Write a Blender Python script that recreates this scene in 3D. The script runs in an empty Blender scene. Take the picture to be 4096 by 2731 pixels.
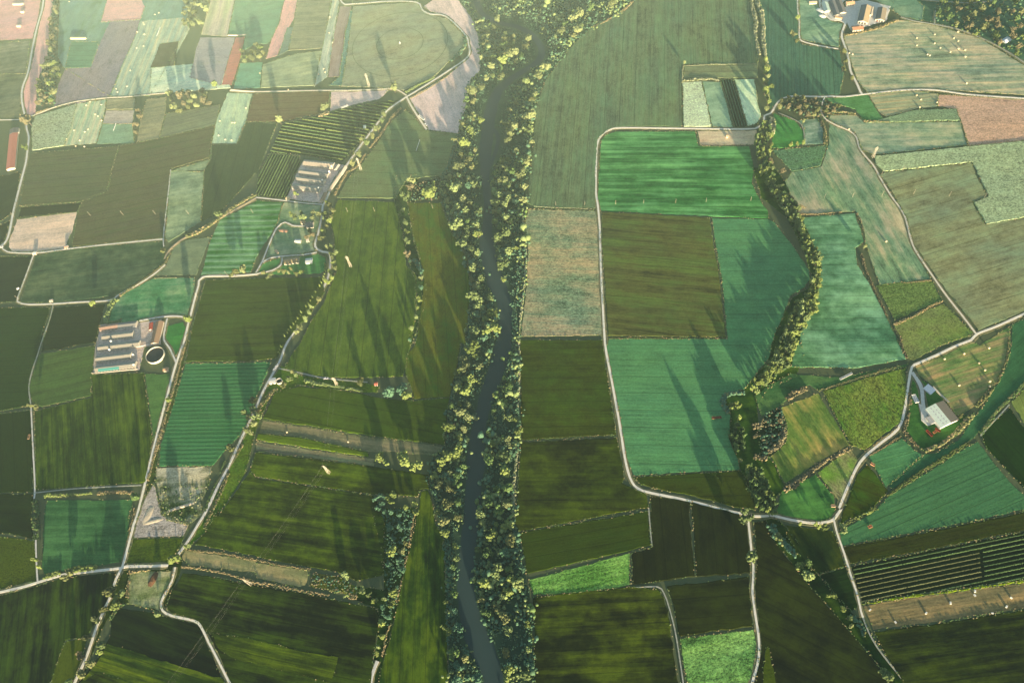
# Aerial view over a river plain at low sun: fields, hedges, river wood, farms.
# World units are metres, z up, x east, y north.  All data below is in world metres.
import bpy, bmesh, math, random
import numpy as np
from mathutils import Vector, Matrix
from mathutils.geometry import tessellate_polygon

FIELDS = [
('grass_verge',[(-187.3,293.2),(-134.6,283.7),(-144.6,253.6),(-157.6,213.3),(-170.3,169.3),(-183,135.4),(-193.3,104.6),(-200.6,105.8),(-193.1,140.2),(-185.5,171.9),(-187.2,183.4),(-209.3,195.2),(-207.4,210),(-178.9,201.6),(-179,241.1)],[0.0051,0.0276,0.0025],[0.0314,0.0663,0.0025],0,0.06,(0,0),0.5,1.6,1.2000000000000002,(0,0),0,0.05),
('grass_verge',[(-126.4,786.6),(-91.9,782.9),(-102.9,729.1),(-110.4,677.2),(-100.7,609),(-99.5,571.9),(-108.4,538.3),(-125,496.2),(-130.7,497.3),(-117.1,540.1),(-112.7,593),(-123.3,652.3),(-131.4,737.7)],[0.0114,0.0437,0.004],[0.0421,0.0848,0.0147],0,0.1,(0,0),0.5,1.6,1.2000000000000002,(0,0),0,0.0507),
('grass_verge',[(-402.3,282.4),(-403.1,260.2),(-413.2,233),(-417.1,221.9),(-421.7,219.2),(-461.3,235.2),(-480.3,220.9),(-488.3,199.4),(-501.8,153.6),(-513.7,155.5),(-487.8,222.1),(-474.9,255.4),(-468.6,275.2),(-419,270.3),(-407.1,278.2)],[0.0371,0.0591,0.0025],[0.0175,0.0379,0.0025],0,0.06,(0,0),0.5,1.8,1.2000000000000002,(0,0),0,0.0514),
('grass_verge',[(-288.3,496.9),(-278.2,485.1),(-240.1,469.5),(-184.5,453),(-170.9,444.8),(-172.8,437.4),(-190.6,440.9),(-240.3,456.9),(-271.2,467.7),(-290.8,460.5),(-303.5,463),(-318.2,430.4),(-323.3,416.4),(-334.3,362.2),(-352.8,332.7),(-365,316.5),(-379.3,297.5),(-392.6,288.3),(-402.3,282.4),(-407,277),(-395.6,294),(-374.6,326.8),(-366.8,350.2),(-340,409.2),(-324.1,443.7),(-306.7,482.7),(-295.5,499.9)],[0.1033,0.1674,0.0099],[0.0461,0.1154,0.0051],0,0.1,(0,0),0.5,1.8,1.2000000000000002,(0,0),0,0.0521),
('grass_verge',[(-415.6,562.9),(-421.2,521.7),(-428.7,473.3),(-441,423.8),(-443.3,390.8),(-442.7,370.9),(-454.1,352.3),(-449.9,389.2),(-440.4,461.5),(-431.6,507.4),(-421.6,564.1)],[0.0762,0.0944,0.0147],[0.0317,0.0737,0.0098],0,0.1,(0,0),0.5,1.6,1.2000000000000002,(0,0),0,0.0528),
('meadow',[(240.7,208.9),(250.4,194.9),(259.5,173),(264.9,145.4),(276.6,121),(284.9,101.1),(294.4,91),(297.3,70.7),(311.2,28.4),(302.7,25.9),(287.3,62.1),(269.3,101.6),(251.6,137.5),(235,180.8),(227.4,201.4)],[0.0053,0.0264,0.0025],[0.0288,0.0632,0.0025],0,0.1,(0,0),0.5,2.0250000000000004,0.5249999999999999,(0,0),0,0.0535),
('meadow',[(366.8,631.3),(387.5,592.8),(390.3,557.7),(390.2,528.1),(386.4,493.1),(376.6,477.8),(353.7,469),(330.5,442),(312.5,421.3),(290.4,387.5),(296.4,389.3),(257.7,357.6),(230.6,355.6),(232.7,327.6),(222.2,301.5),(225.2,273.7),(224.1,262),(228.9,218.8),(237.4,217.3),(263.8,234),(262.7,264.1),(252.7,279.4),(264.8,332.8),(284.8,353.8),(320.5,361.7),(342.1,392.6),(339.9,401.7),(365.9,447.9),(393,476.1),(406.2,508.3),(406.5,561.6),(403.4,595.1),(406.5,652.9),(397.8,697.4),(384,684.2),(371.7,687.1)],[0.0093,0.0543,0.0038],[0.0464,0.0954,0.0061],0,0.1,(0,0),0.5,2.0250000000000004,0.5249999999999999,(0,0),0,0.0542),
('ploughed_field',[(-861.5,1437.3),(-762.3,1409.1),(-755.6,1336.2),(-753.4,1272.8),(-785,1278.2),(-829.4,1285.5)],[0.7186,0.3974,0.3635],[0.5442,0.2718,0.2855],-0.014,0.05,(0,0),0.4,0.5,0.5249999999999999,(0,0),0,0.0549),
('pasture',[(-827.7,1277.2),(-759.2,1269.1),(-748.5,1176.2),(-809.4,1190.6)],[0.0886,0.111,0.0633],[0.1703,0.1766,0.1207],0,0.2,(0,0),0.5,1.08,0.5249999999999999,(0,0),0,0.0556),
('pasture',[(-809.2,1189.6),(-748.2,1174.9),(-750.2,1139.3),(-736.3,1061.6),(-784.3,1072)],[0.0785,0.1062,0.0575],[0.1433,0.153,0.0901],0,0.25,(0,0),0.5,1.08,0.5249999999999999,(0,0),0,0.0563),
('ploughed_field',[(-756.7,1407.5),(-737.6,1402.1),(-724.4,1269.7),(-717.4,1215.5),(-724,1143.9),(-710.7,1061.9),(-725.9,1061.2),(-740.4,1106),(-745.1,1138),(-743.3,1166.1),(-744.3,1228.7),(-748.9,1298.6)],[0.8071,0.4601,0.4081],[0.659,0.3238,0.3005],-1.59,0.05,(0,0),0.3,0.5,0.5249999999999999,(0,0),0,0.057),
('pasture',[(-726.4,1398.9),(-476.5,1328),(-466.7,1224.7),(-519,1060.8),(-588.4,1076.2),(-684.9,1177.1),(-699.3,1210.7)],[0.1929,0.3465,0.2805],[0.0745,0.151,0.0923],-1.746,0.2,(0,0),0.6,1.35,0.5249999999999999,(0,0),0,0.0577),
('ploughed_field',[(-628.8,1371.2),(-571,1354.8),(-553.6,1309.7),(-557.8,1271.8),(-631.8,1284.8)],[0.7147,0.4179,0.4011],[0.6162,0.3066,0.2913],-0.18,0.05,(0,0),0.3,0.5,0.5249999999999999,(0,0),0,0.2781),
('stubble_field',[(-615.2,1282.8),(-558.8,1271.4),(-560.1,1237.7),(-577.4,1149),(-588.6,1077.9),(-643.5,1073.3),(-683.2,1074.7),(-685.1,1131),(-679,1171.2),(-633.1,1161.2),(-625,1227.3)],[0.2874,0.239,0.2747],[0.1743,0.1524,0.1768],-1.742,0.05,(0,0),0.5,1,0.75,(0,0),0,0.2788),
('hay_field',[(-557.4,1268.5),(-479.2,1256.5),(-464.4,1220.3),(-489.1,1137.4),(-519,1060.8),(-587.1,1076.5),(-576.4,1148.7),(-559.7,1237.5)],[0.3175,0.47,0.3734],[0.4608,0.44,0.2663],-1.746,0.05,(11,0.5),0.9,0.5,0.5249999999999999,(0,0),0,0.2795),
('crop_field',[(-679.4,1242.6),(-628.2,1228.8),(-633.3,1162.1),(-679.8,1172.3)],[0.0888,0.2393,0.1445],[0.0666,0.1694,0.0994],-0.261,0.14,(0,0),0.7,0.675,0.5249999999999999,(13,0.7),0,0.2802),
('crop_field',[(-515.2,1192.3),(-481.4,1191.1),(-484,1126.8),(-525.7,1131.9)],[0.0821,0.0736,0.0406],[0.0497,0.0544,0.0228],0,0.14,(0,0),0.5,0.675,0.5249999999999999,(0,0),0,0.3527),
('field',[(-523.6,1134.8),(-403,1114.7),(-382.6,1045),(-520.2,1063.8)],[0.5542,0.747,0.5237],[0.6973,0.6716,0.4831],0,0.05,(0,0),0.5,1,0.5249999999999999,(0,0),0,0.3534),
('stubble_field',[(-429,1314.5),(-385,1302),(-394.6,1180.4),(-443,1199)],[0.6103,0.53,0.3994],[0.3616,0.3899,0.2364],-1.683,0.05,(26,1),0.8,0.5,0.5249999999999999,(0,0),0,0.0626),
('pasture',[(-383.9,1301.7),(-347.8,1291.4),(-292.8,1275.8),(-304.6,1192.7),(-318.6,1147.9),(-324.3,1142),(-343.8,1147.2),(-369.2,1131.9),(-362.9,1171.8),(-393.9,1186.3)],[0.1649,0.328,0.1873],[0.1022,0.2327,0.1308],0,0.2,(0,0),0.5,0.945,0.5249999999999999,(0,0),0,0.0633),
('stubble_field',[(-443.4,1190.6),(-381.6,1174.5),(-391.3,1111.6),(-398.9,1054.6),(-454.6,1088.4),(-448.6,1164.9)],[0.401,0.3663,0.3602],[0.2491,0.233,0.2415],-0.212,0.05,(0,0),0.9,0.5,1.0499999999999998,(0,0),0,0.4294),
('ploughed_field',[(-380.2,1174.1),(-363.9,1172.1),(-368.1,1128.6),(-373.5,1095.5),(-381.4,1051.5),(-398.9,1056),(-390.6,1117.2)],[0.4879,0.1964,0.1646],[0.3985,0.1295,0.1085],0,0.05,(0,0),0.5,0.5,0.5249999999999999,(0,0),0,0.4301),
('pasture',[(-370,1103.1),(-342.4,1098.7),(-331,1095.7),(-334.1,1032.5),(-378.7,1041.3)],[0.1652,0.373,0.2309],[0.1119,0.2823,0.1727],0,0.2,(0,0),0.5,0.675,0.5249999999999999,(0,0),0,0.0654),
('sunflower_field',[(-710.3,1060),(-643.4,1072.8),(-643.8,1015.2),(-649.9,976),(-701.2,977.9),(-714.6,1040.4)],[0.3877,0.4516,0.2825],[0.2094,0.2919,0.1788],0,0.9,(0,0),0.5,0.5,1.2000000000000002,(0,0),0.8,0.0661),
('hay_field',[(-642.9,1073.2),(-593.3,1070.9),(-592.8,1045.8),(-592.8,1007.8),(-596.6,969.3),(-649.5,976.4)],[0.351,0.5351,0.3415],[0.527,0.4792,0.2957],-1.655,0.05,(9,0.5),0.8,0.5,0.5249999999999999,(0,0),0,0.0668),
('crop_field',[(-592.4,1071.3),(-543.4,1061.5),(-541.2,1033.3),(-590.9,1045.3)],[0.2312,0.2346,0.1356],[0.3269,0.2908,0.1573],0,0.6,(0,0),0.5,1.08,0.5249999999999999,(0,0),0,0.0675),
('stubble_field',[(-590.6,1043.4),(-541.3,1031.5),(-541.7,1000.8),(-592,1012.2)],[0.523,0.4423,0.36],[0.3726,0.3571,0.309],-0.218,0.05,(0,0),0.8,0.5,0.5249999999999999,(0,0),0,0.0682),
('hay_field',[(-592.2,1011.5),(-542,999.8),(-533.1,953.9),(-595.6,967.4)],[0.2532,0.3924,0.2423],[0.1569,0.2914,0.1775],0,0.05,(0,0),0.5,0.5,0.5249999999999999,(0,0),0,0.0689),
('crop_field',[(-524.4,1053.5),(-490.9,1050.4),(-489,1012.6),(-493.8,954.3),(-529.8,956.4),(-529.3,992.1)],[0.2069,0.2259,0.1362],[0.279,0.2589,0.1433],0,0.6,(0,0),0.5,0.675,0.5249999999999999,(0,0),0,0.0696),
('crop_field',[(-487.3,1010.1),(-398.3,1008.2),(-404,963.7),(-492.2,955.6)],[0.1699,0.1793,0.1134],[0.1331,0.166,0.0917],0.133,0.6,(0,0),0.8,0.675,0.5249999999999999,(13,0.7),0,0.0703),
('crop_field',[(-702.9,972.7),(-606.3,959.3),(-557.5,953.2),(-562.8,899.4),(-564.1,889.5),(-564.5,859.7),(-601.2,846.7),(-698.4,860.1),(-702.8,915.1)],[0.12,0.1278,0.06],[0.0508,0.0716,0.0267],-0.124,0.7,(0,0),1,0.675,0.5249999999999999,(16,0.7),0,0.071),
('crop_field',[(-556.3,953.4),(-491.2,954.4),(-404.3,962.5),(-409.1,922.6),(-408.7,892.3),(-468.5,883),(-468.3,867),(-467.4,746.2),(-603.1,760.5),(-604.4,828.6),(-600.2,845.8),(-563.1,859.4),(-562.4,896.2)],[0.1236,0.1182,0.0561],[0.0501,0.0677,0.0264],0.054,0.7,(0,0),1,0.675,0.5249999999999999,(16,0.7),0,0.0717),
('hay_field',[(-387.7,1034.9),(-346.2,1022.2),(-354.6,961.6),(-367.8,913.1),(-407,922.6),(-402.8,973.5)],[0.4105,0.6033,0.4104],[0.4985,0.5694,0.3279],-1.747,0.05,(0,0),0.5,0.5,0.5249999999999999,(0,0),0,0.0724),
('crop_field',[(-344.3,1020.3),(-244.8,1001.1),(-218.5,994.4),(-222.1,956.6),(-239.2,946.8),(-294.5,944.6),(-327.6,951.1),(-354.3,958.5)],[0.1701,0.1146,0.0528],[0.0917,0.0832,0.0353],-0.195,0.7,(0,0),0.8,0.675,0.5249999999999999,(13,0.7),0,0.0731),
('crop_field',[(-366.8,911.1),(-354.6,956.5),(-338.3,953),(-305.1,941.2),(-322.4,877.6),(-332.6,838.6),(-336,843.9),(-344.1,831),(-387.6,773.8),(-413.3,764.8),(-415.5,868.5),(-406,890.5),(-407.4,919.7)],[0.041,0.068,0.0264],[0.0285,0.0496,0.0161],1.419,0.6,(0,0),0.5,0.675,0.5249999999999999,(16,0.7),0,0.0738),
('pasture',[(-466.7,878.2),(-415.9,868.6),(-414.2,765),(-459.2,736.5),(-465.2,748.2),(-468.4,878.3),(-407.7,889.7),(-415.6,863.8)],[0.1859,0.2802,0.1538],[0.2614,0.3334,0.1853],0,0.3,(0,0),0.5,1.35,0.5249999999999999,(0,0),0,0.0745),
('ploughed_field',[(-292.8,1275.8),(-268.9,1269),(-277.9,1197.8),(-288.7,1173),(-305.5,1106.2),(-325.8,1102.4),(-316.8,1153.4),(-304,1191)],[0.7485,0.416,0.3813],[0.6135,0.3025,0.2826],-1.787,0.05,(0,0),0.5,0.5,0.5249999999999999,(0,0),0,0.0752),
('stubble_field',[(-290.7,1176.6),(-276.9,1173.4),(-287.8,1113.7),(-303.9,1105.8)],[0.1613,0.2352,0.1922],[0.1022,0.1651,0.1383],0,0.1,(0,0),0.5,0.5,0.5249999999999999,(0,0),0,0.1631),
('crop_field',[(-268.3,1268.8),(-207.7,1251.6),(-229.2,1104.7),(-271.7,1111.1),(-287,1113.5)],[0.1956,0.2119,0.1267],[0.2509,0.2473,0.1491],-0.195,0.4,(0,0),0.5,0.675,0.5249999999999999,(16,0.7),0,0.0766),
('hay_field',[(-206.3,1251.2),(-193.3,1247.5),(-198.4,1210.3),(-222.2,1030.9),(-244.7,1011.8),(-229.2,1103.3)],[0.3306,0.4393,0.3373],[0.5419,0.5311,0.3832],-1.753,0.05,(8,0.5),0.9,0.5,0.5249999999999999,(0,0),0,0.0773),
('stubble_field',[(-195.5,1209.5),(-175.8,1204),(-189,1136.7),(-202.1,1025.7),(-221.3,1029.3),(-210.4,1130.6)],[0.315,0.2082,0.1822],[0.2943,0.2505,0.2068],-1.752,0.05,(0,0),0.5,0.5,0.5249999999999999,(0,0),0,0.05),
('crop_field',[(-330.5,1090.4),(-271.7,1103),(-230.6,1098.4),(-244.2,1014.9),(-332.8,1032.2)],[0.2596,0.3339,0.1991],[0.3363,0.3712,0.2037],0,0.4,(0,0),0.5,1.08,0.5249999999999999,(0,0),0,0.0507),
('pasture',[(-177.2,1194.9),(-173.9,1187.7),(-188.9,1075.3),(-199.1,1002.7),(-220,1008.6),(-203,1025.9),(-189.1,1133.8)],[0.155,0.3036,0.2521],[0.0595,0.1396,0.0867],0,0.3,(0,0),0.5,0.675,1.2000000000000002,(0,0),0,0.0514),
('crop_field',[(-173.3,1203.3),(-61.9,1184),(-53.9,1159),(-41.6,1144.2),(-16.3,1127.1),(6.3,1080.7),(7.7,1040),(-20.3,1018),(-49,987.3),(-101.3,967),(-122.2,977.4),(-200,1002.2),(-188.3,1075.1)],[0.3173,0.325,0.1927],[0.2286,0.2576,0.1513],0,0.4,(0,0),0.5,1.35,0.5249999999999999,(0,0),0,0.0521),
('crop_field',[(-177.3,1243),(-51.6,1207.3),(-57.5,1185),(-172.6,1210.1)],[0.109,0.1348,0.0843],[0.1411,0.1528,0.0816],0,0.4,(0,0),0.5,0.675,0.5249999999999999,(0,0),0,0.0528),
('ploughed_field',[(-51,1169.1),(-13,1196.3),(2.3,1192),(20.1,1141.5),(29,1104.1),(31.6,1065.1),(31.4,1033.7),(24.2,980.4),(7.2,964.7),(-8.5,900.4),(-15.5,884.8),(-25.9,851.4),(-69.8,870.1),(-94.7,947.6),(-63.9,963.2),(-27.7,983.1),(9,1017.2),(15.9,1043.5),(10.6,1074.3),(-15.6,1133.9),(-40.8,1152.3)],[0.7855,0.5867,0.5184],[0.6221,0.4802,0.462],-1.382,0.05,(0,0),0.6,0.5,0.5249999999999999,(0,0),0,0.0535),
('ploughed_field',[(-217.2,994),(-122.3,975.6),(-139.7,957),(-194.4,952.7),(-220.1,948.4)],[0.7229,0.5444,0.49],[0.5772,0.4588,0.4364],-0.046,0.05,(0,0),0.5,0.5,0.5249999999999999,(0,0),0,0.0542),
('orchard_ground',[(-295,939.2),(-238.4,942.3),(-186.5,950.2),(-141.8,950.5),(-110.9,946.6),(-134.8,919.5),(-170.4,874.7),(-202.8,834.9),(-270.5,865.6),(-315.2,880.1)],[0.0114,0.0253,0.0043],[0.0181,0.0341,0.0134],0,0.05,(0,0),0.5,0.5,0.5249999999999999,(0,0),0,0.0549),
('orchard_ground',[(-315.9,878.9),(-268.5,861.8),(-267.2,843.3),(-278.2,825.8),(-284,794.6),(-288.5,780.7),(-333.9,796),(-330.9,838.2)],[0.0093,0.0198,0.0043],[0.0138,0.0253,0.0082],0,0.05,(0,0),0.5,0.5,0.5249999999999999,(0,0),0,0.0556),
('crop_field',[(-102,922.6),(-91.6,908.7),(-74.1,869.5),(-24.9,850.7),(-39.7,821.3),(-54,773),(-61.5,772.4),(-110.5,777.3),(-129.3,744.1),(-213.6,764.6),(-200.9,790.7),(-188.6,808),(-172.7,825.4),(-146.8,864.2),(-131.2,893.8)],[0.1646,0.1998,0.0847],[0.0998,0.166,0.0671],-0.281,0.6,(0,0),0.5,0.945,0.5249999999999999,(22,0.7),0,0.0563),
('scrub_ground',[(-101.4,767.5),(-76.7,768.3),(-61.8,769.2),(-67.4,729.4),(-95.3,733.7),(-109.1,732.6)],[0.0224,0.0293,0.0097],[0.0168,0.0324,0.0143],0,0.05,(0,0),0.5,0.5,0.5249999999999999,(0,0),0,0.1697),
('crop_field',[(-212.5,761.1),(-130.6,737.9),(-125,692.6),(-121.7,651.9),(-123.2,623.3),(-110.4,601.8),(-117.1,540.1),(-126.1,496.4),(-136,464.8),(-140.3,453.8),(-198,462.8),(-234.4,470.8),(-289.7,494.2),(-279,514.8),(-270.3,525.7),(-253.2,560.6),(-234.8,589.7),(-218.2,634.4),(-220,685.5),(-225.2,729.6)],[0.067,0.1275,0.0104],[0.0887,0.1389,0.0122],-1.706,0.8,(0,0),0.5,1.35,0.5249999999999999,(17,0.9),0,0.0577),
('crop_field',[(-112.3,732.9),(-65.3,721.3),(-55.8,665),(-40,614.7),(-42.8,559.9),(-52.5,509.5),(-59.3,482.8),(-63.7,487.8),(-72.7,452.2),(-85.8,414.3),(-129.8,419.8),(-130.8,433.8),(-137.3,457.1),(-131.6,485.1),(-121.5,495.4),(-108.4,555.9),(-101.6,590.6),(-103.6,628.6),(-111.1,677.3)],[0.1224,0.1387,0.0086],[0.0433,0.0931,0.0072],-1.62,0.7,(0,0),0.5,1.62,0.5249999999999999,(15,0.6),0,0.0584),
('crop_field',[(-270.5,465.2),(-226.4,452.6),(-190.7,439.1),(-167.7,428.7),(-131.4,417.8),(-85.9,413.5),(-98.3,352.8),(-151.2,370.9),(-189.9,383.4),(-315.1,429),(-300.7,462.5)],[0.0559,0.0989,0.0035],[0.0373,0.0736,0.0031],-0.38,0.9,(0,0),0.8,1.62,0.5249999999999999,(16,0.9),0,0.0591),
('stubble_field',[(-315.1,427.1),(-190.7,382.1),(-151.3,369.6),(-98.5,351.1),(-111.2,342.5),(-162.8,357.1),(-187.7,361.7),(-268.6,395.9),(-319.3,410.9)],[0.1632,0.1832,0.0854],[0.2003,0.1732,0.1016],-0.332,0.03,(0,0),1,0.5,0.5249999999999999,(0,0),0,0.0598),
('crop_field',[(-320.4,410.5),(-268.6,395.4),(-188,361.2),(-187.8,354.7),(-322.9,402.7)],[0.0892,0.1495,0.0041],[0.0673,0.1205,0.0038],-0.356,0.9,(0,0),0.7,0.675,0.5249999999999999,(16,0.7),0,0.0605),
('stubble_field',[(-322.5,389.1),(-322.9,400.3),(-188.1,353.9),(-181.3,351.8),(-182.3,342.8),(-322.5,388.7)],[0.22,0.198,0.1073],[0.2014,0.222,0.1037],-0.327,0.03,(7,0.5),1.2,0.5,0.5249999999999999,(0,0),0,0.0612),
('crop_field',[(-322.5,386.5),(-184,342.8),(-121,321.2),(-120.7,303.3),(-132.2,304.7),(-134.1,297.1),(-185.9,308.5),(-321.6,355),(-329.1,365.4)],[0.04,0.065,0.0025],[0.0728,0.1173,0.0026],-0.316,0.8,(0,0),1,1.62,0.5249999999999999,(19,0.7),0,0.0619),
('crop_field',[(-329,364.3),(-321.6,354.3),(-185.9,307.8),(-174,282.4),(-176.5,240.6),(-179.2,217),(-208.4,215.4),(-228.7,228.4),(-259.2,239.1),(-318.9,260.5),(-319,261.7),(-391.3,287.5),(-379.3,297.5),(-364.1,324.9),(-363,316.1),(-351.5,332.4)],[0.0243,0.0429,0.0025],[0.052,0.0897,0.0025],-0.317,0.8,(0,0),1.2,1.62,0.5249999999999999,(21,0.6),0,0.0626),
('meadow_strip',[(-399.8,282.6),(-318.8,256.1),(-318.8,254),(-259.8,235.3),(-263.6,220.7),(-271.5,219.9),(-318.3,237.4),(-318.5,243.8),(-393.4,264.1),(-403.7,275.1)],[0.2452,0.2695,0.1063],[0.332,0.2622,0.1195],-0.31,0.1,(0,0),0.5,1.2,0.5249999999999999,(0,0),0,0.0633),
('scrub_ground',[(-255.6,232.4),(-228.8,224.3),(-208.6,210.2),(-207.9,198.4),(-259.4,218.8)],[0.2032,0.173,0.0287],[0.0817,0.1172,0.0032],0,0.1,(0,0),0.5,1.2,1.5,(0,0),0,0.064),
('crop_field',[(-400.4,257.3),(-367.4,247.4),(-318.1,230),(-257,209.6),(-187.8,183.5),(-184.3,171.7),(-193.7,140.3),(-198.4,105.4),(-315.1,124),(-337.4,127.5),(-357.4,168.6),(-375.9,198.4),(-384.2,205.1),(-409.8,215.5),(-416,224.1),(-411.3,239.8)],[0.0099,0.0157,0.0025],[0.0306,0.0567,0.0025],-0.343,0.8,(0,0),1.3,1.35,0.5249999999999999,(13,0.7),0,0.0647),
('crop_field',[(-328.5,177.6),(-316.5,173.5),(-255.4,150.3),(-230,142.5),(-236.3,123.9),(-239.8,119.5),(-315.8,149.4),(-338.8,158.5),(-357.1,172.4),(-363.9,187.9)],[0.0281,0.0497,0.0025],[0.072,0.114,0.0025],-0.355,0.14,(0,0),1.3,0.675,0.5249999999999999,(19,0.7),0,0.8921),
('crop_field',[(-476.9,232.6),(-429.1,220.5),(-417,214.4),(-384,202),(-376.3,195.6),(-344.3,128.6),(-508.9,154.7),(-485.9,182.3),(-474.9,202.8)],[0.0054,0.0094,0.0025],[0.0126,0.0262,0.0025],-0.46,0.8,(0,0),1.2,0.675,0.5249999999999999,(16,0.7),0,0.0661),
('crop_field',[(-476.4,195.8),(-349,140.9),(-343.8,128.5),(-506.5,154.4),(-485.4,178.4)],[0.0337,0.0717,0.0027],[0.0973,0.139,0.0027],-0.408,0.14,(0,0),1.6,0.675,0.5249999999999999,(16,0.7),0,0.8949),
('crop_field',[(-484.1,169),(-418.9,140.4),(-506.5,154.4),(-500.3,159.8)],[0.0123,0.0189,0.0025],[0.0561,0.0978,0.0025],-0.458,0.14,(0,0),1.4,0.675,0.5249999999999999,(13,0.7),0,1.0644),
('farm_plot',[(-460.9,268.9),(-411.3,261),(-414.5,247.6),(-421.3,234.4),(-421.7,219.8),(-458.8,234.8),(-462.8,253.4)],[0.1689,0.2404,0.065],[0.3131,0.3162,0.1768],0,0.05,(0,0),0.5,1.5,0.8999999999999999,(0,0),0,0.1416),
('crop_field',[(-614.6,268.2),(-564.9,271.4),(-538,275.7),(-476.3,271.3),(-477,257),(-483.8,237.8),(-493.4,218.4),(-499,206.8),(-523.7,206.9),(-534.1,158.7),(-593.4,168.2)],[0.008,0.0146,0.0025],[0.0249,0.0491,0.0025],-1.485,0.7,(0,0),1.2,1.7550000000000001,0.5249999999999999,(22,0.7),0,0.0689),
('fallow_strip',[(-522.7,205.9),(-499.1,206.3),(-502,190.5),(-508.9,154.7),(-534.1,158.7),(-527.1,194.6)],[0.0774,0.1085,0.003],[0.0508,0.0779,0.0025],-1.803,0.03,(0,0),0.8,0.5,0.5249999999999999,(0,0),0,0.143),
('crop_field',[(-640.6,391.6),(-590.5,383.6),(-587.5,356.2),(-579.4,326.2),(-613.8,338.8),(-630.2,342.4)],[0.0084,0.0183,0.0025],[0.0124,0.0282,0.0025],-0.208,0.6,(0,0),0.5,0.675,0.5249999999999999,(19,0.7),0,0.0703),
('fallow_field',[(-629.5,339),(-578.4,324.5),(-567.3,276.1),(-616,275.2)],[0.0672,0.0984,0.0025],[0.0375,0.0614,0.0025],-0.233,0.2,(0,0),0.5,1,1.5,(0,0),0,0.071),
('meadow',[(-570.9,371.4),(-466.8,353.9),(-469.2,335.1),(-468,308),(-471.9,282),(-495.9,281.8),(-529.3,285),(-541.5,282.1),(-559.3,282.1),(-564.1,291.6),(-569.9,335),(-573.4,362.5)],[0.0237,0.1064,0.0305],[0.0612,0.1695,0.0546],-0.175,0.2,(0,0),0.7,0.675,0.5249999999999999,(0,0),0,0.0717),
('meadow',[(-461.8,306.2),(-402.2,297.4),(-409.7,279.3),(-419.6,270.4),(-466.3,277.5)],[0.0545,0.0946,0.0025],[0.0852,0.1184,0.0025],0,0.2,(0,0),0.5,1.7550000000000001,1.0499999999999998,(0,0),0,0.0724),
('gravel_pit',[(-452.7,352.1),(-444,370.5),(-437.9,352.1),(-432.1,329.5),(-426.4,324.5),(-423.5,320.7),(-398.2,311.2),(-403,299.1),(-460.8,307),(-460.6,322.3),(-456.2,341.4)],[0.4719,0.4258,0.3702],[0.2652,0.2525,0.2376],0,0.03,(0,0),0.5,1.4,1.35,(0,0),0,0.0731),
('rough_ground',[(-443.2,389.3),(-375,377.9),(-377,354.8),(-385.6,335.9),(-382.6,319.6),(-398.8,311.3),(-422.8,320.6),(-429.4,328.6),(-433.1,340.4),(-441.2,369.3)],[0.0835,0.127,0.0264],[0.3695,0.3495,0.2425],0,0.1,(0,0),0.5,2.2,1.35,(0,0),0,0.0738),
('crop_field',[(-700.3,674.3),(-617.2,656.9),(-620.5,596.8),(-621.7,582.2),(-625.4,545.7),(-621.7,520.4),(-616.5,505.7),(-664.5,504.7)],[0.0196,0.0457,0.0047],[0.0143,0.0359,0.0043],-0.148,0.6,(0,0),0.5,0.675,0.5249999999999999,(13,0.7),0,0.0745),
('crop_field',[(-664,502.2),(-615.3,499.2),(-608.1,470.5),(-591,384.7),(-640.9,392.8)],[0.0153,0.0343,0.0025],[0.0105,0.0235,0.0025],-1.347,0.6,(0,0),0.5,0.675,0.5249999999999999,(16,0.7),0,0.0752),
('crop_field',[(-612.1,655.8),(-539.5,646.5),(-542.1,614.1),(-542,580.9),(-545.6,585),(-617,585.6),(-617.5,601.1)],[0.0132,0.0247,0.0047],[0.0119,0.0218,0.0046],-0.151,0.6,(0,0),0.5,0.675,0.5249999999999999,(22,0.7),0,0.0759),
('crop_field',[(-615.2,582.3),(-544.2,580.4),(-537.8,504),(-600.5,500.6),(-614.5,508.1),(-620.8,523.5),(-623.8,545.4),(-619.5,578.3)],[0.068,0.1203,0.0276],[0.0472,0.0992,0.0198],0.062,0.8,(0,0),0.8,0.675,0.5249999999999999,(13,0.7),0,0.0766),
('crop_field',[(-609.6,495.7),(-537.5,502),(-542,535.5),(-472.4,525),(-461.3,473.3),(-451.1,425.7),(-453.5,372.2),(-587.8,386.9)],[0.0322,0.0663,0.0043],[0.0563,0.0964,0.0051],-1.376,0.8,(0,0),1.2,1.35,0.5249999999999999,(13,0.7),0,0.0773),
('meadow',[(-471,523.1),(-436.8,516.6),(-438.5,487.8),(-450.1,425.5),(-460.5,473.2)],[0.0779,0.1922,0.0462],[0.0808,0.1641,0.0368],0,0.3,(0,0),0.5,0.675,0.5249999999999999,(0,0),0,0.05),
('crop_field',[(-418.5,527.5),(-326,511),(-326,512.3),(-305.7,506.9),(-324.5,459.3),(-336.3,418.8),(-362.4,393),(-374.4,378.7),(-439.9,390.4),(-440.6,419.3),(-428.7,473.3)],[0.0598,0.218,0.0754],[0.0182,0.0985,0.0308],-0.171,0.35,(5.2,0.8),0.7,0.675,0.5249999999999999,(22,0.7),0,0.0507),
('crop_field',[(-400.5,657.5),(-329.7,644.8),(-329.7,645.6),(-237.2,627.2),(-234.9,600.7),(-256.1,569.1),(-290,529.7),(-298.5,512.1),(-326,513.3),(-418.7,530.2),(-414.8,562.7),(-413.4,584),(-408.4,609.8)],[0.0498,0.0772,0.0079],[0.0372,0.0705,0.0068],-0.159,0.7,(0,0),1.1,0.675,0.5249999999999999,(16,0.7),0,0.0514),
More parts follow.
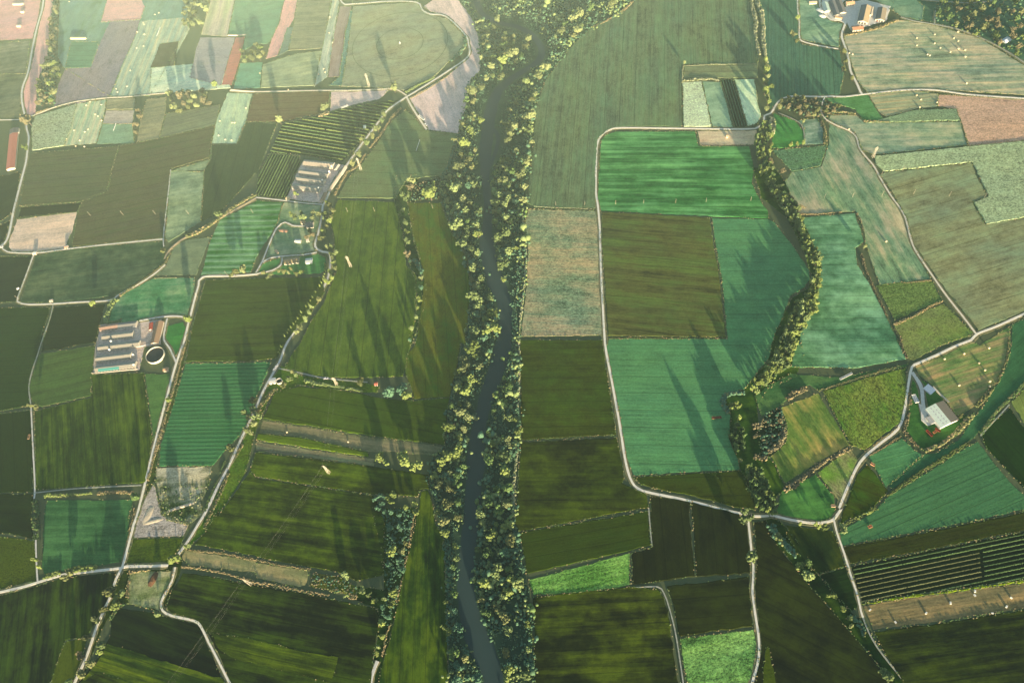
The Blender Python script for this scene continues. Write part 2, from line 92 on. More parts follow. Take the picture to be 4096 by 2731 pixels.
('crop_field',[(-755.5,935.3),(-728.1,931.8),(-711.3,936.1),(-705.1,850.4),(-732.8,828.2)],[0.0272,0.0397,0.014],[0.0208,0.0337,0.012],0.666,0.5,(0,0),0.5,0.675,0.5249999999999999,(16,0.7),0,0.0521),
('crop_field',[(-732.1,824.8),(-708.5,833.6),(-708.1,793.8),(-724.3,787.9)],[0.0152,0.0244,0.0086],[0.0191,0.0278,0.0098],0,0.5,(0,0),0.5,0.675,0.5249999999999999,(0,0),0,0.0528),
('ploughed_field',[(-698.1,834.1),(-605.9,827.6),(-606.7,794.5),(-613.2,762.4),(-613.8,755.9),(-692.4,769.1),(-699.8,781.5),(-702.3,792.5),(-699.9,809)],[0.7753,0.5971,0.4359],[0.6476,0.4842,0.3758],-0.075,0.03,(0,0),0.7,0.5,0.5249999999999999,(0,0),0,0.0535),
('crop_field',[(-696.1,857.3),(-602.2,845.4),(-605.1,827.7),(-696.6,837.5)],[0.0204,0.0272,0.0099],[0.0169,0.0239,0.0088],-0.125,0.6,(0,0),0.8,0.675,0.5249999999999999,(13,0.7),0,0.0542),
('crop_field',[(-720.2,768.4),(-661.1,755.4),(-661.2,738.2),(-667.9,677.3),(-702,682.2)],[0.0134,0.0233,0.0079],[0.0164,0.03,0.0105],0,0.5,(0,0),0.5,0.675,0.5249999999999999,(0,0),0,0.0549),
('crop_field',[(-654.7,756.1),(-611.5,756.8),(-468.6,741.1),(-463.2,727.2),(-459.9,708.4),(-466.8,697),(-522.2,656.9),(-612.1,663.3),(-661.9,674.5)],[0.042,0.0917,0.0406],[0.0733,0.1096,0.0494],-0.056,0.6,(0,0),0.7,1.62,0.5249999999999999,(16,0.7),0,0.0556),
('meadow',[(-518.3,656.6),(-475.1,676.4),(-416.1,664.7),(-415.8,639.1),(-421.6,603.6),(-487.3,608.2),(-531.5,611.6),(-528.8,635)],[0.0671,0.2674,0.1037],[0.1648,0.2552,0.1393],-0.119,0.2,(0,0),0.7,1.7550000000000001,0.5249999999999999,(0,0),0,0.0563),
('meadow',[(-449,730.6),(-431.6,735.5),(-398.3,733.3),(-414.1,669),(-474.7,680.6),(-460.1,692.6),(-453.9,713.1)],[0.1762,0.242,0.1351],[0.1507,0.1956,0.107],0,0.2,(0,0),0.5,1.62,0.5249999999999999,(0,0),0,0.057),
('crop_field',[(-386.9,761.6),(-333.6,785.2),(-333.7,787.4),(-293.8,775),(-301.5,736.4),(-321.7,698),(-330.7,680.2),(-336.9,656.3),(-407.6,666.7),(-397.2,728.9)],[0.0251,0.1629,0.0184],[0.1737,0.3395,0.1754],-0.188,0.4,(10,1.1),0.7,0.675,0.5249999999999999,(19,0.7),0,0.0577),
('farm_yard',[(-262,853.2),(-199.6,826.8),(-211.9,810.2),(-224.3,782.9),(-233.9,759.1),(-288,779.8),(-284,794.6),(-271.4,834.4)],[0.6336,0.5071,0.4362],[0.4852,0.3846,0.3454],0,0.02,(0,0),0.5,1.2,0.8999999999999999,(0,0),0,0.0584),
('farm_yard',[(-541.9,613.2),(-488.8,608.2),(-456.7,606.4),(-453.4,562.9),(-454.3,563.9),(-475.1,564.6),(-478.8,530.2),(-542.6,537.6),(-543.1,588.9)],[0.6118,0.489,0.4127],[0.4559,0.3824,0.3449],0,0.02,(0,0),0.5,1.4,0.8999999999999999,(0,0),0,0.0591),
('farm_garden',[(-449.3,591.4),(-426.9,593.9),(-418.2,577.9),(-424,556.9),(-433,540.8),(-447.9,559.1),(-448.8,569.7)],[0.0328,0.1864,0.0388],[0.0439,0.2133,0.0338],0,0.2,(0,0),0.5,0.5,0.5249999999999999,(0,0),0,0.0598),
('farm_garden',[(-292.1,774.6),(-234.8,755),(-237.6,734.5),(-245.2,707.3),(-247.9,689.7),(-242.5,675.6),(-294.4,672.2),(-320.4,675.9),(-309.2,713.4),(-300.7,736.2),(-297.6,752.4)],[0.1444,0.2824,0.142],[0.257,0.2992,0.1844],0,0.1,(0,0),0.5,1.4,0.5249999999999999,(0,0),0,0.0605),
('farm_garden',[(-321,668.3),(-294.4,674.2),(-245.8,670.4),(-232.6,660.7),(-232.3,637.5),(-243.2,634.1),(-329.9,650.9)],[0.078,0.2285,0.0672],[0.0522,0.2287,0.0492],0,0.1,(0,0),0.5,1.4,0.5249999999999999,(0,0),0,0.0612),
('crop_field',[(302.8,1106.6),(484.8,1055),(462.7,956.7),(450.8,900.3),(443.3,887.9),(335.1,915),(325.6,886.2),(298.6,785.8),(217,805.9),(195.2,805.6),(175.4,791.1),(157.5,723.1),(145,663),(62.8,683.8),(54.1,693),(68,754),(67.2,744.4),(82.5,812.6),(98.2,881.1),(121.8,932.5),(168.7,992.8),(214.4,1038.5),(284.3,1067.8)],[0.1381,0.1962,0.0958],[0.0952,0.1672,0.0792],-1.825,0.6,(7,0.5),1,1.35,0.5249999999999999,(22,0.7),0,0.0619),
('crop_field',[(336.2,911.5),(445.1,888.2),(434.5,858),(328.3,883.5)],[0.2463,0.2664,0.123],[0.1691,0.2426,0.1102],-0.231,0.5,(0,0),0.7,0.675,0.5249999999999999,(13,0.7),0,0.0626),
('sunflower_field',[(324.3,876.3),(352.5,871.1),(340.3,775.5),(301.1,784.7)],[0.652,0.7702,0.4809],[0.4805,0.5957,0.3706],0,0.7,(0,0),0.5,0.5,1.0499999999999998,(0,0),0.6,0.0633),
('pasture',[(353.3,870.9),(378.9,862.3),(369.4,767.9),(341,774.9)],[0.2282,0.394,0.2366],[0.3181,0.4515,0.2722],0,0.2,(0,0),0.5,0.675,0.5249999999999999,(0,0),0,0.064),
('vegetable_plot',[(381.2,867.7),(398.4,863.3),(388.8,764.2),(372.4,767.1)],[0.0095,0.0224,0.0066],[0.0069,0.0169,0.004],0,0.03,(0,0),0.5,0.5,0.5249999999999999,(0,0),0,0.0647),
('pasture',[(400.6,863.7),(429.4,856.8),(419.8,812.2),(414.7,780),(404.9,766),(390.2,765)],[0.6111,0.85,0.49],[0.7767,0.85,0.5555],-1.487,0.2,(0,0),0.8,0.675,0.5249999999999999,(0,0),0,0.0654),
('crop_field',[(179.4,786.7),(189.9,796.9),(203.8,799.3),(314.7,772.1),(311.7,742.7),(379.8,725.6),(374.6,686.4),(362.7,659),(364.7,621.8),(368.1,607.1),(364,594.6),(292.3,614.8),(151.6,656),(151.8,678.9),(161.4,721)],[0.0314,0.1878,0.0338],[0.1115,0.3282,0.1063],-0.235,0.5,(9,0.5),1.1,0.81,0.5249999999999999,(22,0.7),0,0.0661),
('fallow_strip',[(318.2,771.7),(400.2,753.8),(387.6,727),(314.1,743.7)],[0.7521,0.5174,0.3204],[0.5572,0.5401,0.3365],-0.24,0.03,(0,0),0.6,0.5,0.5249999999999999,(0,0),0,0.0668),
('poppy_meadow',[(54.4,682.2),(143.7,659),(145.2,647.7),(140.7,613.3),(122.2,507.5),(113.8,462),(12.1,480.8),(30.8,553.2),(42.4,615.8),(44,654.6)],[0.2028,0.3095,0.1681],[0.32,0.2651,0.1477],-0.247,0.2,(4,0.4),0.7,1.2,1.35,(0,0),0.6,0.0675),
('crop_field',[(152.5,654.5),(290,613.3),(282.9,572.1),(277.2,527.3),(257.7,429.3),(117.9,459.5),(128.5,523.6),(140.9,605.5)],[0.1153,0.1256,0.0292],[0.0651,0.1061,0.0216],-0.325,0.9,(0,0),1.8,1.08,0.5249999999999999,(13,0.7),0,0.0682),
('crop_field',[(292.9,611.9),(363.8,593.9),(370.5,587),(381.6,541),(387.2,503.5),(383.2,490.3),(373.2,480.3),(351.6,471.1),(329.4,438.9),(315,420.8),(296.4,389.3),(294.2,388.2),(257.7,357.6),(230.2,354.2),(232.7,327.6),(222.8,301.4),(225.2,273.7),(223.3,263.7),(107.7,277.5),(104.7,300.2),(108.6,348.5),(110.1,385.1),(113.4,446.9),(118.5,455.8),(258.7,427.1),(276.3,509.7),(285.7,571.5)],[0.0922,0.2727,0.1063],[0.0687,0.215,0.0821],-0.208,0.4,(5,0.25),0.6,0.81,0.5249999999999999,(22,0.7),0,0.0689),
('crop_field',[(10.2,476),(110.6,455.5),(105.8,408.8),(99.6,328.8),(-8.9,343)],[0.0454,0.065,0.003],[0.0335,0.0633,0.003],-0.18,0.7,(0,0),0.9,1.62,0.5249999999999999,(16,0.7),0,0.0696),
('crop_field',[(-9.9,340.8),(99.3,325.8),(98.6,301.3),(96.5,275.6),(93.1,271.6),(103.4,264.5),(116.4,253.7),(115.3,239.2),(-28.2,237.8),(-31.5,246.2),(-25.8,271)],[0.02,0.0281,0.0025],[0.0413,0.0654,0.0025],-0.17,0.7,(0,0),0.9,1.7550000000000001,0.5249999999999999,(22,0.7),0,0.0703),
('crop_field',[(-27.4,236.5),(113.2,235.7),(107.8,198.9),(85.1,196.9),(-27,191.8)],[0.0404,0.0674,0.0025],[0.0217,0.0431,0.0025],-0.001,0.7,(0,0),1,1.35,0.5249999999999999,(16,0.7),0,0.071),
('meadow',[(-26.4,186.1),(84.4,194.7),(77.1,163.3),(34.9,162.5),(-23.7,169.6)],[0.1084,0.2888,0.0415],[0.217,0.399,0.0896],0.046,0.3,(0,0),1,0.675,1.5,(0,0),0.7,0.0717),
('crop_field',[(119.7,251.8),(161.2,237.9),(157.4,228.8),(144.4,159.8),(79.5,162.5),(86.1,194.9),(108.4,196.4)],[0.0107,0.0143,0.0025],[0.018,0.0251,0.0025],-1.73,0.7,(0,0),0.5,0.675,0.5249999999999999,(22,0.7),0,0.0724),
('crop_field',[(161.8,237.8),(208.5,215.7),(208,212.2),(212.6,201.6),(206.2,174),(200.4,153.6),(145.6,159.2)],[0.0116,0.0159,0.0025],[0.0182,0.0274,0.0025],-1.771,0.72,(0,0),0.5,0.675,0.5249999999999999,(22,0.7),0,0.0731),
('crop_field',[(-24.1,167.4),(76.8,161.1),(104.4,154.4),(107.8,145.1),(109,131.6),(100.8,58),(-36.9,79.8)],[0.0162,0.0233,0.0025],[0.0507,0.0763,0.0025],-0.115,0.8,(0,0),1.1,1.62,0.5249999999999999,(22,0.7),0,0.0738),
('crop_field',[(113.4,155.4),(198.3,150.9),(193.1,130.7),(187.3,103.5),(113.6,106.1),(115,132.8)],[0.0109,0.0142,0.0025],[0.0299,0.0429,0.0025],-0.1,0.7,(0,0),0.5,0.675,0.5249999999999999,(19,0.7),0,0.0745),
('meadow',[(113,103.8),(187,100.8),(183.4,79),(168.3,47.2),(108.6,56.7),(111.7,90.6)],[0.1158,0.2795,0.0618],[0.1897,0.3546,0.089],0,0.3,(0,0),0.5,1.62,1.6500000000000001,(0,0),0.8,0.0752),
('crop_field',[(219.9,204),(232.6,204.2),(233.8,199.1),(235,180.8),(251.6,137.5),(269.3,101.6),(287.3,62.1),(302.7,25.9),(183.1,44.9),(169.8,47),(188.6,83.3),(200.3,140.6),(210.1,164)],[0.0103,0.0133,0.0025],[0.0231,0.0333,0.0025],-0.66,0.7,(0,0),0.5,1.35,0.5249999999999999,(16,0.7),0,0.0759),
('meadow',[(192,80.2),(196,84.1),(193.7,57),(190.3,43.7),(176.9,45.9),(183.4,60.7)],[0.0658,0.0974,0.0025],[0.0451,0.0704,0.0025],0,0.14,(0,0),0.5,0.675,0.5249999999999999,(0,0),0,0.8145),
('crop_field',[(252,195.9),(296.9,181.3),(297.3,169.9),(297,144.4),(265.5,140.8),(258.1,155.7),(248.8,183.2)],[0.0148,0.0369,0.0035],[0.0547,0.0691,0.0035],-1.29,0.14,(0,0),0.5,1.7550000000000001,0.5249999999999999,(22,0.7),0,0.1928),
('crop_field',[(267.5,139.9),(297.3,143.8),(297.5,107.6),(284.9,101.1),(278.4,110.9)],[0.0067,0.0214,0.0025],[0.011,0.0386,0.0025],0.067,0.14,(5,0.5),0.5,0.675,0.5249999999999999,(16,0.7),0,0.1655),
('crop_field',[(311.5,182.3),(347.4,194.7),(369.8,208.4),(412.6,223.4),(457.4,241.1),(483.3,248.8),(491.5,210.1),(505.6,171.6),(504.8,170.1),(446.6,166.7),(299.8,164.2),(302.9,178.4)],[0.0695,0.2093,0.0782],[0.0375,0.1194,0.0453],0.222,0.4,(6,0.3),0.6,0.675,0.5249999999999999,(13,0.7),0,0.0507),
('crop_field',[(490.5,257.5),(534.2,280),(540.1,238.7),(509,178.3),(487.8,241.3)],[0.0076,0.0301,0.0026],[0.0103,0.0385,0.0025],-1.301,0.5,(0,0),0.5,0.675,0.5249999999999999,(16,0.7),0,0.0514),
('crop_field',[(538.5,286.2),(575.8,308.2),(541.4,241.2)],[0.1647,0.2328,0.0489],[0.2166,0.2682,0.0674],-1.707,0.5,(0,0),0.7,0.675,0.5249999999999999,(22,0.7),0,0.0521),
('crop_field',[(300.1,163.3),(363,163.7),(466.1,165.6),(503.4,167.3),(493.9,148.8),(367.2,146),(301.7,146.1)],[0.0335,0.0404,0.0025],[0.0234,0.039,0.0025],0.023,0.7,(0,0),1.4,0.675,0.5249999999999999,(22,0.7),0,0.0528),
('vegetable_field',[(301.5,143.7),(366.8,145.2),(493.3,147.7),(470,102.4),(339.2,107.4),(298.2,107.8)],[0.0069,0.0129,0.0025],[0.017,0.0288,0.0025],0.02,0.03,(0,0),0.5,0.5,0.5249999999999999,(0,0),0,0.0535),
('grass_verge',[(297.8,106.9),(339,106.7),(469.9,102.2),(468.7,99.9),(338.2,104.9),(298.9,105.5)],[0.19,0.2716,0.0043],[0.1428,0.217,0.0032],0,0.4,(0,0),0.5,0.5,0.5249999999999999,(0,0),0,0.0542),
('hay_field',[(298.5,104.2),(338.1,104.6),(468.5,99.4),(457,77.1),(360.4,78.8),(299.5,81.5)],[0.2144,0.1898,0.0846],[0.2602,0.1883,0.082],-0.019,0.03,(0,0),1.2,1,0.5249999999999999,(0,0),0,0.0549),
('crop_field',[(299.4,79.9),(359.8,77.5),(456.5,76.1),(421,7.1),(310.7,24.6),(302.3,58.6)],[0.0145,0.0217,0.0025],[0.036,0.0543,0.0025],-0.032,0.8,(0,0),1.3,1.35,0.5249999999999999,(19,0.7),0,0.0556),
('hay_field',[(456.1,349),(482.8,353.4),(531.6,367.3),(539.4,361.2),(583.1,378.4),(574.4,360.9),(557.7,333.9),(534.3,311.3),(505.9,291.1),(475.8,280.9),(467,318),(456.2,337.8)],[0.1473,0.2723,0.0718],[0.3207,0.233,0.1045],0.136,0.1,(6,0.4),1,1.2,0.5249999999999999,(0,0),0,0.0563),
('meadow',[(576.8,360.4),(585.6,379.5),(618,390.3),(579.2,314.8),(541.5,293.4),(481.9,253.7),(415.6,227.3),(372.3,213),(371.5,218.2),(421,245.2),(434.1,244.1),(463,253.3),(498.4,280.7),(535.7,310.3),(560.2,336.4)],[0.0298,0.1162,0.0423],[0.0395,0.143,0.0542],0.492,0.2,(0,0),0.7,0.675,0.5249999999999999,(0,0),0,0.057),
('crop_field',[(363.3,252.7),(406.8,267.3),(413.7,251.2),(421.3,244.5),(371.5,218.2),(367.7,215.1)],[0.0624,0.1989,0.0707],[0.074,0.224,0.0805],0.095,0.4,(6,0.35),0.5,0.675,0.5249999999999999,(19,0.7),0,0.0577),
('crop_field',[(358.2,244.4),(360.3,242.1),(369,212.3),(335.3,191.4),(314.3,189.6),(305.4,185.2),(311.8,195.6),(342.7,234.9)],[0.0522,0.0641,0.0025],[0.0329,0.076,0.0031],-0.621,0.6,(0,0),0.5,1.7550000000000001,0.5249999999999999,(13,0.7),0,0.0584),
('meadow',[(447.7,335.7),(453.8,335.3),(464.7,318.5),(475.2,279.6),(495,281.3),(465.9,259.5),(423.5,248.1),(416.1,256.8),(412.1,272.4),(429.4,301)],[0.0403,0.1438,0.0252],[0.0609,0.1635,0.0271],0,0.15,(0,0),0.5,1.62,0.5249999999999999,(0,0),0,0.0591),
('sunflower_field',[(343.6,337.8),(386.7,344.1),(446.1,349.5),(432,314.8),(412.9,285.3),(383.2,271),(361.9,260.9),(349.8,268.6)],[0.1923,0.2474,0.0395],[0.0566,0.1399,0.0137],-1.489,0.7,(0,0),0.5,1.2,1.7999999999999998,(0,0),1,0.0598),
('hay_field',[(261.1,272.4),(272.5,278.3),(283.8,287.1),(290.3,302.4),(291.8,327.6),(338,336.8),(349.8,269.2),(301.8,254.2),(265.4,238.8)],[0.1564,0.2646,0.0416],[0.3985,0.296,0.0744],-1.317,0.1,(0,0),0.8,1.6,0.5249999999999999,(0,0),0,0.0605),
('meadow',[(303.5,245.4),(348.6,266.1),(351.3,253.6),(323.7,214.2),(314.7,209.6),(312.1,218.9)],[0.3022,0.3001,0.1286],[0.1171,0.2223,0.0276],-1.189,0.4,(0,0),0.5,1.89,1.2000000000000002,(0,0),0,0.0612),
('meadow',[(261,233.2),(301.1,243.9),(311.7,217.7),(306.2,196.6),(301.7,194.3),(283.2,192.7),(254,205.3),(244.9,210.6),(243.9,207.7)],[0.0467,0.1618,0.0354],[0.0699,0.2022,0.0383],0,0.2,(0,0),0.5,1.62,0.5249999999999999,(0,0),0,0.0619),
('meadow',[(282.7,355.7),(315.8,367.1),(369.7,351.2),(449.7,353.3),(447.3,350.7),(384.8,346),(339,339.5),(331.9,349),(302.8,337.1),(283.1,325),(266.2,321.1),(266.7,347)],[0.0452,0.1493,0.041],[0.0836,0.1648,0.0451],0,0.14,(0,0),0.5,1.62,0.5249999999999999,(0,0),0,0.1788),
('meadow',[(274.1,325.3),(290.5,327.9),(288.6,301.4),(272.5,278.3),(260.5,272.5),(248.6,266.7),(257.4,305.9)],[0.0044,0.0101,0.0025],[0.0124,0.0306,0.0044],0,0.14,(0,0),0.5,1.62,0.5249999999999999,(0,0),0,0.1795),
('crop_field',[(406,587.6),(475.6,579),(469.5,532.6),(455.2,524.8),(447.4,499.4),(451,472.3),(452,429.9),(451.3,379.1),(450.9,359.8),(392.5,359.1),(318.6,375.4),(330.1,395),(336.7,402.3),(364,448.3),(389.7,476.8),(404.2,508.8),(406.5,561.6)],[0.0841,0.2445,0.106],[0.1702,0.3533,0.1863],-0.193,0.4,(0,0),0.5,1.62,0.5249999999999999,(16,0.7),0,0.064),
('pasture',[(502.9,745.9),(524.5,725.1),(528.3,706.2),(524.2,672.2),(529.2,635.6),(531.7,613.4),(535.3,559.3),(525.9,518.3),(525,460.7),(489.5,463.2),(462.2,465.1),(469.9,530.7),(475.3,546.2),(477.6,582.1),(426.8,588.8),(404.9,595.1),(406.5,652.9),(421.1,665.9),(463,667.2),(487.2,705.1)],[0.2068,0.361,0.1842],[0.3616,0.327,0.2002],-1.518,0.15,(0,0),1,1.62,0.5249999999999999,(0,0),0,0.0647),
('rough_pasture',[(457.4,465.4),(489.2,462.4),(525.1,458.5),(524.6,427),(484.9,419.7),(459.4,412.8)],[0.1003,0.1783,0.0424],[0.1597,0.2266,0.0583],0,0.3,(0,0),0.5,0.5,1.6500000000000001,(0,0),0.6,0.0654),
('rough_pasture',[(456.2,408.6),(474.8,412),(524.5,423.7),(539.3,376.4),(498,369.6),(457.6,356.2),(452.4,362.6)],[0.2076,0.2486,0.0831],[0.1254,0.1956,0.0416],0,0.2,(0,0),0.5,1.4,1.5,(0,0),0,0.0661),
('crop_field',[(531.3,635.1),(538.5,637.5),(655.7,627.6),(650.5,607),(648.3,568.4),(625.9,563.8),(624.6,526.3),(675,525.4),(687.2,524.9),(621.8,397.6),(546.9,379.9),(531.9,463.6),(527.2,518),(535.9,557.3),(534.6,618.8)],[0.2669,0.2879,0.1432],[0.1952,0.2594,0.1388],0.137,0.4,(0,0),1,1.35,0.5249999999999999,(22,0.7),0,0.0668),
('sunflower_field',[(538,668.9),(665,657.2),(750.9,648.6),(688.1,526.6),(626,525.2),(627.2,563.5),(648.8,568.3),(656.3,628.3),(539.1,639),(533.6,654)],[0.3961,0.4896,0.2629],[0.279,0.3787,0.2014],-0.075,0.9,(0,0),0.5,0.5,1.35,(0,0),0.7,0.0675),
('ploughed_field',[(669.6,760.7),(787.1,719.1),(750.9,648.6),(665.3,658),(680.5,727.5),(657.2,740.3)],[0.6245,0.4045,0.2737],[0.5065,0.3319,0.2305],-0.245,0.05,(0,0),0.6,0.5,1.0499999999999998,(0,0),0,0.0682),
('hay_field',[(576.4,784.5),(635.9,778.4),(669.8,762.6),(657.2,739.1),(626.6,741.5),(582.2,736.3),(576.1,749)],[0.3003,0.3956,0.2315],[0.41,0.3319,0.1732],-0.102,0.1,(7,0.6),0.9,0.5,0.5249999999999999,(0,0),0,0.0689),
('crop_field',[(512.9,792.2),(574.7,784.4),(574.6,749.4),(577.3,731.4),(549.4,735.3),(546.5,761.1),(518.4,782.4)],[0.0749,0.2385,0.0448],[0.1201,0.2979,0.1093],0,0.4,(0,0),0.5,0.675,0.5249999999999999,(0,0),0,0.0696),
('crop_field',[(580.7,734.4),(627.4,739.6),(680.4,727.9),(674.6,705.6),(552.5,730.9)],[0.2357,0.3242,0.1722],[0.1747,0.2875,0.1514],0,0.8,(0,0),0.5,0.675,1.35,(0,0),0,0.0703),
('pasture',[(509.4,758.2),(544.2,748.8),(548.5,732.8),(674.2,703.4),(664.4,660),(538.3,671.4),(526.9,682.4),(529.7,715.9),(503.6,749)],[0.2606,0.3973,0.2362],[0.3754,0.3739,0.2299],-0.222,0.15,(0,0),0.9,1.62,0.5249999999999999,(0,0),0,0.071),
('hay_field',[(589.4,916.3),(682.9,929.3),(727.8,903.1),(776.9,859.4),(815.3,774),(790.3,725.3),(779.6,731.5),(669.5,772.2),(625.1,784.1),(575.4,788.3),(571.9,817.4),(580.7,884.3)],[0.3161,0.4121,0.2504],[0.4646,0.4031,0.2448],-0.209,0.1,(8,0.5),1,1.4,0.5249999999999999,(0,0),0,0.0717),
('crop_field',[(487.4,1054.2),(512.8,1047),(557.2,1034.4),(521.4,927),(521.6,913.4),(570.8,885.6),(559.9,838.1),(536.3,794.7),(485.5,806.4),(454.4,808.2),(431.6,789.9),(441.8,831.1),(461.2,902.8),(481,994.1)],[0.0683,0.1847,0.1113],[0.0356,0.1019,0.0569],-1.896,0.5,(6,0.5),0.9,0.675,0.5249999999999999,(19,0.7),0,0.0724),
('meadow',[(559.9,1033.6),(592.1,1024.5),(573.4,968.5),(583.8,952.9),(599.6,943),(585.9,923.2),(572.7,893),(526.7,922.9),(527.9,939)],[0.168,0.3351,0.1991],[0.2596,0.3768,0.225],0,0.2,(0,0),0.5,1.62,0.5249999999999999,(0,0),0,0.0731),
('woodland_floor',[(709,991.3),(899.3,937.2),(817.6,778.3),(778.6,862.9),(730.8,909.7),(686.2,937.3),(683,963.7)],[0.0225,0.1017,0.0563],[0.062,0.1325,0.0762],0,0.05,(0,0),0.5,1.5,0.5249999999999999,(0,0),0,0.0738),
('meadow',[(658.3,1005.7),(720.3,988.1),(731,950.3),(713.6,918.6),(689.4,936.4),(676,964.2)],[0.1183,0.2839,0.1654],[0.1874,0.2859,0.1666],0,0.14,(0,0),0.5,1.35,0.5249999999999999,(0,0),0,0.1603),
('meadow',[(432.9,781.3),(457.5,759.5),(461.9,735.9),(456.4,714.8),(429.4,710.7),(407.8,715.5),(425.5,751.7)],[0.0401,0.2119,0.0411],[0.054,0.2453,0.0465],0,0.2,(0,0),0.5,0.675,0.5249999999999999,(0,0),0,0.0752),
('rough_pasture',[(459.8,758.9),(489.1,756.3),(490.4,724.4),(481.4,706.5),(455,710.7),(465.2,741.9)],[0.1561,0.2929,0.1999],[0.4047,0.4397,0.3648],0,0.15,(0,0),0.5,1.6,0.5249999999999999,(0,0),0,0.0759),
('rough_pasture',[(407.1,711.2),(484.2,703.2),(461.8,668.3),(421.4,666.9),(412.7,694.6)],[0.1176,0.2253,0.1197],[0.0667,0.1746,0.0593],0,0.3,(0,0),0.5,0.5,1.6500000000000001,(0,0),0.5,0.0766),
('crop_field',[(-137.1,276.4),(-134.7,282.4),(-130.5,301.8),(-123.3,303.1),(-120.7,297.3),(-118.4,281.2),(-117.8,261.5),(-109.7,242.5),(-113.6,194),(-115.3,160.2),(-121.8,93.3),(-193.3,104.6),(-183,135.4),(-170.3,169.3),(-157.6,213.3),(-144.6,253.6)],[0.0179,0.0539,0.0025],[0.0617,0.1009,0.0025],-1.695,0.6,(0,0),1,2.16,0.5249999999999999,(13,0.7),0,0.0773),
('crop_field',[(106.7,275.9),(133,272.8),(181.8,267.2),(223.7,262.7),(228.8,245.5),(228.5,221.4),(224.7,217.1),(210.3,221.5),(157.5,246.9),(123.6,260.2),(112.7,266.7)],[0.0397,0.0598,0.0025],[0.025,0.0474,0.0025],-0.148,0.6,(0,0),0.5,1.62,0.5249999999999999,(22,0.7),0,0.05)]
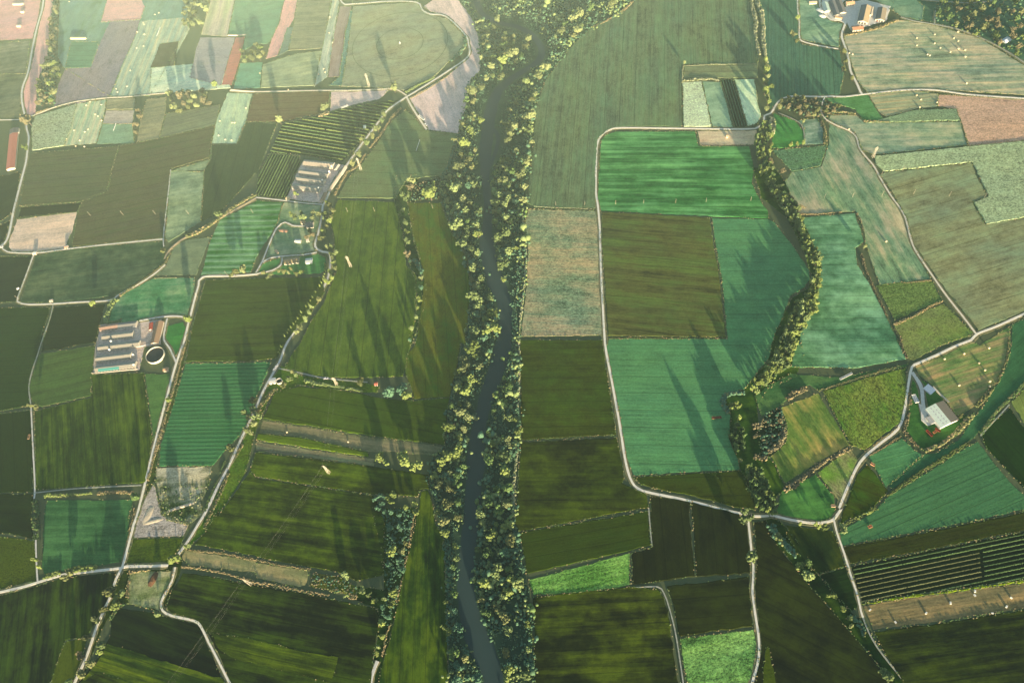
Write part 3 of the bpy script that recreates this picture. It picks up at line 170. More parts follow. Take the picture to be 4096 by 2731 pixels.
ROADS = [('gravel_road',3.9,'pale',[(788.2,721.2),(776.5,725.3),(708.8,750.7),(668.7,770.5),(631.8,780.4),(600.4,784.4),(569.8,786.6),(556.8,787.5),(540.7,788.7),(522.9,794.2),(510.3,796.4),(483.1,804.3),(464.4,808.1),(447.1,801.6),(436.2,788.8),(428.7,781.2),(419.3,778.8),(414,766.1),(402.5,758.5),(386.3,759.1),(310,779),(216.5,803.7),(196.6,804.6),(181.5,796.6),(172.5,781.5),(166,758.1),(158.1,723),(151.5,691.4),(148.9,665.1),(144.2,632),(139,604),(129.1,550.2),(120.4,499.2),(113.8,458.7),(111.4,437.6),(109.1,392.8),(106.4,344.6),(102.9,300.5),(102.7,283.1),(104.2,270.9),(109.1,262.1),(122.2,254.6),(155.8,240.8),(193.6,222.7),(210.8,215.2),(223.7,210.1),(236.9,208.3),(240.5,208.3),(258.3,200.2),(274.2,194.3),(286.4,191.6),(297.1,191.5),(302.4,193),(307.5,196.9),(314.6,203),(312.5,203.8),(330.6,225.6),(345.6,242.2),(358.5,252.9),(380.7,264.8),(401,274.5),(412.3,283.3),(421.8,296.8),(433.7,317.3),(443.6,334.3),(453.1,348.8),(462.5,352.2),(484.7,357.6),(515.1,366.1),(532.6,369.4),(542.3,375.8),(569.1,381.3),(606.8,391),(623.1,394.9)]),('gravel_road',3,'pale',[(302,191.8),(300.2,177.7),(299.7,157.8),(298,135.2),(297.2,115.3),(294.8,100.6),(294.5,94.2)]),('farm_track',2.4,'dim',[(294.5,94.2),(294.6,80.5),(297.4,65.5),(302.6,51.5),(308.9,35.6),(311.7,24.5)]),('gravel_road',3.4,'pale',[(216.2,213.3),(214.1,202.6),(209.8,181.7),(206.7,168.1),(205.6,160.2),(201.2,147.2),(196.6,134.6),(192.7,113.3),(190.2,96.6),(186.4,81.6),(180.8,69.2),(174.6,60.1),(166.2,47.6)]),('gravel_road',3.2,'warm',[(500.6,749.7),(510.6,735.3),(522.2,723.4),(527.7,708.6),(524.1,687.4),(525.9,671.8),(529.6,653.9),(529.9,635.4),(529.9,624),(531.1,597.4),(533.8,575.1),(533.9,557.7),(529.1,536.1),(525,513),(525.7,491.2),(528.6,462.5),(532.1,432.9),(537.8,400.6),(541.4,376.8)]),('farm_track',3.2,'pale',[(557.7,1034.3),(544.5,996.6),(536,964.6),(524.5,931.7),(524.2,920.8),(537.6,909.1),(554.5,897.9),(570.4,889.2)]),('gravel_road',4.5,'pale',[(657.5,1005.9),(648.8,990.7),(629.5,978.7),(612.4,957.7),(600.8,941.3),(586.4,917.6),(581.9,891.9),(577.4,866.8),(569.7,838),(568.6,813.3),(566.8,791.7),(568.1,786.6)]),('gravel_road',4.5,'pale',[(601.7,943.8),(596.1,952.3),(583.6,957.2),(580.5,978),(580,992.5),(590.4,1025)]),('farm_track',2.6,'pale',[(515.1,795.7),(506.3,783.1),(499.2,768.3),(499,756.6),(500.6,749.7)]),('farm_track',3,'dim',[(687.3,935.6),(701,922.1),(727.4,906),(755.2,886.7),(777.5,860.5),(796.4,829.3),(817.6,778.3)]),('farm_track',3,'dim',[(732.9,967),(767.3,951.6),(805.5,938),(831.4,936.4),(853.8,938.6)]),('farm_track',3,'dim',[(727.6,906.5),(742.4,935.8)]),('gravel_road',4.4,'grey',[(-757.8,1407.9),(-752.3,1358.5),(-752.3,1305.9),(-750,1248.6),(-745.5,1181.2),(-747.7,1141.5),(-744.1,1112.5),(-733.6,1077),(-726.4,1059.2),(-720.8,1034.1),(-712.9,1011.5),(-709.9,985.5),(-706.9,955.2),(-706.8,926.7),(-706.9,895),(-706.6,849.7),(-704.7,810),(-708.1,789.6),(-722.7,780.3)]),('farm_track',3,'warm',[(-726.4,1059.2),(-705.9,1064.8),(-679.4,1074.2),(-642.4,1078.5),(-592.8,1074.1),(-556.3,1067.5),(-522.2,1064.3),(-493.7,1060.3)]),('farm_track',3,'warm',[(-384.1,1038.6),(-340.4,1024.7),(-248.4,1003.9),(-176.1,986.2),(-122.3,975.6),(-108.4,968.1),(-97,953.4)]),('farm_track',2.4,'grey',[(-783.5,1068.1),(-734.5,1057.2)]),('gravel_road',3.6,'grey',[(-97.2,950.8),(-68.9,967.2),(-26.5,993.6),(9.4,1019.9),(13.9,1049.7),(10.5,1076.6),(-15.8,1131.5),(-41.5,1144.8),(-53.7,1160.5),(-61.6,1183),(-107.7,1199.2),(-176.6,1210.5),(-188.4,1213.9),(-194.9,1228.5),(-197.3,1248.7)]),('gravel_road',4.2,'grey',[(-97.2,950.8),(-108.4,943.4),(-130.9,926.1),(-148.2,900.4),(-178,857),(-199.8,822.7),(-210.3,809.8),(-220.9,788.7),(-231.4,760.7),(-234.8,755),(-236.8,734.3),(-242.1,706.6),(-247.1,687.5),(-244.9,678.1),(-236.4,670.3),(-227.1,665.3),(-226.7,645.8),(-231.1,622.1),(-242.2,600.4),(-260.5,573.6),(-275.5,548.6),(-287.1,529.1),(-295.6,504.9),(-306.7,484.3),(-316.2,465.5),(-324.1,445.3),(-340,409.2),(-354.8,374.4),(-366.8,350.2),(-378.3,323.9),(-386.5,310.4),(-396.8,292.9),(-408.2,277.2)]),('farm_track',4.2,'warm',[(-97.2,950.8),(-91.8,928.9),(-82,898.8),(-72.3,870.7)]),('farm_track',2.4,'grey',[(-468.6,881),(-468,835),(-468.1,780.3),(-467.3,744.5),(-465.1,729.7)]),('dirt_lane',3.6,'tan',[(-462.2,706.9),(-456.3,721.7),(-438.3,738.1),(-405.2,753.5),(-373.4,771.7),(-333.8,791.8)]),('farm_track',2.8,'grey',[(-460.4,696.6),(-472.1,685.4),(-494.2,670.9),(-516.4,660.4),(-523.7,656.3),(-533.9,650.9),(-578.4,657.5),(-613.4,662.1),(-650.6,668.9),(-664.4,675.6),(-667.4,682.9),(-663.2,718.8),(-658.7,755.9),(-658,760.9)]),('farm_track',2.8,'grey',[(-710.2,783.8),(-699.6,772.1),(-658,760.9),(-609.9,757.5),(-543.8,752.2),(-467.3,744.5)]),('farm_track',2.3,'dim',[(-613.3,661.1),(-614,638.1),(-618,608.3),(-619.7,596.7),(-620.9,582.1),(-623.8,557.1),(-623.6,533.8),(-615.6,504.8)]),('farm_track',2.7,'grey',[(-615.6,504.8),(-611.5,486.7),(-600.7,439),(-590.3,393.7),(-587.9,376.5)]),('farm_track',2.7,'grey',[(-577.9,332.5),(-575.5,319.1),(-570.7,296.5),(-565.7,275.8)]),('gravel_road',4,'pale',[(-326.8,653.1),(-329.9,651.9),(-360.2,655.5),(-404.3,663.1),(-409.6,649),(-414,623.8),(-416.5,606.1),(-419.1,590.5),(-421.9,568.2),(-424,556.9),(-429.6,535.1),(-434.6,508),(-441.8,461.8),(-447.7,422.1),(-454.6,370.3),(-459.9,333.4),(-462.6,322.6),(-467,293.7),(-470,276.7),(-474.9,265.2),(-477.5,255.9)]),('gravel_road',4,'pale',[(-479.7,244.3),(-483.5,235.4),(-486.1,227.7),(-490.6,215.7),(-493.5,202.5),(-498.1,184.3),(-504.9,166.9),(-508.9,154.7)]),('gravel_road',4.2,'pale',[(-615.1,271),(-582.8,272.6),(-563.1,275.3),(-538.4,278.5),(-520.7,277.9),(-472.3,274.6),(-466.1,275.4),(-437.9,271.1),(-417.5,268.2)]),('farm_track',3.4,'pale',[(-409.7,265),(-412.2,249.6),(-418.5,237.5),(-422,228.6),(-419.3,220),(-409,213.1),(-384.1,203.7),(-376.4,196.8),(-366.9,179.5),(-356.5,161.3),(-344.9,140.2),(-337.4,127.5)]),('farm_track',2.9,'grey',[(-330,654.4),(-321.1,673.2),(-310.7,705.7),(-301.4,728.1),(-290.2,736),(-278.8,727.2),(-261.1,722.2)]),('farm_track',2.9,'grey',[(-321,670.2),(-310.1,675.7),(-283.4,673.7),(-263,671.2),(-245,671.2)]),('farm_track',2.9,'grey',[(-293.6,672.1),(-295,660.7),(-306.6,653.6),(-326.8,652.6)]),('farm_track',2.2,'dim',[(-296.2,496),(-275.4,487),(-254.1,477.1),(-234.5,469.2),(-184.4,453.8)]),('farm_track',2.4,'grey',[(-333.9,793.4),(-300.4,780.9),(-260.8,765.3),(-234.7,756.7)]),('farm_track',2,'dim',[(-589.9,383.8),(-536.1,379.6),(-458.6,369.6)]),('farm_track',3.2,'grey',[(-430.8,532),(-441.7,556.1),(-450.4,570),(-450.5,588.1),(-448.9,603.8)]),('farm_track',3.2,'grey',[(-487.3,607.8),(-449.2,607.1),(-426,600.9),(-419.1,590.5)]),('farm_track',5,'grey',[(-200.1,105.7),(-196.5,119.6),(-190.1,132.3)]),('farm_track',2,'dim',[(81,159.2),(103.7,156.5),(108.9,149.4),(110.6,133.5),(110.4,106.6),(105.5,57.2)]),('farm_track',6,'grey',[(450.1,341.9),(452.1,328.3),(451.3,318.2),(446.4,304.8),(443,292.7),(440.9,279.2)]),('farm_track',1.8,'dim',[(535.2,283.3),(515,270.6),(488.2,253.9)]),('farm_track',1.8,'dim',[(115.2,238.8),(111.1,214.7),(108.8,198.1)]),('farm_track',1.8,'dim',[(439.7,779.6),(453.1,765.7),(463,751.7),(462.2,735.8),(456.4,717)])]
YARDS = [('gravel_apron','grey',[(441.1,304.4),(445.3,297.9),(443.1,287.1),(449,283.2),(451.1,276.6),(439.2,275.4),(435,283.1)]),('gravel_apron','grey',[(593.3,968.7),(633.6,989.1),(650.4,990.3),(683,963.7),(663,932.5),(629.2,927.9),(604,926.5),(604.3,945.9),(584.5,959.8),(579.1,984.1),(587.8,1007.9),(624.2,997.7)])]
RIVERLAND = [(-1.5,1193.1),(22.5,1145.4),(30.8,1103.6),(31.4,1030.9),(22.4,978.2),(1.8,956.9),(-12.4,896.4),(-26.4,849.8),(-42,808),(-53.2,772.8),(-60.8,771.2),(-63.4,724.2),(-54.3,664.6),(-38.5,614.4),(-42.1,559.8),(-53.2,509.7),(-63.7,481.2),(-85.1,414.2),(-98.2,353.5),(-112.7,340.7),(-120.4,321.4),(-120.2,302.5),(-113,271.5),(-109.6,243.7),(-113,193.9),(-115.3,160.2),(-121.8,93.3),(-36.9,79.8),(-27.7,145.6),(-28.1,186.4),(-28.6,236.9),(-28.1,264.6),(-26.7,277.7),(-10.2,342.6),(2.6,429.3),(9.9,476.1),(12.1,481.1),(29.8,551.7),(42.1,615.8),(44.8,664.4),(53.1,687),(59.9,734.1),(64.9,745),(82,824.5),(101,892.9),(128.9,942.5),(180.2,1005.1),(233.7,1041.9),(275.6,1062.7),(302.8,1106.6)]
RIVER = [(40.9,1199.3,10.1),(41.3,1147.3,10.6),(48.6,1116.6,9),(73,1088.8,8.8),(99.8,1071.1,8.8),(118.9,1044.4,10.1),(128,1008.7,9.9),(119,980.9,11.2),(94.5,964.2,9.7),(69.9,949.8,12.5),(47.5,929.1,15.1),(31.9,896.3,18.3),(21.1,855.8,18.6),(11.3,812.1,18.3),(3.3,761.1,12.7),(0.9,719.5,10.6),(-3.1,679.9,12.2),(-10.5,642.5,18),(-11.3,605.2,20.6),(-7.7,571.8,22),(-2,539.1,18.7),(-3.8,499.1,18.9),(-15.2,462.6,20.7),(-25,439.6,19.3),(-39.9,409.3,18),(-51.7,379.5,15.6),(-59.8,352.8,18.4),(-64.8,324.8,21.2),(-70.3,301,17.9),(-75.2,273.6,17.6),(-83.4,238.2,17.2),(-89.5,210.8,17.8),(-92.6,188.5,17.6),(-92.5,166.2,20.1),(-88.8,144,23.3),(-81.8,121.9,23.8),(-76.4,102.7,20),(-75.1,80.6,17.1)]
SIDE = [(20.8,854,6.7),(30.8,839.4,5.9),(30.9,821,5.9),(24,800,5.8),(14.8,780.1,5.8),(6.6,767.2,5.7)]
PIV = (-98.4,1081.9)
PIV_R = [39.3,80.3]
PIVEND = (-114.6,983.7)
CAM = [[0.985011,0.172491,-0,0.0],[-0.14823,0.846469,-0.511388,0.0],[-0.08821,0.503722,0.85935,800.0],[0,0,0,1.0]]
SUN = (6.4,171,5,(1,0.79,0.52))
SKY = 0.095
HAZE = (4.5e-05,(0.72,1,0.86),-0.76)
DENOISE = True
EXPO = 1.75
FOLIAGE = {'bright': ((0.077,0.118,0.028),(0.248,0.325,0.094)),'pale': ((0.093,0.124,0.05),(0.275,0.33,0.143)),'palegreen': ((0.074,0.118,0.04),(0.237,0.319,0.127)),'green': ((0.037,0.081,0.024),(0.138,0.231,0.072)),'teal': ((0.055,0.14,0.08),(0.1,0.21,0.13)),'olive': ((0.071,0.09,0.028),(0.209,0.237,0.099)),'brown': ((0.12,0.115,0.06),(0.2,0.18,0.1)),'lime': ((0.081,0.124,0.028),(0.242,0.319,0.088)),'tan': ((0.27,0.22,0.11),(0.4,0.33,0.18)),'under': ((0.042,0.11,0.062),(0.085,0.175,0.1)),'cream': ((0.25,0.28,0.16),(0.36,0.38,0.24))}
ROADC = {'pale': ((0.72,0.68,0.57),(0.86,0.82,0.7)),'warm': ((0.68,0.61,0.47),(0.82,0.75,0.6)),'grey': ((0.54,0.53,0.48),(0.72,0.71,0.65)),'dim': ((0.24,0.27,0.22),(0.44,0.45,0.38)),'tan': ((0.42,0.33,0.2),(0.56,0.45,0.3))}
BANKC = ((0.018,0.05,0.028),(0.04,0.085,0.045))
WATERC = ((0.026,0.05,0.05),(0.038,0.066,0.064))
TRACKC = (0.12,0.15,0.06)
VERGEC = ((0.09,0.12,0.055),(0.26,0.23,0.13))
BASE_COLS = [(0.1,0.14,0.06),(0.16,0.17,0.09),(0.07,0.11,0.05),(0.22,0.2,0.12),(0.11,0.15,0.08),(0.08,0.1,0.05)]
MARGIN = ((0.045,0.08,0.04),(0.12,0.135,0.06))
MAT = {}
TREE_TONES = [
('bright','yellow green'),
('pale','cream'),
('palegreen','pale green'),
('green','deep green'),
('teal','blue green'),
('olive','olive'),
('brown','brown'),
('lime','lime')]
TREE_GROUPS = [
('belt_tree','trees of the north belt'),
('copse_tree','trees of the copse'),
('field_tree','trees between the fields'),
('garden_tree','trees around the hamlet'),
('grove_tree','trees of the northern groves'),
('hedgerow_tree','trees of the short hedgerow'),
('hill_tree','trees of the hilltop woods'),
('riverside_tree','trees of the river wood'),
('roadside_tree','trees along the roads'),
('stream_tree','trees along the stream'),
('valley_tree','trees of the wooded slope')]
TREE_SETS = [
(7,'{size} {tone} outer west bank tree by the grid marked brown field',[(-46.6,670.1,11.17,2),(-48,655.4,6.04,4)]),
(7,'{size} {tone} mid wood west bank tree by the grid marked brown field',[(-46.1,636.6,8.61,2),(-34.8,655,4.78,2),(-32.4,693.3,7.1,2),(-34.6,664.1,5.15,2),(-32.1,674.4,5.03,3),(-38.1,646.2,5.63,2)]),
(7,'{size} {tone} outer west bank tree by the dark green corner field',[(-46.8,761.9,6.68,1),(-31.7,776.5,9.25,1),(-27.2,800.7,5.26,5),(-33.3,761.6,5.3,2)]),
(7,'{size} {tone} outer west bank tree by the brown fallow corner',[(-35.1,713.6,7.32,1),(-45.4,704.7,6.05,2),(-49.2,746,7.33,3),(-40.9,734.1,10.52,2),(-56.6,736.2,3.86,2),(-54.7,715.7,4.88,1)]),
(7,'{size} {tone} mid wood west bank tree by the brown fallow corner',[(-24.3,707.6,4.05,1),(-13.1,741.1,5.51,2),(-23.2,738.7,6.64,4)]),
(7,'{size} {tone} mid wood west bank tree by the waist of the brown field',[(-34,592.5,8.4,2),(-33.5,564.5,6.14,1),(-32.4,626.5,6.73,2),(-38.1,576,4.67,1)]),
(7,'{size} {tone} waterside west bank tree by the waist of the brown field',[(-25.3,574.2,6.79,2),(-24.9,618.5,6.2,2)]),
(7,'{size} {tone} mid wood west bank tree by the dark foot of the brown field',[(-33.3,532.8,8.87,2),(-43.7,495.9,8.69,2),(-39.6,547.8,9.83,2),(-31,511.5,5.77,3),(-37.5,522,5.21,4)]),
(7,'{size} {tone} waterside west bank tree by the dark foot of the brown field',[(-19.7,516.2,8.77,0),(-22.5,494,10.11,0),(-16.8,541.3,6.55,2),(-20.5,531.9,5.11,4)]),
(7,'{size} {tone} waterside west bank tree by the grid marked brown field',[(-20.4,647.7,7.06,0),(-20.7,666.5,7.65,2),(-13.7,689,5.54,2)]),
(7,'{size} {tone} mid wood west bank tree by the end of the tramline field',[(-49,473.8,10.74,0),(-62.5,446.1,7.76,1),(-46,447.1,5.63,1),(-33.8,483.8,7.16,4),(-48.4,461,5.14,0)]),
(7,'{size} {tone} mid wood west bank tree by the dark blue corner tree',[(-55.2,428.3,6.27,0),(-71.9,427.3,5.58,1),(-63.9,412.1,8.09,0),(-76.2,416.6,7.73,2),(-74.3,400.2,3.92,0),(-63.5,422.7,4.8,0),(-63.9,432.1,5.31,3)]),
(7,'{size} {tone} mid wood west bank tree by the wide striped strip',[(-74.9,386,8.18,1),(-85.8,370.1,9.46,0),(-79.5,355.6,4.35,0),(-74.1,367.2,5.21,1)]),
(7,'{size} {tone} waterside west bank tree by the wide striped strip',[(-63.9,378.3,7.45,1)]),
(7,'{size} {tone} mid wood west bank tree by the grey stubble strip',[(-83.8,341.7,8.63,0),(-99,331.9,9.26,0),(-85,334.6,5.95,0)]),
(7,'{size} {tone} mid wood west bank tree by the lone strip trees',[(-94.9,316.5,4.58,1),(-97,295.1,5.81,5),(-98.8,304.2,4.89,1)]),
(7,'{size} {tone} outer west bank tree by the lone strip trees',[(-108.8,303.8,5.85,1),(-112.7,317,5.26,0),(-105.9,322.5,4.57,0),(-114.9,295.1,5.24,4)]),
(7,'{size} {tone} mid wood west bank tree by the copse field top',[(-101.1,280,6.4,5),(-107.8,261.3,7.59,5)]),
(7,'{size} {tone} waterside west bank tree by the dark blue corner tree',[(-63.2,396.8,5.48,1)]),
(7,'{size} {tone} outer west bank tree by the copse field top',[(-114.2,275.9,5.11,0)]),
(7,'{size} {tone} waterside west bank tree by the copse field top',[(-91.9,263,5.05,5),(-88.8,280,5.59,3)]),
(7,'{size} {tone} mid wood west bank tree by the grey green reeds',[(-107,247.8,6.27,0)]),
(7,'{size} {tone} waterside west bank tree by the grey green reeds',[(-99,232,4.96,0),(-100.5,219,4.92,2),(-103.6,210.6,3.51,3)]),
(7,'{size} {tone} mid wood west bank tree by the narrow copse field',[(-115,175.9,2.99,0)]),
(7,'{size} {tone} mid wood west bank tree by the lowest river bend',[(-115.5,150,5.64,0),(-107.4,113,5.54,4),(-111.3,96.9,7.43,4),(-112.2,123.7,6.71,3),(-100.6,101.4,4.9,4)]),
(7,'{size} {tone} waterside west bank tree by the lowest river bend',[(-100.1,119.1,5.74,5),(-105.1,149.6,6.01,4),(-102.8,142.1,3.61,4),(-92.2,100.2,5.68,4)]),
(7,'{size} {tone} waterside east bank tree by the lower olive field',[(-30.6,404.1,5.21,0),(-35,383.2,4.65,3)]),
(7,'{size} {tone} waterside east bank tree by the dark field',[(-43.6,343.3,5.02,0),(-48.7,322.9,7.57,3),(-43.5,356.1,4.87,3)]),
(7,'{size} {tone} mid wood east bank tree by the lower olive field',[(-19.7,371.9,6.04,2),(-15.9,410.8,7.91,3),(-22.6,391.8,6.21,3)]),
(7,'{size} {tone} mid wood east bank tree by the dark field',[(-25.6,340,6.59,1),(-34.4,322.6,9.14,2)]),
(7,'{size} {tone} outer east bank tree by the dark field foot',[(-31,301.8,9.02,0),(-38.2,270.9,7.58,1),(-31.8,287.2,7.85,3)]),
(7,'{size} {tone} waterside east bank tree by the dark field foot',[(-66,250.6,6,2),(-64.5,261.9,6.41,2)]),
(7,'{size} {tone} mid wood east bank tree by the dark green field',[(-57.3,236.4,6.81,0),(-64.2,220.3,6.22,3),(-50.9,248.7,3.94,3),(-65.3,206.8,4.09,2)]),
(7,'{size} {tone} outer east bank tree by the dark green field',[(-39.5,245.6,6.84,0),(-44.6,215.2,7.17,4),(-40,227.5,8.74,5)]),
(7,'{size} {tone} mid wood east bank tree by the bright green meadow',[(-72.2,187.6,7.8,0),(-56.4,171.9,4.74,2),(-58.4,197.2,8.31,2),(-70.6,197.4,4.33,4)]),
(7,'{size} {tone} waterside east bank tree by the bright green meadow',[(-77.4,173.2,4.76,5)]),
(7,'{size} {tone} outer east bank tree by the bright green meadow',[(-47,187.1,6.58,0),(-48.5,177.1,5.94,0),(-45.6,197.7,4.92,3),(-31.3,197.9,4.4,4)]),
(7,'{size} {tone} mid wood east bank tree by the bottom dark field',[(-57.9,151.7,7.02,5),(-61.9,162.5,4.44,5),(-54.7,137.2,5.25,2)]),
(7,'{size} {tone} waterside east bank tree by the lowest dark field edge',[(-60.5,119,5.72,5),(-62.2,98.3,7.89,0)]),
(7,'{size} {tone} waterside west bank tree by the north end of the beige field',[(69.5,1089.2,7.31,1)]),
(7,'{size} {tone} outer west bank tree by the north end of the beige field',[(44,1053.3,6.64,1),(82.1,1020,6.39,3),(60.2,1017.2,5.78,3),(72.1,1034.2,7.24,5),(39.7,1033.4,6.77,5),(39,1069.1,4.24,5),(70.3,1020.6,7.44,3),(63.1,1030.1,4.5,2),(48.8,1062.6,4.54,1),(74.7,1045.4,6.46,2),(56.7,1025.9,3.76,3)]),
(7,'{size} {tone} mid wood west bank tree by the wide part of the beige field',[(64.1,984.9,10.12,0),(9.9,924.5,10.8,1),(23.1,935.4,7.21,1),(55.8,975.2,5.23,3),(53,961.9,4.83,3),(5.4,905.3,5.87,5),(-4.9,897,4.09,3),(32.7,954.4,4.61,1),(43.1,958,4.86,2)]),
(7,'{size} {tone} outer west bank tree by the wide part of the beige field',[(43,976.5,8.26,1),(76.6,997.5,8.31,1),(49.7,1003,4.99,3),(-4.2,912.1,5.89,3),(68.7,1006.9,4.92,5),(29.6,1004.6,4.23,1),(42.8,994.4,3.84,2),(60.6,1002.7,4.56,3)]),
(7,'{size} {tone} waterside west bank tree by the beige field point',[(10.4,863.7,6.98,0),(-6.3,805.5,3.95,5)]),
(7,'{size} {tone} mid wood west bank tree by the beige field point',[(-8.7,846,7.8,0),(-20.1,819,9.43,0),(0.6,879.3,4.37,5),(-6.4,875.6,4.86,2),(1.3,869.7,3.93,5)]),
(7,'{size} {tone} waterside west bank tree by the wide part of the beige field',[(53.6,951,7.24,1)]),
(7,'{size} {tone} outer east bank tree by the middle of the striped field',[(85.5,851.8,12.08,1),(69.3,887.7,5.26,1),(92.6,889.1,6.1,5),(74.3,844.1,4.52,3),(78.8,824.3,6.92,2)]),
(7,'{size} {tone} waterside east bank tree by the diagonal tramline',[(111.2,1027.2,8.39,1)]),
(7,'{size} {tone} outer east bank tree by the diagonal tramline',[(85.1,1000.7,8.31,1),(165.9,1035.1,8.37,1),(191.9,1026.9,9.24,1),(180.9,1018.7,6.32,5),(200.7,1037.7,4.31,2)]),
(7,'{size} {tone} outer east bank tree by the bulge of the striped field',[(112.4,936.4,8.94,1),(100.7,901.9,5.05,1)]),
(7,'{size} {tone} outer east bank tree by the striped field far end',[(188.2,1055.4,10.31,1),(205.8,1069.4,9.41,1),(266.2,1080.3,6.57,1),(255.5,1076.2,7.46,1),(223.6,1081.3,7.36,3),(175.4,1049.5,5.39,3),(193.4,1079.9,3.84,3)]),
(7,'{size} {tone} mid wood east bank tree by the bulge of the striped field',[(126.1,954.9,8.1,1),(92.5,931.9,8.35,2)]),
(7,'{size} {tone} mid wood east bank tree by the middle of the striped field',[(60.2,837.7,8.58,1),(47.8,845.7,7.04,1),(57.7,877.1,4.14,5),(51.9,826.3,8.63,1)]),
(7,'{size} {tone} mid wood east bank tree by the striped field foot',[(24.6,735.1,8.18,1),(17.7,709.9,7.27,2),(22.7,691,6.43,2),(30.5,713.3,4.81,1),(33.1,724.3,3.84,2),(27.6,700.7,6.88,2)]),
(7,'{size} {tone} waterside east bank tree by the poppy meadow top',[(3.6,630.8,9.32,2),(5.6,665,6.34,3)]),
(7,'{size} {tone} waterside east bank tree by the poppy meadow middle',[(3.8,589.3,9.11,2),(3.1,567,4.49,0)]),
(7,'{size} {tone} mid wood east bank tree by the poppy meadow top',[(18.9,641,9.36,2),(13.2,681.8,4.25,2),(13,654.3,6.3,3),(20.5,668,7.03,2),(26.4,659.9,5.11,3)]),
(8,'bright round tree alone by the track corner below the olive field',[(-552.5,644,4.47,0)]),
(8,'olive tree straddling the head of the field lane',[(-461.9,717.6,4.43,5)]),
(8,'pale tree at the lane hedge under the dark tree shadows',[(-386.4,766.7,5.89,2)]),
(8,'bright green tree at the entrance of the long sheds',[(-415.9,590,7.14,0)]),
(8,'wide olive tree on the lane north of the brown field',[(-357.7,654.5,6.2,5)]),
(8,'pale tree next to the wide olive lane tree',[(-343.8,656.3,6.2,1)]),
(8,'brown tree at the road junction above the red roof',[(-712.2,1037.2,10.2,6)]),
(8,'lime tree beside the road near the red roof',[(-707.6,981.2,5.15,0)]),
(8,'bright tree right of the walled off grove',[(-406,1048.8,6.75,0)]),
(8,'pale round tree at the upper corner of the striped orchard',[(-297.2,938.3,7.47,1)]),
(8,'pale tree on the point of the striped orchard',[(-226.4,948.8,7.08,1)]),
(8,'pale tree just above the river field crossroads',[(-114.2,964.8,7.79,1)]),
(8,'uppermost pale tree beside the orchard road',[(-133.9,913.6,5.44,1)]),
(8,'second tree down the orchard road',[(-140,900.6,5.05,2)]),
(8,'large pale tree half way down the orchard road',[(-145.9,883.5,6.44,1)]),
(8,'olive tree after the large pale one on the orchard road',[(-155.4,872.5,5.34,5)]),
(8,'pale green tree near the foot of the orchard road',[(-163.7,857.2,6.02,2)]),
(8,'pale tree behind the pylon on the orchard road',[(-175.7,836.7,5.97,1)]),
(8,'olive tree opposite the top shed of the grey yard',[(-189.1,819.3,5.93,5)]),
(8,'small pale tree on the orchard side of the road',[(-186.9,840.7,4.58,1)]),
(8,'small pale tree at the orchard edge above',[(-171.4,869.4,3.92,1)]),
(3,'small bright tree in the grey yard below the sheds',[(-272.6,780.1,4.14,0)]),
(2,'big pale tree above the brown fallow corner',[(-105.1,763.8,7.57,1)]),
(2,'brown tree under the big pale corner tree',[(-105.3,754.1,6.36,6)]),
(2,'pale green tree at the head of the field divide',[(-112.1,737.6,7.48,2)]),
(2,'first small tree down the field divide',[(-119.1,716.3,4.6,2)]),
(2,'second tree down the field divide',[(-116.9,690.9,5.51,2)]),
(2,'third small bright tree on the field divide',[(-116.8,675,4.18,0)]),
(2,'fourth tree down the field divide',[(-118,657.7,4.78,2)]),
(2,'brown tree just above the blue grey bushes',[(-117.9,637.8,5.36,6)]),
(2,'pale tree just below the blue grey bushes',[(-104.1,592.9,5.53,1)]),
(2,'blue green tree lower on the field divide',[(-105.9,577.3,4.88,4)]),
(2,'bright tree lower on the field divide',[(-109.5,558.8,4.23,0)]),
(2,'small bright tree before the gap in the field divide',[(-113.1,547.6,3.6,0)]),
(2,'pale green tree after the gap in the field divide',[(-115.4,534,3.87,2)]),
(2,'lone tree near the foot of the field divide',[(-121.7,518,4.14,2)]),
(2,'last tiny blue tree on the field divide',[(-126.2,501.1,2.93,4)]),
(2,'huge lime tree east of the brown fallow corner',[(-78,729,13.22,0)]),
(2,'second lime tree behind the huge lime tree',[(-71.3,743.1,7.46,0)]),
(2,'olive tree beyond the short pale hedge',[(-190.7,451.3,6.02,5)]),
(2,'broad blue green tree at the foot of the field divide',[(-154.3,432.1,9.9,4)]),
(2,'dark blue tree right of the broad blue green tree',[(-139.5,431.3,8.74,4)]),
(2,'bright tree in front of the dark blue tree',[(-137.1,421.6,7.29,0)]),
(2,'lone bright tree standing in the strip fields',[(-171.6,343.6,8.32,0)]),
(2,'large bright tree right of the lone strip tree',[(-142.3,338.3,10.01,0)]),
(2,'bright green tree between strip trees and river wood',[(-131.8,330.3,7.69,0)]),
(1,'bright tree at the top of the copse',[(-163.1,295.9,7.81,0)]),
(1,'small bright tree in the upper copse',[(-147.6,284.5,4.12,0)]),
(1,'bright tree on the upper right edge of the copse',[(-137.8,287.1,4.9,0)]),
(1,'bright tree lower on the right edge of the copse',[(-137.4,278.1,4.36,0)]),
(1,'bright tree half way down the copse',[(-167.1,237.8,7.27,0)]),
(1,'olive tree beside the bright mid copse tree',[(-156,236.4,5.25,5)]),
(1,'olive tree above the mid copse pair',[(-151.3,245,4.02,5)]),
(1,'big bright tree low in the copse',[(-168.2,194.9,7.07,0)]),
(1,'bright tree under the big low copse tree',[(-171.1,185.5,4.84,0)]),
(1,'pale tree at the tip of the strip meadow',[(-201,202.6,5.16,2)]),
(1,'bright tree on the pale track below the copse',[(-182.7,153.1,4.03,0)]),
(1,'pale tree lower on the track below the copse',[(-186.3,144.1,3.3,2)]),
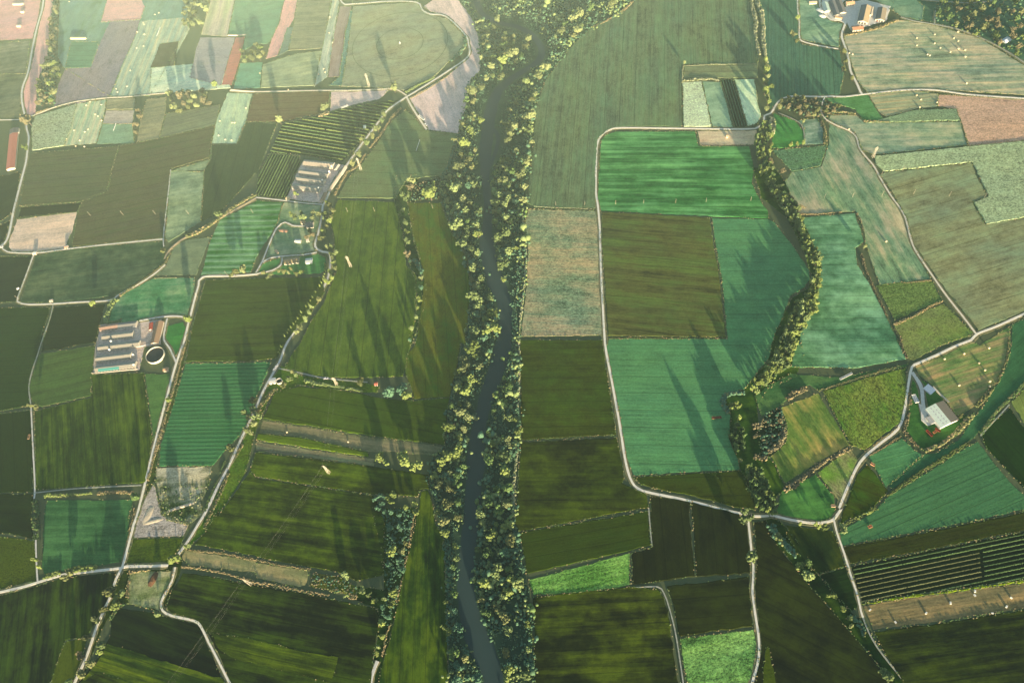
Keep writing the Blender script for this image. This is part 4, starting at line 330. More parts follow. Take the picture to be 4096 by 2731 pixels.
(1,'last bright tree before the pale track',[(-189.6,138.2,3.05,0)]),
(2,'pale bush tree on top of the brown scrub end',[(-220,222.1,5.61,2)]),
(2,'small pale tree under the brown scrub end',[(-218.2,200.8,2.7,2)]),
(8,'spreading bright tree over the road junction',[(-406.7,269,7.22,0)]),
(8,'olive tree on the south of the lower road',[(-525.8,273.7,6.4,5)]),
(8,'big olive tree over the road by the farm plot',[(-476.5,247.1,6.78,5)]),
(8,'pale green tree left of the grey farm plot patch',[(-464,245.3,5.46,2)]),
(8,'bright green tree below the farm plot corner',[(-465.9,234.6,7.49,0)]),
(8,'olive tree on the road under the big olive tree',[(-480,230.6,4.12,5)]),
(8,'pale tree west of the lower straight road',[(-488.8,220.4,4.36,1)]),
(8,'olive tree at the grey brown strip head',[(-497.3,204.9,3.55,5)]),
(8,'pale green tree east of the lower straight road',[(-478.6,193,6.29,2)]),
(8,'small bright tree below the pale green road tree',[(-479.1,186.3,3.75,0)]),
(8,'dull brown tree beside the grey brown strip',[(-499.9,186.2,4.77,6)]),
(8,'olive tree near the road foot',[(-486.7,176.3,5.6,5)]),
(8,'low spreading olive tree by the road foot',[(-496.8,167.1,6.19,5)]),
(8,'green tree at the very foot of the grey brown strip',[(-507.8,164.7,4.7,3)]),
(8,'pale tree on the inside of the track bend',[(-421.3,216.1,4.06,2)]),
(8,'pale tree where the diagonal road meets the strip meadow',[(-393.2,284.9,3.97,2)]),
(8,'green tree on the corner of the brown fallow field',[(-572,325.7,4.42,3)]),
(8,'lime tree half way along the fallow field track',[(-568.5,299.7,3.53,0)]),
(8,'lime bush tree above the lower road junction',[(-563.1,288.9,2.97,0)]),
(8,'green tree at the corner of the gravel pit road',[(-459.7,354,6.26,3)]),
(8,'small lime tree on the tan verge',[(-432.8,474,3.57,0)]),
(8,'olive tree where the pale track bends',[(-605,499.1,6.15,5)]),
(8,'round olive tree west of the diagonal road',[(-352,394.5,5.92,5)]),
(9,'bright tree inside the teal hedge hook',[(235.6,335.5,5.1,0)]),
(9,'bright tree right of its twin at the teal hedge hook',[(242.7,335,4.59,0)]),
(9,'bright tree between the hedge hook and the green clump',[(238.9,321.1,3.79,0)]),
(9,'small pale tree under the green clump',[(225,271.1,3.43,1)]),
(2,'small round brown tree on the hollow rim',[(281.6,309.1,3,6)]),
(2,'olive tree on the pale barn corner',[(475.2,278.5,2.4,5)]),
(8,'large pale tree on the road fork',[(212.5,207.9,8.02,2)]),
(8,'large pale tree over the road south of the fork',[(204.8,167,8.5,2)]),
(8,'massive pale tree leaning from the river wood on the bright meadow',[(-37.1,181.4,9.29,2)]),
(7,'bright tree in the lime reeds',[(-34.1,140.6,3.7,0)]),
(7,'pale tree in the lime reeds under the bright one',[(-36.7,116.9,3.87,2)]),
(7,'pale tree at the foot of the lime reeds',[(-42.8,95.3,6.73,2)]),
(9,'big pale tree on the lower stream',[(255.9,138.9,8.06,2)]),
(9,'bright tree joined to the big pale stream tree',[(250.1,150.1,5.64,0)]),
(9,'green tree above the big pale stream tree',[(258,152.3,5.08,3)]),
(9,'bright tree on the stream by the dark rows',[(269.8,118.5,4.63,0)]),
(9,'bright tree above the teal willow scrub',[(276.5,104,3.7,0)]),
(9,'pale tree beside the teal willow scrub',[(277.9,95.8,3.46,2)]),
(9,'small pale tree under the teal willow scrub',[(277.3,87.7,2.37,1)]),
(9,'pale tree at the foot of the lower stream',[(294.3,40.1,7.47,2)]),
(9,'small pale tree above the stream foot tree',[(290.5,45.6,3.13,2)]),
(8,'pale tree at the track head on the east junction',[(304.6,180.8,5.5,2)]),
(8,'bright bush tree under the road before the junction',[(280.3,187.4,3.69,0)]),
(8,'second bright bush tree beside the first at the junction',[(288.6,184.1,3.68,0)]),
(8,'small bright bush tree under the road bend',[(264,192.5,2.32,0)]),
(8,'bright bush tree on the short lime bank',[(337.3,191.3,2.99,0)]),
(8,'pale tree heading the lower stream shrubs',[(238.5,183.3,4.16,2)]),
(2,'left tree of the lime trio in the hill paddock',[(433.1,710.2,3.7,0)]),
(2,'middle tree of the lime trio in the hill paddock',[(442.6,710.6,2.77,0)]),
(2,'right tree of the lime trio in the hill paddock',[(451.5,710,3.38,0)]),
(2,'small pale tree on the hill paddock rim',[(465.7,749.6,2.51,1)]),
(2,'olive tree on the bend of the north lane',[(514.5,932.4,5.8,5)]),
(2,'olive tree under the north lane bend',[(514,917.6,4.74,5)]),
(2,'bright tree half way up the north lane',[(533.5,970.7,4.5,0)]),
(2,'brown tree at the foot of the hill pasture',[(405.8,668,5.15,6)]),
(2,'brown tree on the stream side of the hill pasture',[(396.5,687.1,5.2,6)]),
(2,'small brown tree behind the stream belt',[(402.3,616.1,3.53,6)]),
(2,'dark brown tree at the corner of the blue green field',[(409.7,598.4,3.79,6)]),
(2,'pale tree alone on the brown bank',[(463.1,520,2.77,1)]),
(2,'pale tree on the corner of the narrow field strip',[(336.8,912.6,2.75,1)]),
(9,'{size} {tone} tree in the curved stream belt above its gap, south side',[(395.3,517.5,4.62,0),(392.8,527,4.76,0),(395.5,508,4.66,0),(394.2,540.9,3.82,0),(391.7,535.8,5.42,0),(392.8,547.5,3.81,3)]),
(9,'{size} {tone} tree in the curved stream belt above its gap, east side',[(402.9,604.7,4.12,3),(398.2,595.7,4.99,0),(402.9,580.2,4.21,0),(396.4,576.8,4.82,2),(395.6,565.7,5.68,2),(401.1,567.7,5.04,3),(403.6,597.3,5.18,2),(395.7,571.4,4.53,0)]),
(9,'{size} {tone} tree in the curved stream belt above its gap, north side',[(392.9,612.7,4.34,2),(387.3,652,5.51,0),(388.4,610.6,4.04,2),(388.8,631.7,4.35,0),(392.1,623.4,5.46,3),(391.5,636.6,5.91,2),(391.1,616.9,4.43,0)]),
(9,'{size} {tone} tree in the curved stream belt above its gap, middle',[(388.1,591.7,3.47,2),(394.2,583.3,4.04,2),(391.8,602.7,4.22,3),(390.9,568.7,5.15,3),(394.1,560,5.71,0),(395.2,588.4,5.32,2),(395.5,607.7,5.13,3),(390.7,597.9,3.9,3),(389.6,583.3,4.79,0),(393.6,594.5,3.56,0)]),
(9,'{size} {tone} tree in the curved stream belt above its gap, north west side',[(381.7,638.8,5.47,3),(384.4,643.1,3.83,2),(382.3,649.8,5.29,0),(386.4,624.8,4.5,2),(384.8,657,4.28,0),(380.8,633.8,4.42,3),(383.7,630.4,4.07,0),(385.8,618,4.3,3)]),
(9,'{size} {tone} tree in the curved stream belt above its gap, south east side',[(398,552.7,4.24,0),(397.2,532.7,3.7,3),(399.8,539.1,4.09,2),(398.7,522.7,4.43,0),(401.5,516.1,5.37,2),(400.2,527.6,4.16,0),(396.4,513.2,3.96,0),(397.6,545.7,3.99,0)]),
(9,'{size} {tone} tree in the curved stream belt above its gap, north east side',[(401.6,609.7,5.31,2),(398.2,618.8,4.41,2)]),
(9,'{size} {tone} tree in the curved stream belt above its gap, west side',[(386.6,601.1,4.23,2)]),
(9,'{size} {tone} tree in the curved stream belt under its gap, middle',[(335.7,432.9,5.09,0),(322.3,400.5,4.43,0),(319.6,395.7,5.24,2),(307.4,394.5,4.54,0),(329,396.9,4.72,0),(340.2,435.4,4.86,0),(329.3,409.9,5.04,0),(328.1,420.6,3.83,2),(347.2,424.6,5.7,0),(311.7,399.2,5.21,0),(324.5,417.3,4.16,2),(337.6,428.1,5.18,0),(332.1,402.2,4.72,0),(331.9,422.9,4.01,2),(344.5,429.7,4.29,0),(334.9,414.1,6,0),(340.4,422.9,4.58,2),(345.1,442.2,4.82,0)]),
(9,'{size} {tone} tree in the curved stream belt under its gap, south west side',[(281.1,357.1,4.24,2),(299.5,381,4.42,0),(301.6,385.2,4.79,0),(290,370.6,4.05,0),(288.1,365,6.13,0),(265.7,352.8,5.88,0),(298.4,370,3.86,0),(277.6,366,4.4,0),(268.2,348.7,3.56,2),(284.5,370,4.91,0),(284.8,359.7,4.66,0),(276.6,358.7,4.59,0),(293.3,375.2,5.31,0),(293.1,381.2,4.25,2),(270,360.6,4.75,0)]),
(9,'{size} {tone} tree in the curved stream belt under its gap, north east side',[(392.5,494,3.63,0),(388,475.2,4.65,0),(391.4,484.1,3.8,0),(364.8,451.8,3.67,0),(386.2,480.4,4.34,0),(359.9,456.1,4.42,2),(353.6,457,3.99,0),(358,448.8,3.32,2),(380.7,474.3,3.9,0),(371.8,450.9,6.32,0),(379.2,461.2,5.26,0),(367.8,464.1,4.92,0),(373.5,467.8,3.7,0),(351.1,446.2,4.01,0),(367.3,447,4.13,2),(381.7,482.6,4.61,2),(355.6,444.2,4.9,2)]),
(9,'{size} {tone} tree in the curved stream belt under its gap, south side',[(302.9,369.8,4.47,0),(323.2,387.6,3.95,0),(316.8,383.9,3.98,0),(306.1,381.4,6.13,2),(313.9,374.9,3.91,2),(305.3,389.6,4.65,2),(304.9,374,3.92,0)]),
(9,'{size} {tone} tree in the curved stream belt under its gap, east side',[(351.3,437.4,5.98,2),(369,442.5,5.23,0),(350.5,431.2,4.65,2),(363.1,438.9,3.62,0),(358.3,432.7,4.68,2)]),
(9,'{size} {tone} tree in the curved stream belt under its gap, north side',[(347.6,448.8,4.12,0)]),
(9,'{size} {tone} tree in the clump left of the hollow, south west side',[(225.1,284.1,3.28,3),(225.9,288.9,3.63,3)]),
(9,'{size} {tone} tree in the clump left of the hollow, south east side',[(234,290.7,3.8,3),(233.9,284.2,4.49,3)]),
(9,'{size} {tone} tree in the clump left of the hollow, west side',[(226.9,294.5,3.71,3),(224,300.5,4.68,3)]),
(9,'{size} {tone} tree in the clump left of the hollow, east side',[(236.9,296.6,3.33,3),(236,302.1,3.17,3)]),
(9,'{size} {tone} tree in the clump left of the hollow, north east side',[(236.8,307.6,3.85,3),(235,312.9,3.6,3)]),
(9,'{size} {tone} tree in the clump left of the hollow, north side',[(230.6,308.7,3.09,3),(228.8,304.6,3.81,3)]),
(9,'{size} {tone} tree in the clump left of the hollow, middle',[(228.8,298.6,3.14,3),(232.5,295.1,3.33,3)]),
(9,'{size} {tone} tree in the stream clump above the road fork, north east side',[(241.7,248.7,4.44,3)]),
(9,'{size} {tone} tree in the stream clump above the road fork, east side',[(245,242.4,3.9,3),(244.3,235.3,4.26,3),(244.5,229.6,4.31,0)]),
(9,'{size} {tone} tree in the stream clump above the road fork, north side',[(234.7,253.4,3.55,3),(241,255.5,3.57,3),(237.8,258.5,3.51,0),(234,247.6,3.45,0)]),
(9,'{size} {tone} tree in the stream clump above the road fork, south east side',[(241.6,209.5,3.93,3),(246.2,218.4,3.41,3),(243,223.9,4.59,3)]),
(9,'{size} {tone} tree in the stream clump above the road fork, middle',[(238.7,231.9,4.17,0),(239.3,237.8,3.93,3)]),
(9,'{size} {tone} tree in the stream clump above the road fork, north west side',[(228.6,256,3.69,3),(228.9,262.2,3.29,0),(229,244.9,3.7,3),(233.4,260.4,4.14,3),(228.4,251,3.24,0)]),
(9,'{size} {tone} tree in the stream clump above the road fork, west side',[(233.1,241.8,4.44,3),(226.4,234.5,5.17,3),(229.6,229.4,3.82,3),(233.4,233.3,3.77,3)]),
(9,'{size} {tone} tree in the stream clump above the road fork, south west side',[(230.5,223.3,4.09,3),(231.9,215.6,4.03,3),(227,220.3,3.12,3)]),
(9,'{size} {tone} tree in the stream clump above the road fork, south side',[(236.2,211.3,3.8,0),(235.5,224.3,3.17,0),(240.4,215.2,4.56,3),(235.3,219.3,3.27,3)]),
(9,'{size} {tone} tree on the stream beside the seed plots, south west side',[(430.4,798.9,5.36,0),(423.1,784.9,3.95,1),(431.7,808.5,4.9,1)]),
(9,'{size} {tone} tree on the stream beside the seed plots, north east side',[(446.6,861.3,5.76,0),(453.5,882,4.87,0),(451.7,871.7,5.68,1)]),
(9,'{size} {tone} tree on the stream beside the seed plots, west side',[(432.3,820.4,5.9,0)]),
(9,'{size} {tone} tree on the stream beside the seed plots, middle',[(441.5,828,5.14,0),(445.1,848.5,4.56,1),(439.8,842,5.17,1)]),
(9,'{size} {tone} tree on the stream below the lane bend, west side',[(387.9,695.9,3.93,0),(381.8,692.3,3.71,0),(389.4,686.3,3.26,3),(384.3,703.5,4.07,0),(390.1,717.8,3.08,3),(387.5,710.4,3.91,3),(389.6,700.9,3.41,3)]),
(9,'{size} {tone} tree on the stream below the lane bend, north east side',[(404.1,747,3.01,0),(410.7,743.2,3.95,0),(411.4,757.4,3.57,0),(405.1,725.9,3.9,3),(405.3,735,4.32,2),(413.3,739,3.11,3),(414.4,747.9,3.72,3),(412.3,732.9,4.88,0),(405,753.4,3.95,3)]),
(9,'{size} {tone} tree on the stream below the lane bend, north side',[(390.3,728.8,3.28,2),(398.9,728.7,4.8,0),(397.9,736.3,2.91,2),(399.5,743.7,3.33,2),(392.8,734.5,4.43,3)]),
(9,'{size} {tone} tree on the stream below the lane bend, south west side',[(380.6,674.1,2.91,0),(386.5,682.1,3.81,3),(387.9,671.9,3.31,2),(378.8,678.7,3.02,3),(383.1,669.5,4.27,0),(389.8,677.3,3.29,3),(377.5,667.9,3.18,0)]),
(9,'{size} {tone} tree on the stream below the lane bend, south side',[(394.1,672.9,3.78,2),(393.6,680.7,3.4,0),(391.5,660.3,3.44,3)]),
(9,'{size} {tone} tree on the stream below the lane bend, middle',[(392.8,708.9,3.78,0),(398.4,697.3,3.32,2),(402.4,710,3.6,0),(399.6,718.3,3.82,3),(391.4,691.6,3.69,3),(394.8,713.8,3.43,2),(399.2,703,3.09,0)]),
(9,'{size} {tone} tree on the stream below the lane bend, north west side',[(386.9,721.7,4.31,0)]),
(9,'{size} {tone} tree on the stream below the lane bend, east side',[(405.8,715.3,3.89,0)]),
(6,'{size} {tone} tree in the hilltop wood under the lane, north side',[(481.5,794.7,4.04,5),(471.6,800.2,3.73,5),(463.3,793.9,5.36,5),(475.3,791.5,4.41,5)]),
(6,'{size} {tone} tree in the hilltop wood under the lane, south side',[(475.7,762,4.61,6),(466.9,768.2,4.44,6)]),
(6,'{size} {tone} tree in the hilltop wood under the lane, middle',[(479.8,785,3.78,6),(467.3,781.3,6.26,6),(478.2,775.9,4.48,5)]),
(6,'{size} {tone} tree in the hilltop wood under the lane, west side',[(453.5,782.9,4.89,6),(461.3,773.9,3.64,5),(442.3,784.6,4.43,5)]),
(6,'{size} {tone} tree in the hilltop wood under the lane, north west side',[(453.8,796,5.91,5),(461.1,800.5,3.3,5)]),
(6,'{size} {tone} tree in the hilltop wood under the lane, east side',[(495.5,786.6,3.6,6),(492.3,777.9,4.79,6)]),
(6,'{size} {tone} tree in the hilltop wood under the lane, south east side',[(489.1,766.7,5.05,5),(483.9,758.6,4.71,5),(496.3,770.7,4.56,5)]),
(6,'{size} {tone} tree in the little wood right of the hilltop wood, middle',[(511.8,762.4,5.1,6)]),
(6,'{size} {tone} tree in the little wood right of the hilltop wood, east side',[(523.4,768.9,4.17,5)]),
(6,'{size} {tone} tree in the little wood right of the hilltop wood, west side',[(500.8,763.1,5.16,5),(506.3,768.6,4.54,6)]),
(6,'{size} {tone} tree in the little wood right of the hilltop wood, north side',[(511.8,774.7,4.83,5)]),
(10,'{size} {tone} tree on the wooded north slope, north east side',[(844.6,899.6,4.5,6),(858.3,918.6,4.77,0),(870,925.1,6.64,0),(827.8,925.9,4.64,3),(846.7,927.9,6.87,6)]),
(10,'{size} {tone} tree on the wooded north slope, middle',[(807.8,872,6.07,6),(793.5,850.8,6.52,0),(825.2,858.3,5.68,6),(814.5,886.9,4.35,6),(787.7,872.9,7.51,5),(800.6,888.6,6.55,6)]),
(10,'{size} {tone} tree on the wooded north slope, north west side',[(769.6,922.9,5.63,6),(739.7,925.6,5.91,3),(747.4,908.2,6.98,3),(754.9,929.3,4.74,3),(774.4,937.8,5.66,5),(755.4,945.7,4.9,0),(770.7,898.7,5.93,5)]),
(10,'{size} {tone} tree on the wooded north slope, east side',[(856.6,892.4,6.97,5),(840.3,882.6,5.78,3),(838.5,864.5,5.08,6)]),
(10,'{size} {tone} tree on the wooded north slope, north side',[(808.3,937.6,4.25,0),(823.3,901.8,5.25,6),(795.6,936,6.58,5),(785.1,904.5,5.41,5),(800.5,912.2,7.52,5),(782.7,921.3,5.25,3)]),
(10,'{size} {tone} tree on the wooded north slope, south side',[(804.6,808.4,4.43,0),(793.1,837.1,4.95,6),(817.2,845.7,6.21,6),(813.7,823.5,5.72,6)]),
(10,'{size} {tone} tree on the wooded north slope, west side',[(756.6,895.1,5.15,5),(768.7,881.9,6.58,6),(771.8,864.5,4.01,0)]),
(10,'{size} {tone} tree on the wooded north slope, south east side',[(832.3,840.5,5.6,0)]),
(6,'{size} {tone} tree lining the lane below the north east farm, south side',[(564,817.6,4.38,5)]),
(6,'{size} {tone} tree lining the lane below the north east farm, middle',[(566.8,855.5,3.36,5),(572.3,875.9,4.53,5)]),
(6,'{size} {tone} tree lining the lane below the north east farm, south west side',[(557,839.2,4.19,5)]),
(0,'{size} {tone} tree in the north belt by the beige lane, north west side',[(-721.5,1341.1,6.61,6),(-722.6,1371.9,5.39,6),(-731.6,1381.8,4.39,6)]),
(0,'{size} {tone} tree in the north belt by the beige lane, south east side',[(-706.5,1218.4,5.95,5),(-703.6,1228,5.17,6),(-704.6,1237.6,5.88,5)]),
(0,'{size} {tone} tree in the north belt by the beige lane, middle',[(-717.7,1282.6,5.16,6),(-715.9,1267.4,5.5,6)]),
(0,'{size} {tone} tree in the north belt by the beige lane, north side',[(-721.3,1363,4.2,5),(-716.3,1328,4.08,5)]),
(0,'{size} {tone} tree in the north belt by the beige lane, west side',[(-722.4,1297.6,5.89,6),(-724.4,1307.9,5.83,6)]),
(0,'{size} {tone} tree in the north belt by the beige lane, south side',[(-711.3,1252.3,6.36,6),(-716.6,1240.5,7.17,6),(-710.6,1199.3,5.81,6)]),
(0,'{size} {tone} tree in the north belt by the beige lane, east side',[(-709.5,1276.3,5.5,6)]),
(0,'{size} {tone} tree in the belt over the field lane, north east side',[(-688.9,1159.8,7.11,5),(-690.8,1174.5,7.28,0)]),
(0,'{size} {tone} tree in the belt over the field lane, middle',[(-701.5,1134.2,5.51,5),(-694,1147.6,5.91,0)]),
(0,'{size} {tone} tree in the belt over the field lane, south side',[(-702,1097,6.03,6),(-703.3,1081.6,6.05,6)]),
(0,'{size} {tone} tree in the belt over the field lane, north west side',[(-706.8,1151.4,6.33,6),(-707.6,1174.2,8.55,5)]),
(0,'{size} {tone} tree in the belt over the field lane, south east side',[(-683.1,1098.7,7.21,5),(-686.2,1084.7,6.35,0),(-689.6,1110.7,5.15,5)]),
(0,'{size} {tone} tree in the belt over the field lane, east side',[(-689.4,1127,6.9,0),(-682.8,1147.1,6.62,0)]),
(0,'{size} {tone} tree in the belt over the field lane, west side',[(-712,1121.8,6.06,5),(-711.9,1138.5,6.09,5)]),
(0,'{size} {tone} tree in the belt over the field lane, south west side',[(-705.9,1108.3,7.27,5)]),
(4,'{size} {tone} tree in the northern grove, north west side',[(-459.8,1277.4,6.55,5),(-462,1297.4,5.51,5),(-473.2,1287.5,5.8,5)]),
(4,'{size} {tone} tree in the northern grove, north east side',[(-433.2,1283.9,6.21,5),(-443.9,1294.4,7.84,1)]),
(4,'{size} {tone} tree in the northern grove, south east side',[(-443.2,1221.4,6.23,1)]),
(4,'{size} {tone} tree in the northern grove, west side',[(-471.5,1275.7,5.13,1),(-464.6,1264.8,6.14,5),(-473.1,1257.6,5.86,5)]),
(4,'{size} {tone} tree in the northern grove, south side',[(-449.4,1233.3,5.79,1),(-456.6,1223.2,6.13,1)]),
(4,'{size} {tone} tree in the northern grove, middle',[(-445.5,1271.8,6.6,1),(-456,1253.3,6.96,5)]),
(4,'{size} {tone} tree in the northern grove, south west side',[(-463.2,1238.9,6,5),(-469.4,1230.5,5.53,5)]),
(4,'{size} {tone} tree in the northern grove, north side',[(-454.9,1288.2,5.87,1)]),
(4,'{size} {tone} tree in the northern grove, east side',[(-434.4,1257,7.61,1)]),
(4,'{size} {tone} tree in the walled off grove on the lane, north east side',[(-428.6,1044.8,5.95,6)]),
(4,'{size} {tone} tree in the walled off grove on the lane, west side',[(-474.5,1028.7,4.22,6),(-479.4,1035.9,5.44,5),(-462.9,1031.4,7.86,6)]),
(4,'{size} {tone} tree in the walled off grove on the lane, north side',[(-450.2,1047.2,5.64,1)]),
(4,'{size} {tone} tree in the walled off grove on the lane, east side',[(-438.2,1029.8,7.11,1),(-421.1,1036.1,4.2,5),(-420.8,1026.6,5.73,5)]),
(4,'{size} {tone} tree in the walled off grove on the lane, south east side',[(-425.8,1015.9,7.15,6),(-415.6,1010.6,5.97,6),(-436,1009.6,5.21,1)]),
(4,'{size} {tone} tree in the walled off grove on the lane, middle',[(-450.1,1033.9,6.61,6),(-445.3,1021.8,5.12,1)]),
(4,'{size} {tone} tree in the walled off grove on the lane, south west side',[(-463.2,1005,5.54,5),(-470.3,1014.6,7.33,1)]),
(4,'{size} {tone} tree in the walled off grove on the lane, south side',[(-456.5,1019.8,5.57,6),(-448.9,1010,4.93,5)]),
(4,'{size} {tone} tree in the walled off grove on the lane, north west side',[(-463.9,1048.6,5.06,5),(-481.5,1049.6,6.17,1)]),
(4,'{size} {tone} tree in the small grove beside the pink strip, west side',[(-363,1123.5,4.62,5)]),
(4,'{size} {tone} tree in the small grove beside the pink strip, south east side',[(-334.5,1101.8,6.89,5)]),
(4,'{size} {tone} tree in the small grove beside the pink strip, south west side',[(-359.6,1099.4,5.62,1),(-359.2,1109.6,5.76,0)]),
(4,'{size} {tone} tree in the small grove beside the pink strip, north east side',[(-333,1124.6,7.52,0)]),
(4,'{size} {tone} tree in the small grove beside the pink strip, middle',[(-340.7,1112.7,5.83,5),(-348,1122.9,5.17,5)]),
(4,'{size} {tone} tree in the small grove beside the pink strip, south side',[(-347.7,1101.6,6.78,5)]),
(4,'{size} {tone} tree in the small grove beside the pink strip, north side',[(-340.1,1135.1,6.55,5)]),
(4,'{size} {tone} tree in the small grove beside the pink strip, east side',[(-330,1112.5,5.51,5)]),
(5,'{size} {tone} tree in the row between olive field and hay, west side',[(-532.5,987,5.7,6)]),
(5,'{size} {tone} tree in the row between olive field and hay, south side',[(-528.8,970.8,5.13,6)]),
(5,'{size} {tone} tree in the row between olive field and hay, north east side',[(-526.8,1006.4,5.34,6)]),
(5,'{size} {tone} tree in the row between olive field and hay, north side',[(-530.3,1021.3,5.68,6)]),
(1,'{size} {tone} tree in the head of the copse, north west side',[(-177.8,301.9,5.61,4)]),
(1,'{size} {tone} tree in the head of the copse, middle',[(-173.2,293.7,3.85,4)]),
(1,'{size} {tone} tree in the head of the copse, west side',[(-178.6,289.7,4.12,4)]),
(1,'{size} {tone} tree in the head of the copse, south side',[(-172.3,284.8,3.41,4)]),
(1,'{size} {tone} tree in the head of the copse, north side',[(-171,299.3,3.33,4)]),
(1,'{size} {tone} tree in the head of the copse, south east side',[(-165.3,282.4,4.01,4)]),
(1,'{size} {tone} tree in the upper copse, south side',[(-155.1,262.5,4.44,4)]),
(1,'{size} {tone} tree in the upper copse, south west side',[(-167.8,264.9,5.36,4)]),
(1,'{size} {tone} tree in the upper copse, north side',[(-156.1,276.1,3.6,4)]),
(1,'{size} {tone} tree in the middle of the copse, south west side',[(-171.6,224.5,5.13,4)]),
(1,'{size} {tone} tree in the middle of the copse, south east side',[(-157.1,217.1,5.36,4)]),
(1,'{size} {tone} tree in the middle of the copse, middle',[(-160.4,226.8,3.9,4)]),
(1,'{size} {tone} tree in the lower copse, south east side',[(-174.2,171.3,3.63,4)]),
(1,'{size} {tone} tree in the lower copse, middle',[(-177.9,190.9,3.67,2),(-181.8,183.6,4.44,4),(-188.2,189.9,3.87,0)]),
(1,'{size} {tone} tree in the lower copse, south side',[(-181.7,166.9,5.05,0)]),
(1,'{size} {tone} tree in the lower copse, north west side',[(-193.5,196.6,2.99,2)]),
(8,'{size} {tone} tree on the road beside the hamlet, middle',[(-229,732.2,5.09,0),(-225.1,717.8,4.56,0),(-229.5,723,3.25,2)]),
(8,'{size} {tone} tree on the road beside the hamlet, south west side',[(-233.9,701,4.2,0),(-236.1,688.1,5.01,5)]),
(8,'{size} {tone} tree on the road beside the hamlet, north east side',[(-222.3,746.1,4.21,5)]),
(8,'{size} {tone} tree on the road beside the hamlet, east side',[(-221.1,724.8,4.21,5),(-219.4,735.2,4.3,5)]),
(8,'{size} {tone} tree on the road beside the hamlet, north side',[(-227.2,752.5,3.83,0)]),
(8,'{size} {tone} tree on the road beside the hamlet, south side',[(-228,707.5,3.54,5)]),
(8,'{size} {tone} tree on the road bend below the hamlet, east side',[(-220.5,647.7,3.45,1),(-218.3,633.6,3.8,1),(-220.1,641.4,4.1,0)]),
(8,'{size} {tone} tree on the road bend below the hamlet, north east side',[(-220.8,669.3,4.16,2),(-217.8,660.7,4.54,2)]),
(8,'{size} {tone} tree on the road bend below the hamlet, south side',[(-228.1,613,4.96,0),(-223.1,617.8,3.87,0)]),
(8,'{size} {tone} tree on the road bend below the hamlet, north side',[(-222.5,655.6,4.13,0),(-226.6,672.7,3.76,1)]),
(8,'{size} {tone} tree on the road bend below the hamlet, middle',[(-225.6,628,3.87,0)]),
(8,'{size} {tone} tree on the diagonal road above the water tank, middle',[(-260.3,559.6,4.19,2),(-251.5,575.3,3.2,2),(-253.3,568.5,4.08,2)]),
(8,'{size} {tone} tree on the diagonal road above the water tank, south west side',[(-270.7,541.1,3.31,1),(-265.8,548.4,4.13,1)]),
(8,'{size} {tone} tree on the diagonal road above the water tank, north east side',[(-241.7,587.6,4.54,5)]),
(3,'{size} {tone} tree along the top of the hamlet yard, north east side',[(-264.4,742.6,3.11,2)]),
(3,'{size} {tone} tree along the top of the hamlet yard, south east side',[(-260.6,733.7,6.01,2)]),
(3,'{size} {tone} tree along the top of the hamlet yard, west side',[(-274.6,737.4,4.5,2)]),
(3,'{size} {tone} tree along the top of the hamlet yard, north west side',[(-278.4,742.8,3.2,0)]),
(3,'{size} {tone} tree behind the dark roofed house, south west side',[(-248.8,730.1,5.79,1)]),
(3,'{size} {tone} tree behind the dark roofed house, east side',[(-239.6,733.8,5.54,1)]),
(3,'{size} {tone} tree behind the dark roofed house, north side',[(-248,740.3,4.11,1)]),
(3,'{size} {tone} tree along the bottom of the hamlet, north side',[(-296.3,646.7,3.41,5),(-289.6,643.3,4.77,5)]),
(3,'{size} {tone} tree along the bottom of the hamlet, middle',[(-281.8,639.7,3.07,1)]),
(3,'{size} {tone} tree along the bottom of the hamlet, east side',[(-264.8,638.2,4.07,0)]),
(3,'{size} {tone} tree along the bottom of the hamlet, north west side',[(-316.9,648.6,4.37,5)]),
(3,'{size} {tone} tree along the bottom of the hamlet, west side',[(-309.8,641.6,4.9,1)]),
(3,'{size} {tone} tree along the bottom of the hamlet, south east side',[(-271.7,634.5,3.35,5)]),
(3,'{size} {tone} tree along the bottom of the hamlet, north east side',[(-278.2,645.7,3.31,5)]),
(3,'{size} {tone} tree on the east of the hamlet yard, north west side',[(-253.1,707.1,4.58,5)]),
(3,'{size} {tone} tree on the east of the hamlet yard, east side',[(-248,699.3,4.54,6)]),
(3,'{size} {tone} tree on the east of the hamlet yard, west side',[(-255.2,695,4.16,6)]),
(8,'{size} {tone} tree around the white water tank, north east side',[(-276.7,483.2,3.71,5)]),
(8,'{size} {tone} tree around the white water tank, south side',[(-287.3,466.5,4.68,5)]),
(8,'{size} {tone} tree around the white water tank, middle',[(-280.9,474.7,4.45,2)]),
(8,'{size} {tone} tree around the white water tank, east side',[(-271.5,477.8,3.77,2)]),
(8,'{size} {tone} tree on the diagonal road beside the ribbed field, north side',[(-324,440.4,5.96,2),(-326.2,453.2,5.5,5)]),
(8,'{size} {tone} tree on the diagonal road beside the ribbed field, east side',[(-323.1,420.3,5.84,1),(-320.3,430.3,6.11,2)]),
(8,'{size} {tone} tree on the diagonal road beside the ribbed field, south side',[(-326.1,409.7,4.36,1)]),
(8,'{size} {tone} tree on the diagonal road beside the ribbed field, north west side',[(-335.5,438.2,5.22,2)]),
(8,'{size} {tone} tree on the diagonal road beside the ribbed field, middle',[(-330.2,431.3,4.38,1)]),
(8,'{size} {tone} tree on the diagonal road beside the ribbed field, south west side',[(-332.2,413.9,4.49,1)]),
(7,'{size} {tone} mid wood west bank tree by the north end of the beige field',[(59.6,1072.2,6.6,1),(90.2,1045.6,3.96,5),(87.9,1032.7,3.94,5),(42.2,1083.8,5.2,2),(38.8,1095.4,6.59,1)]),
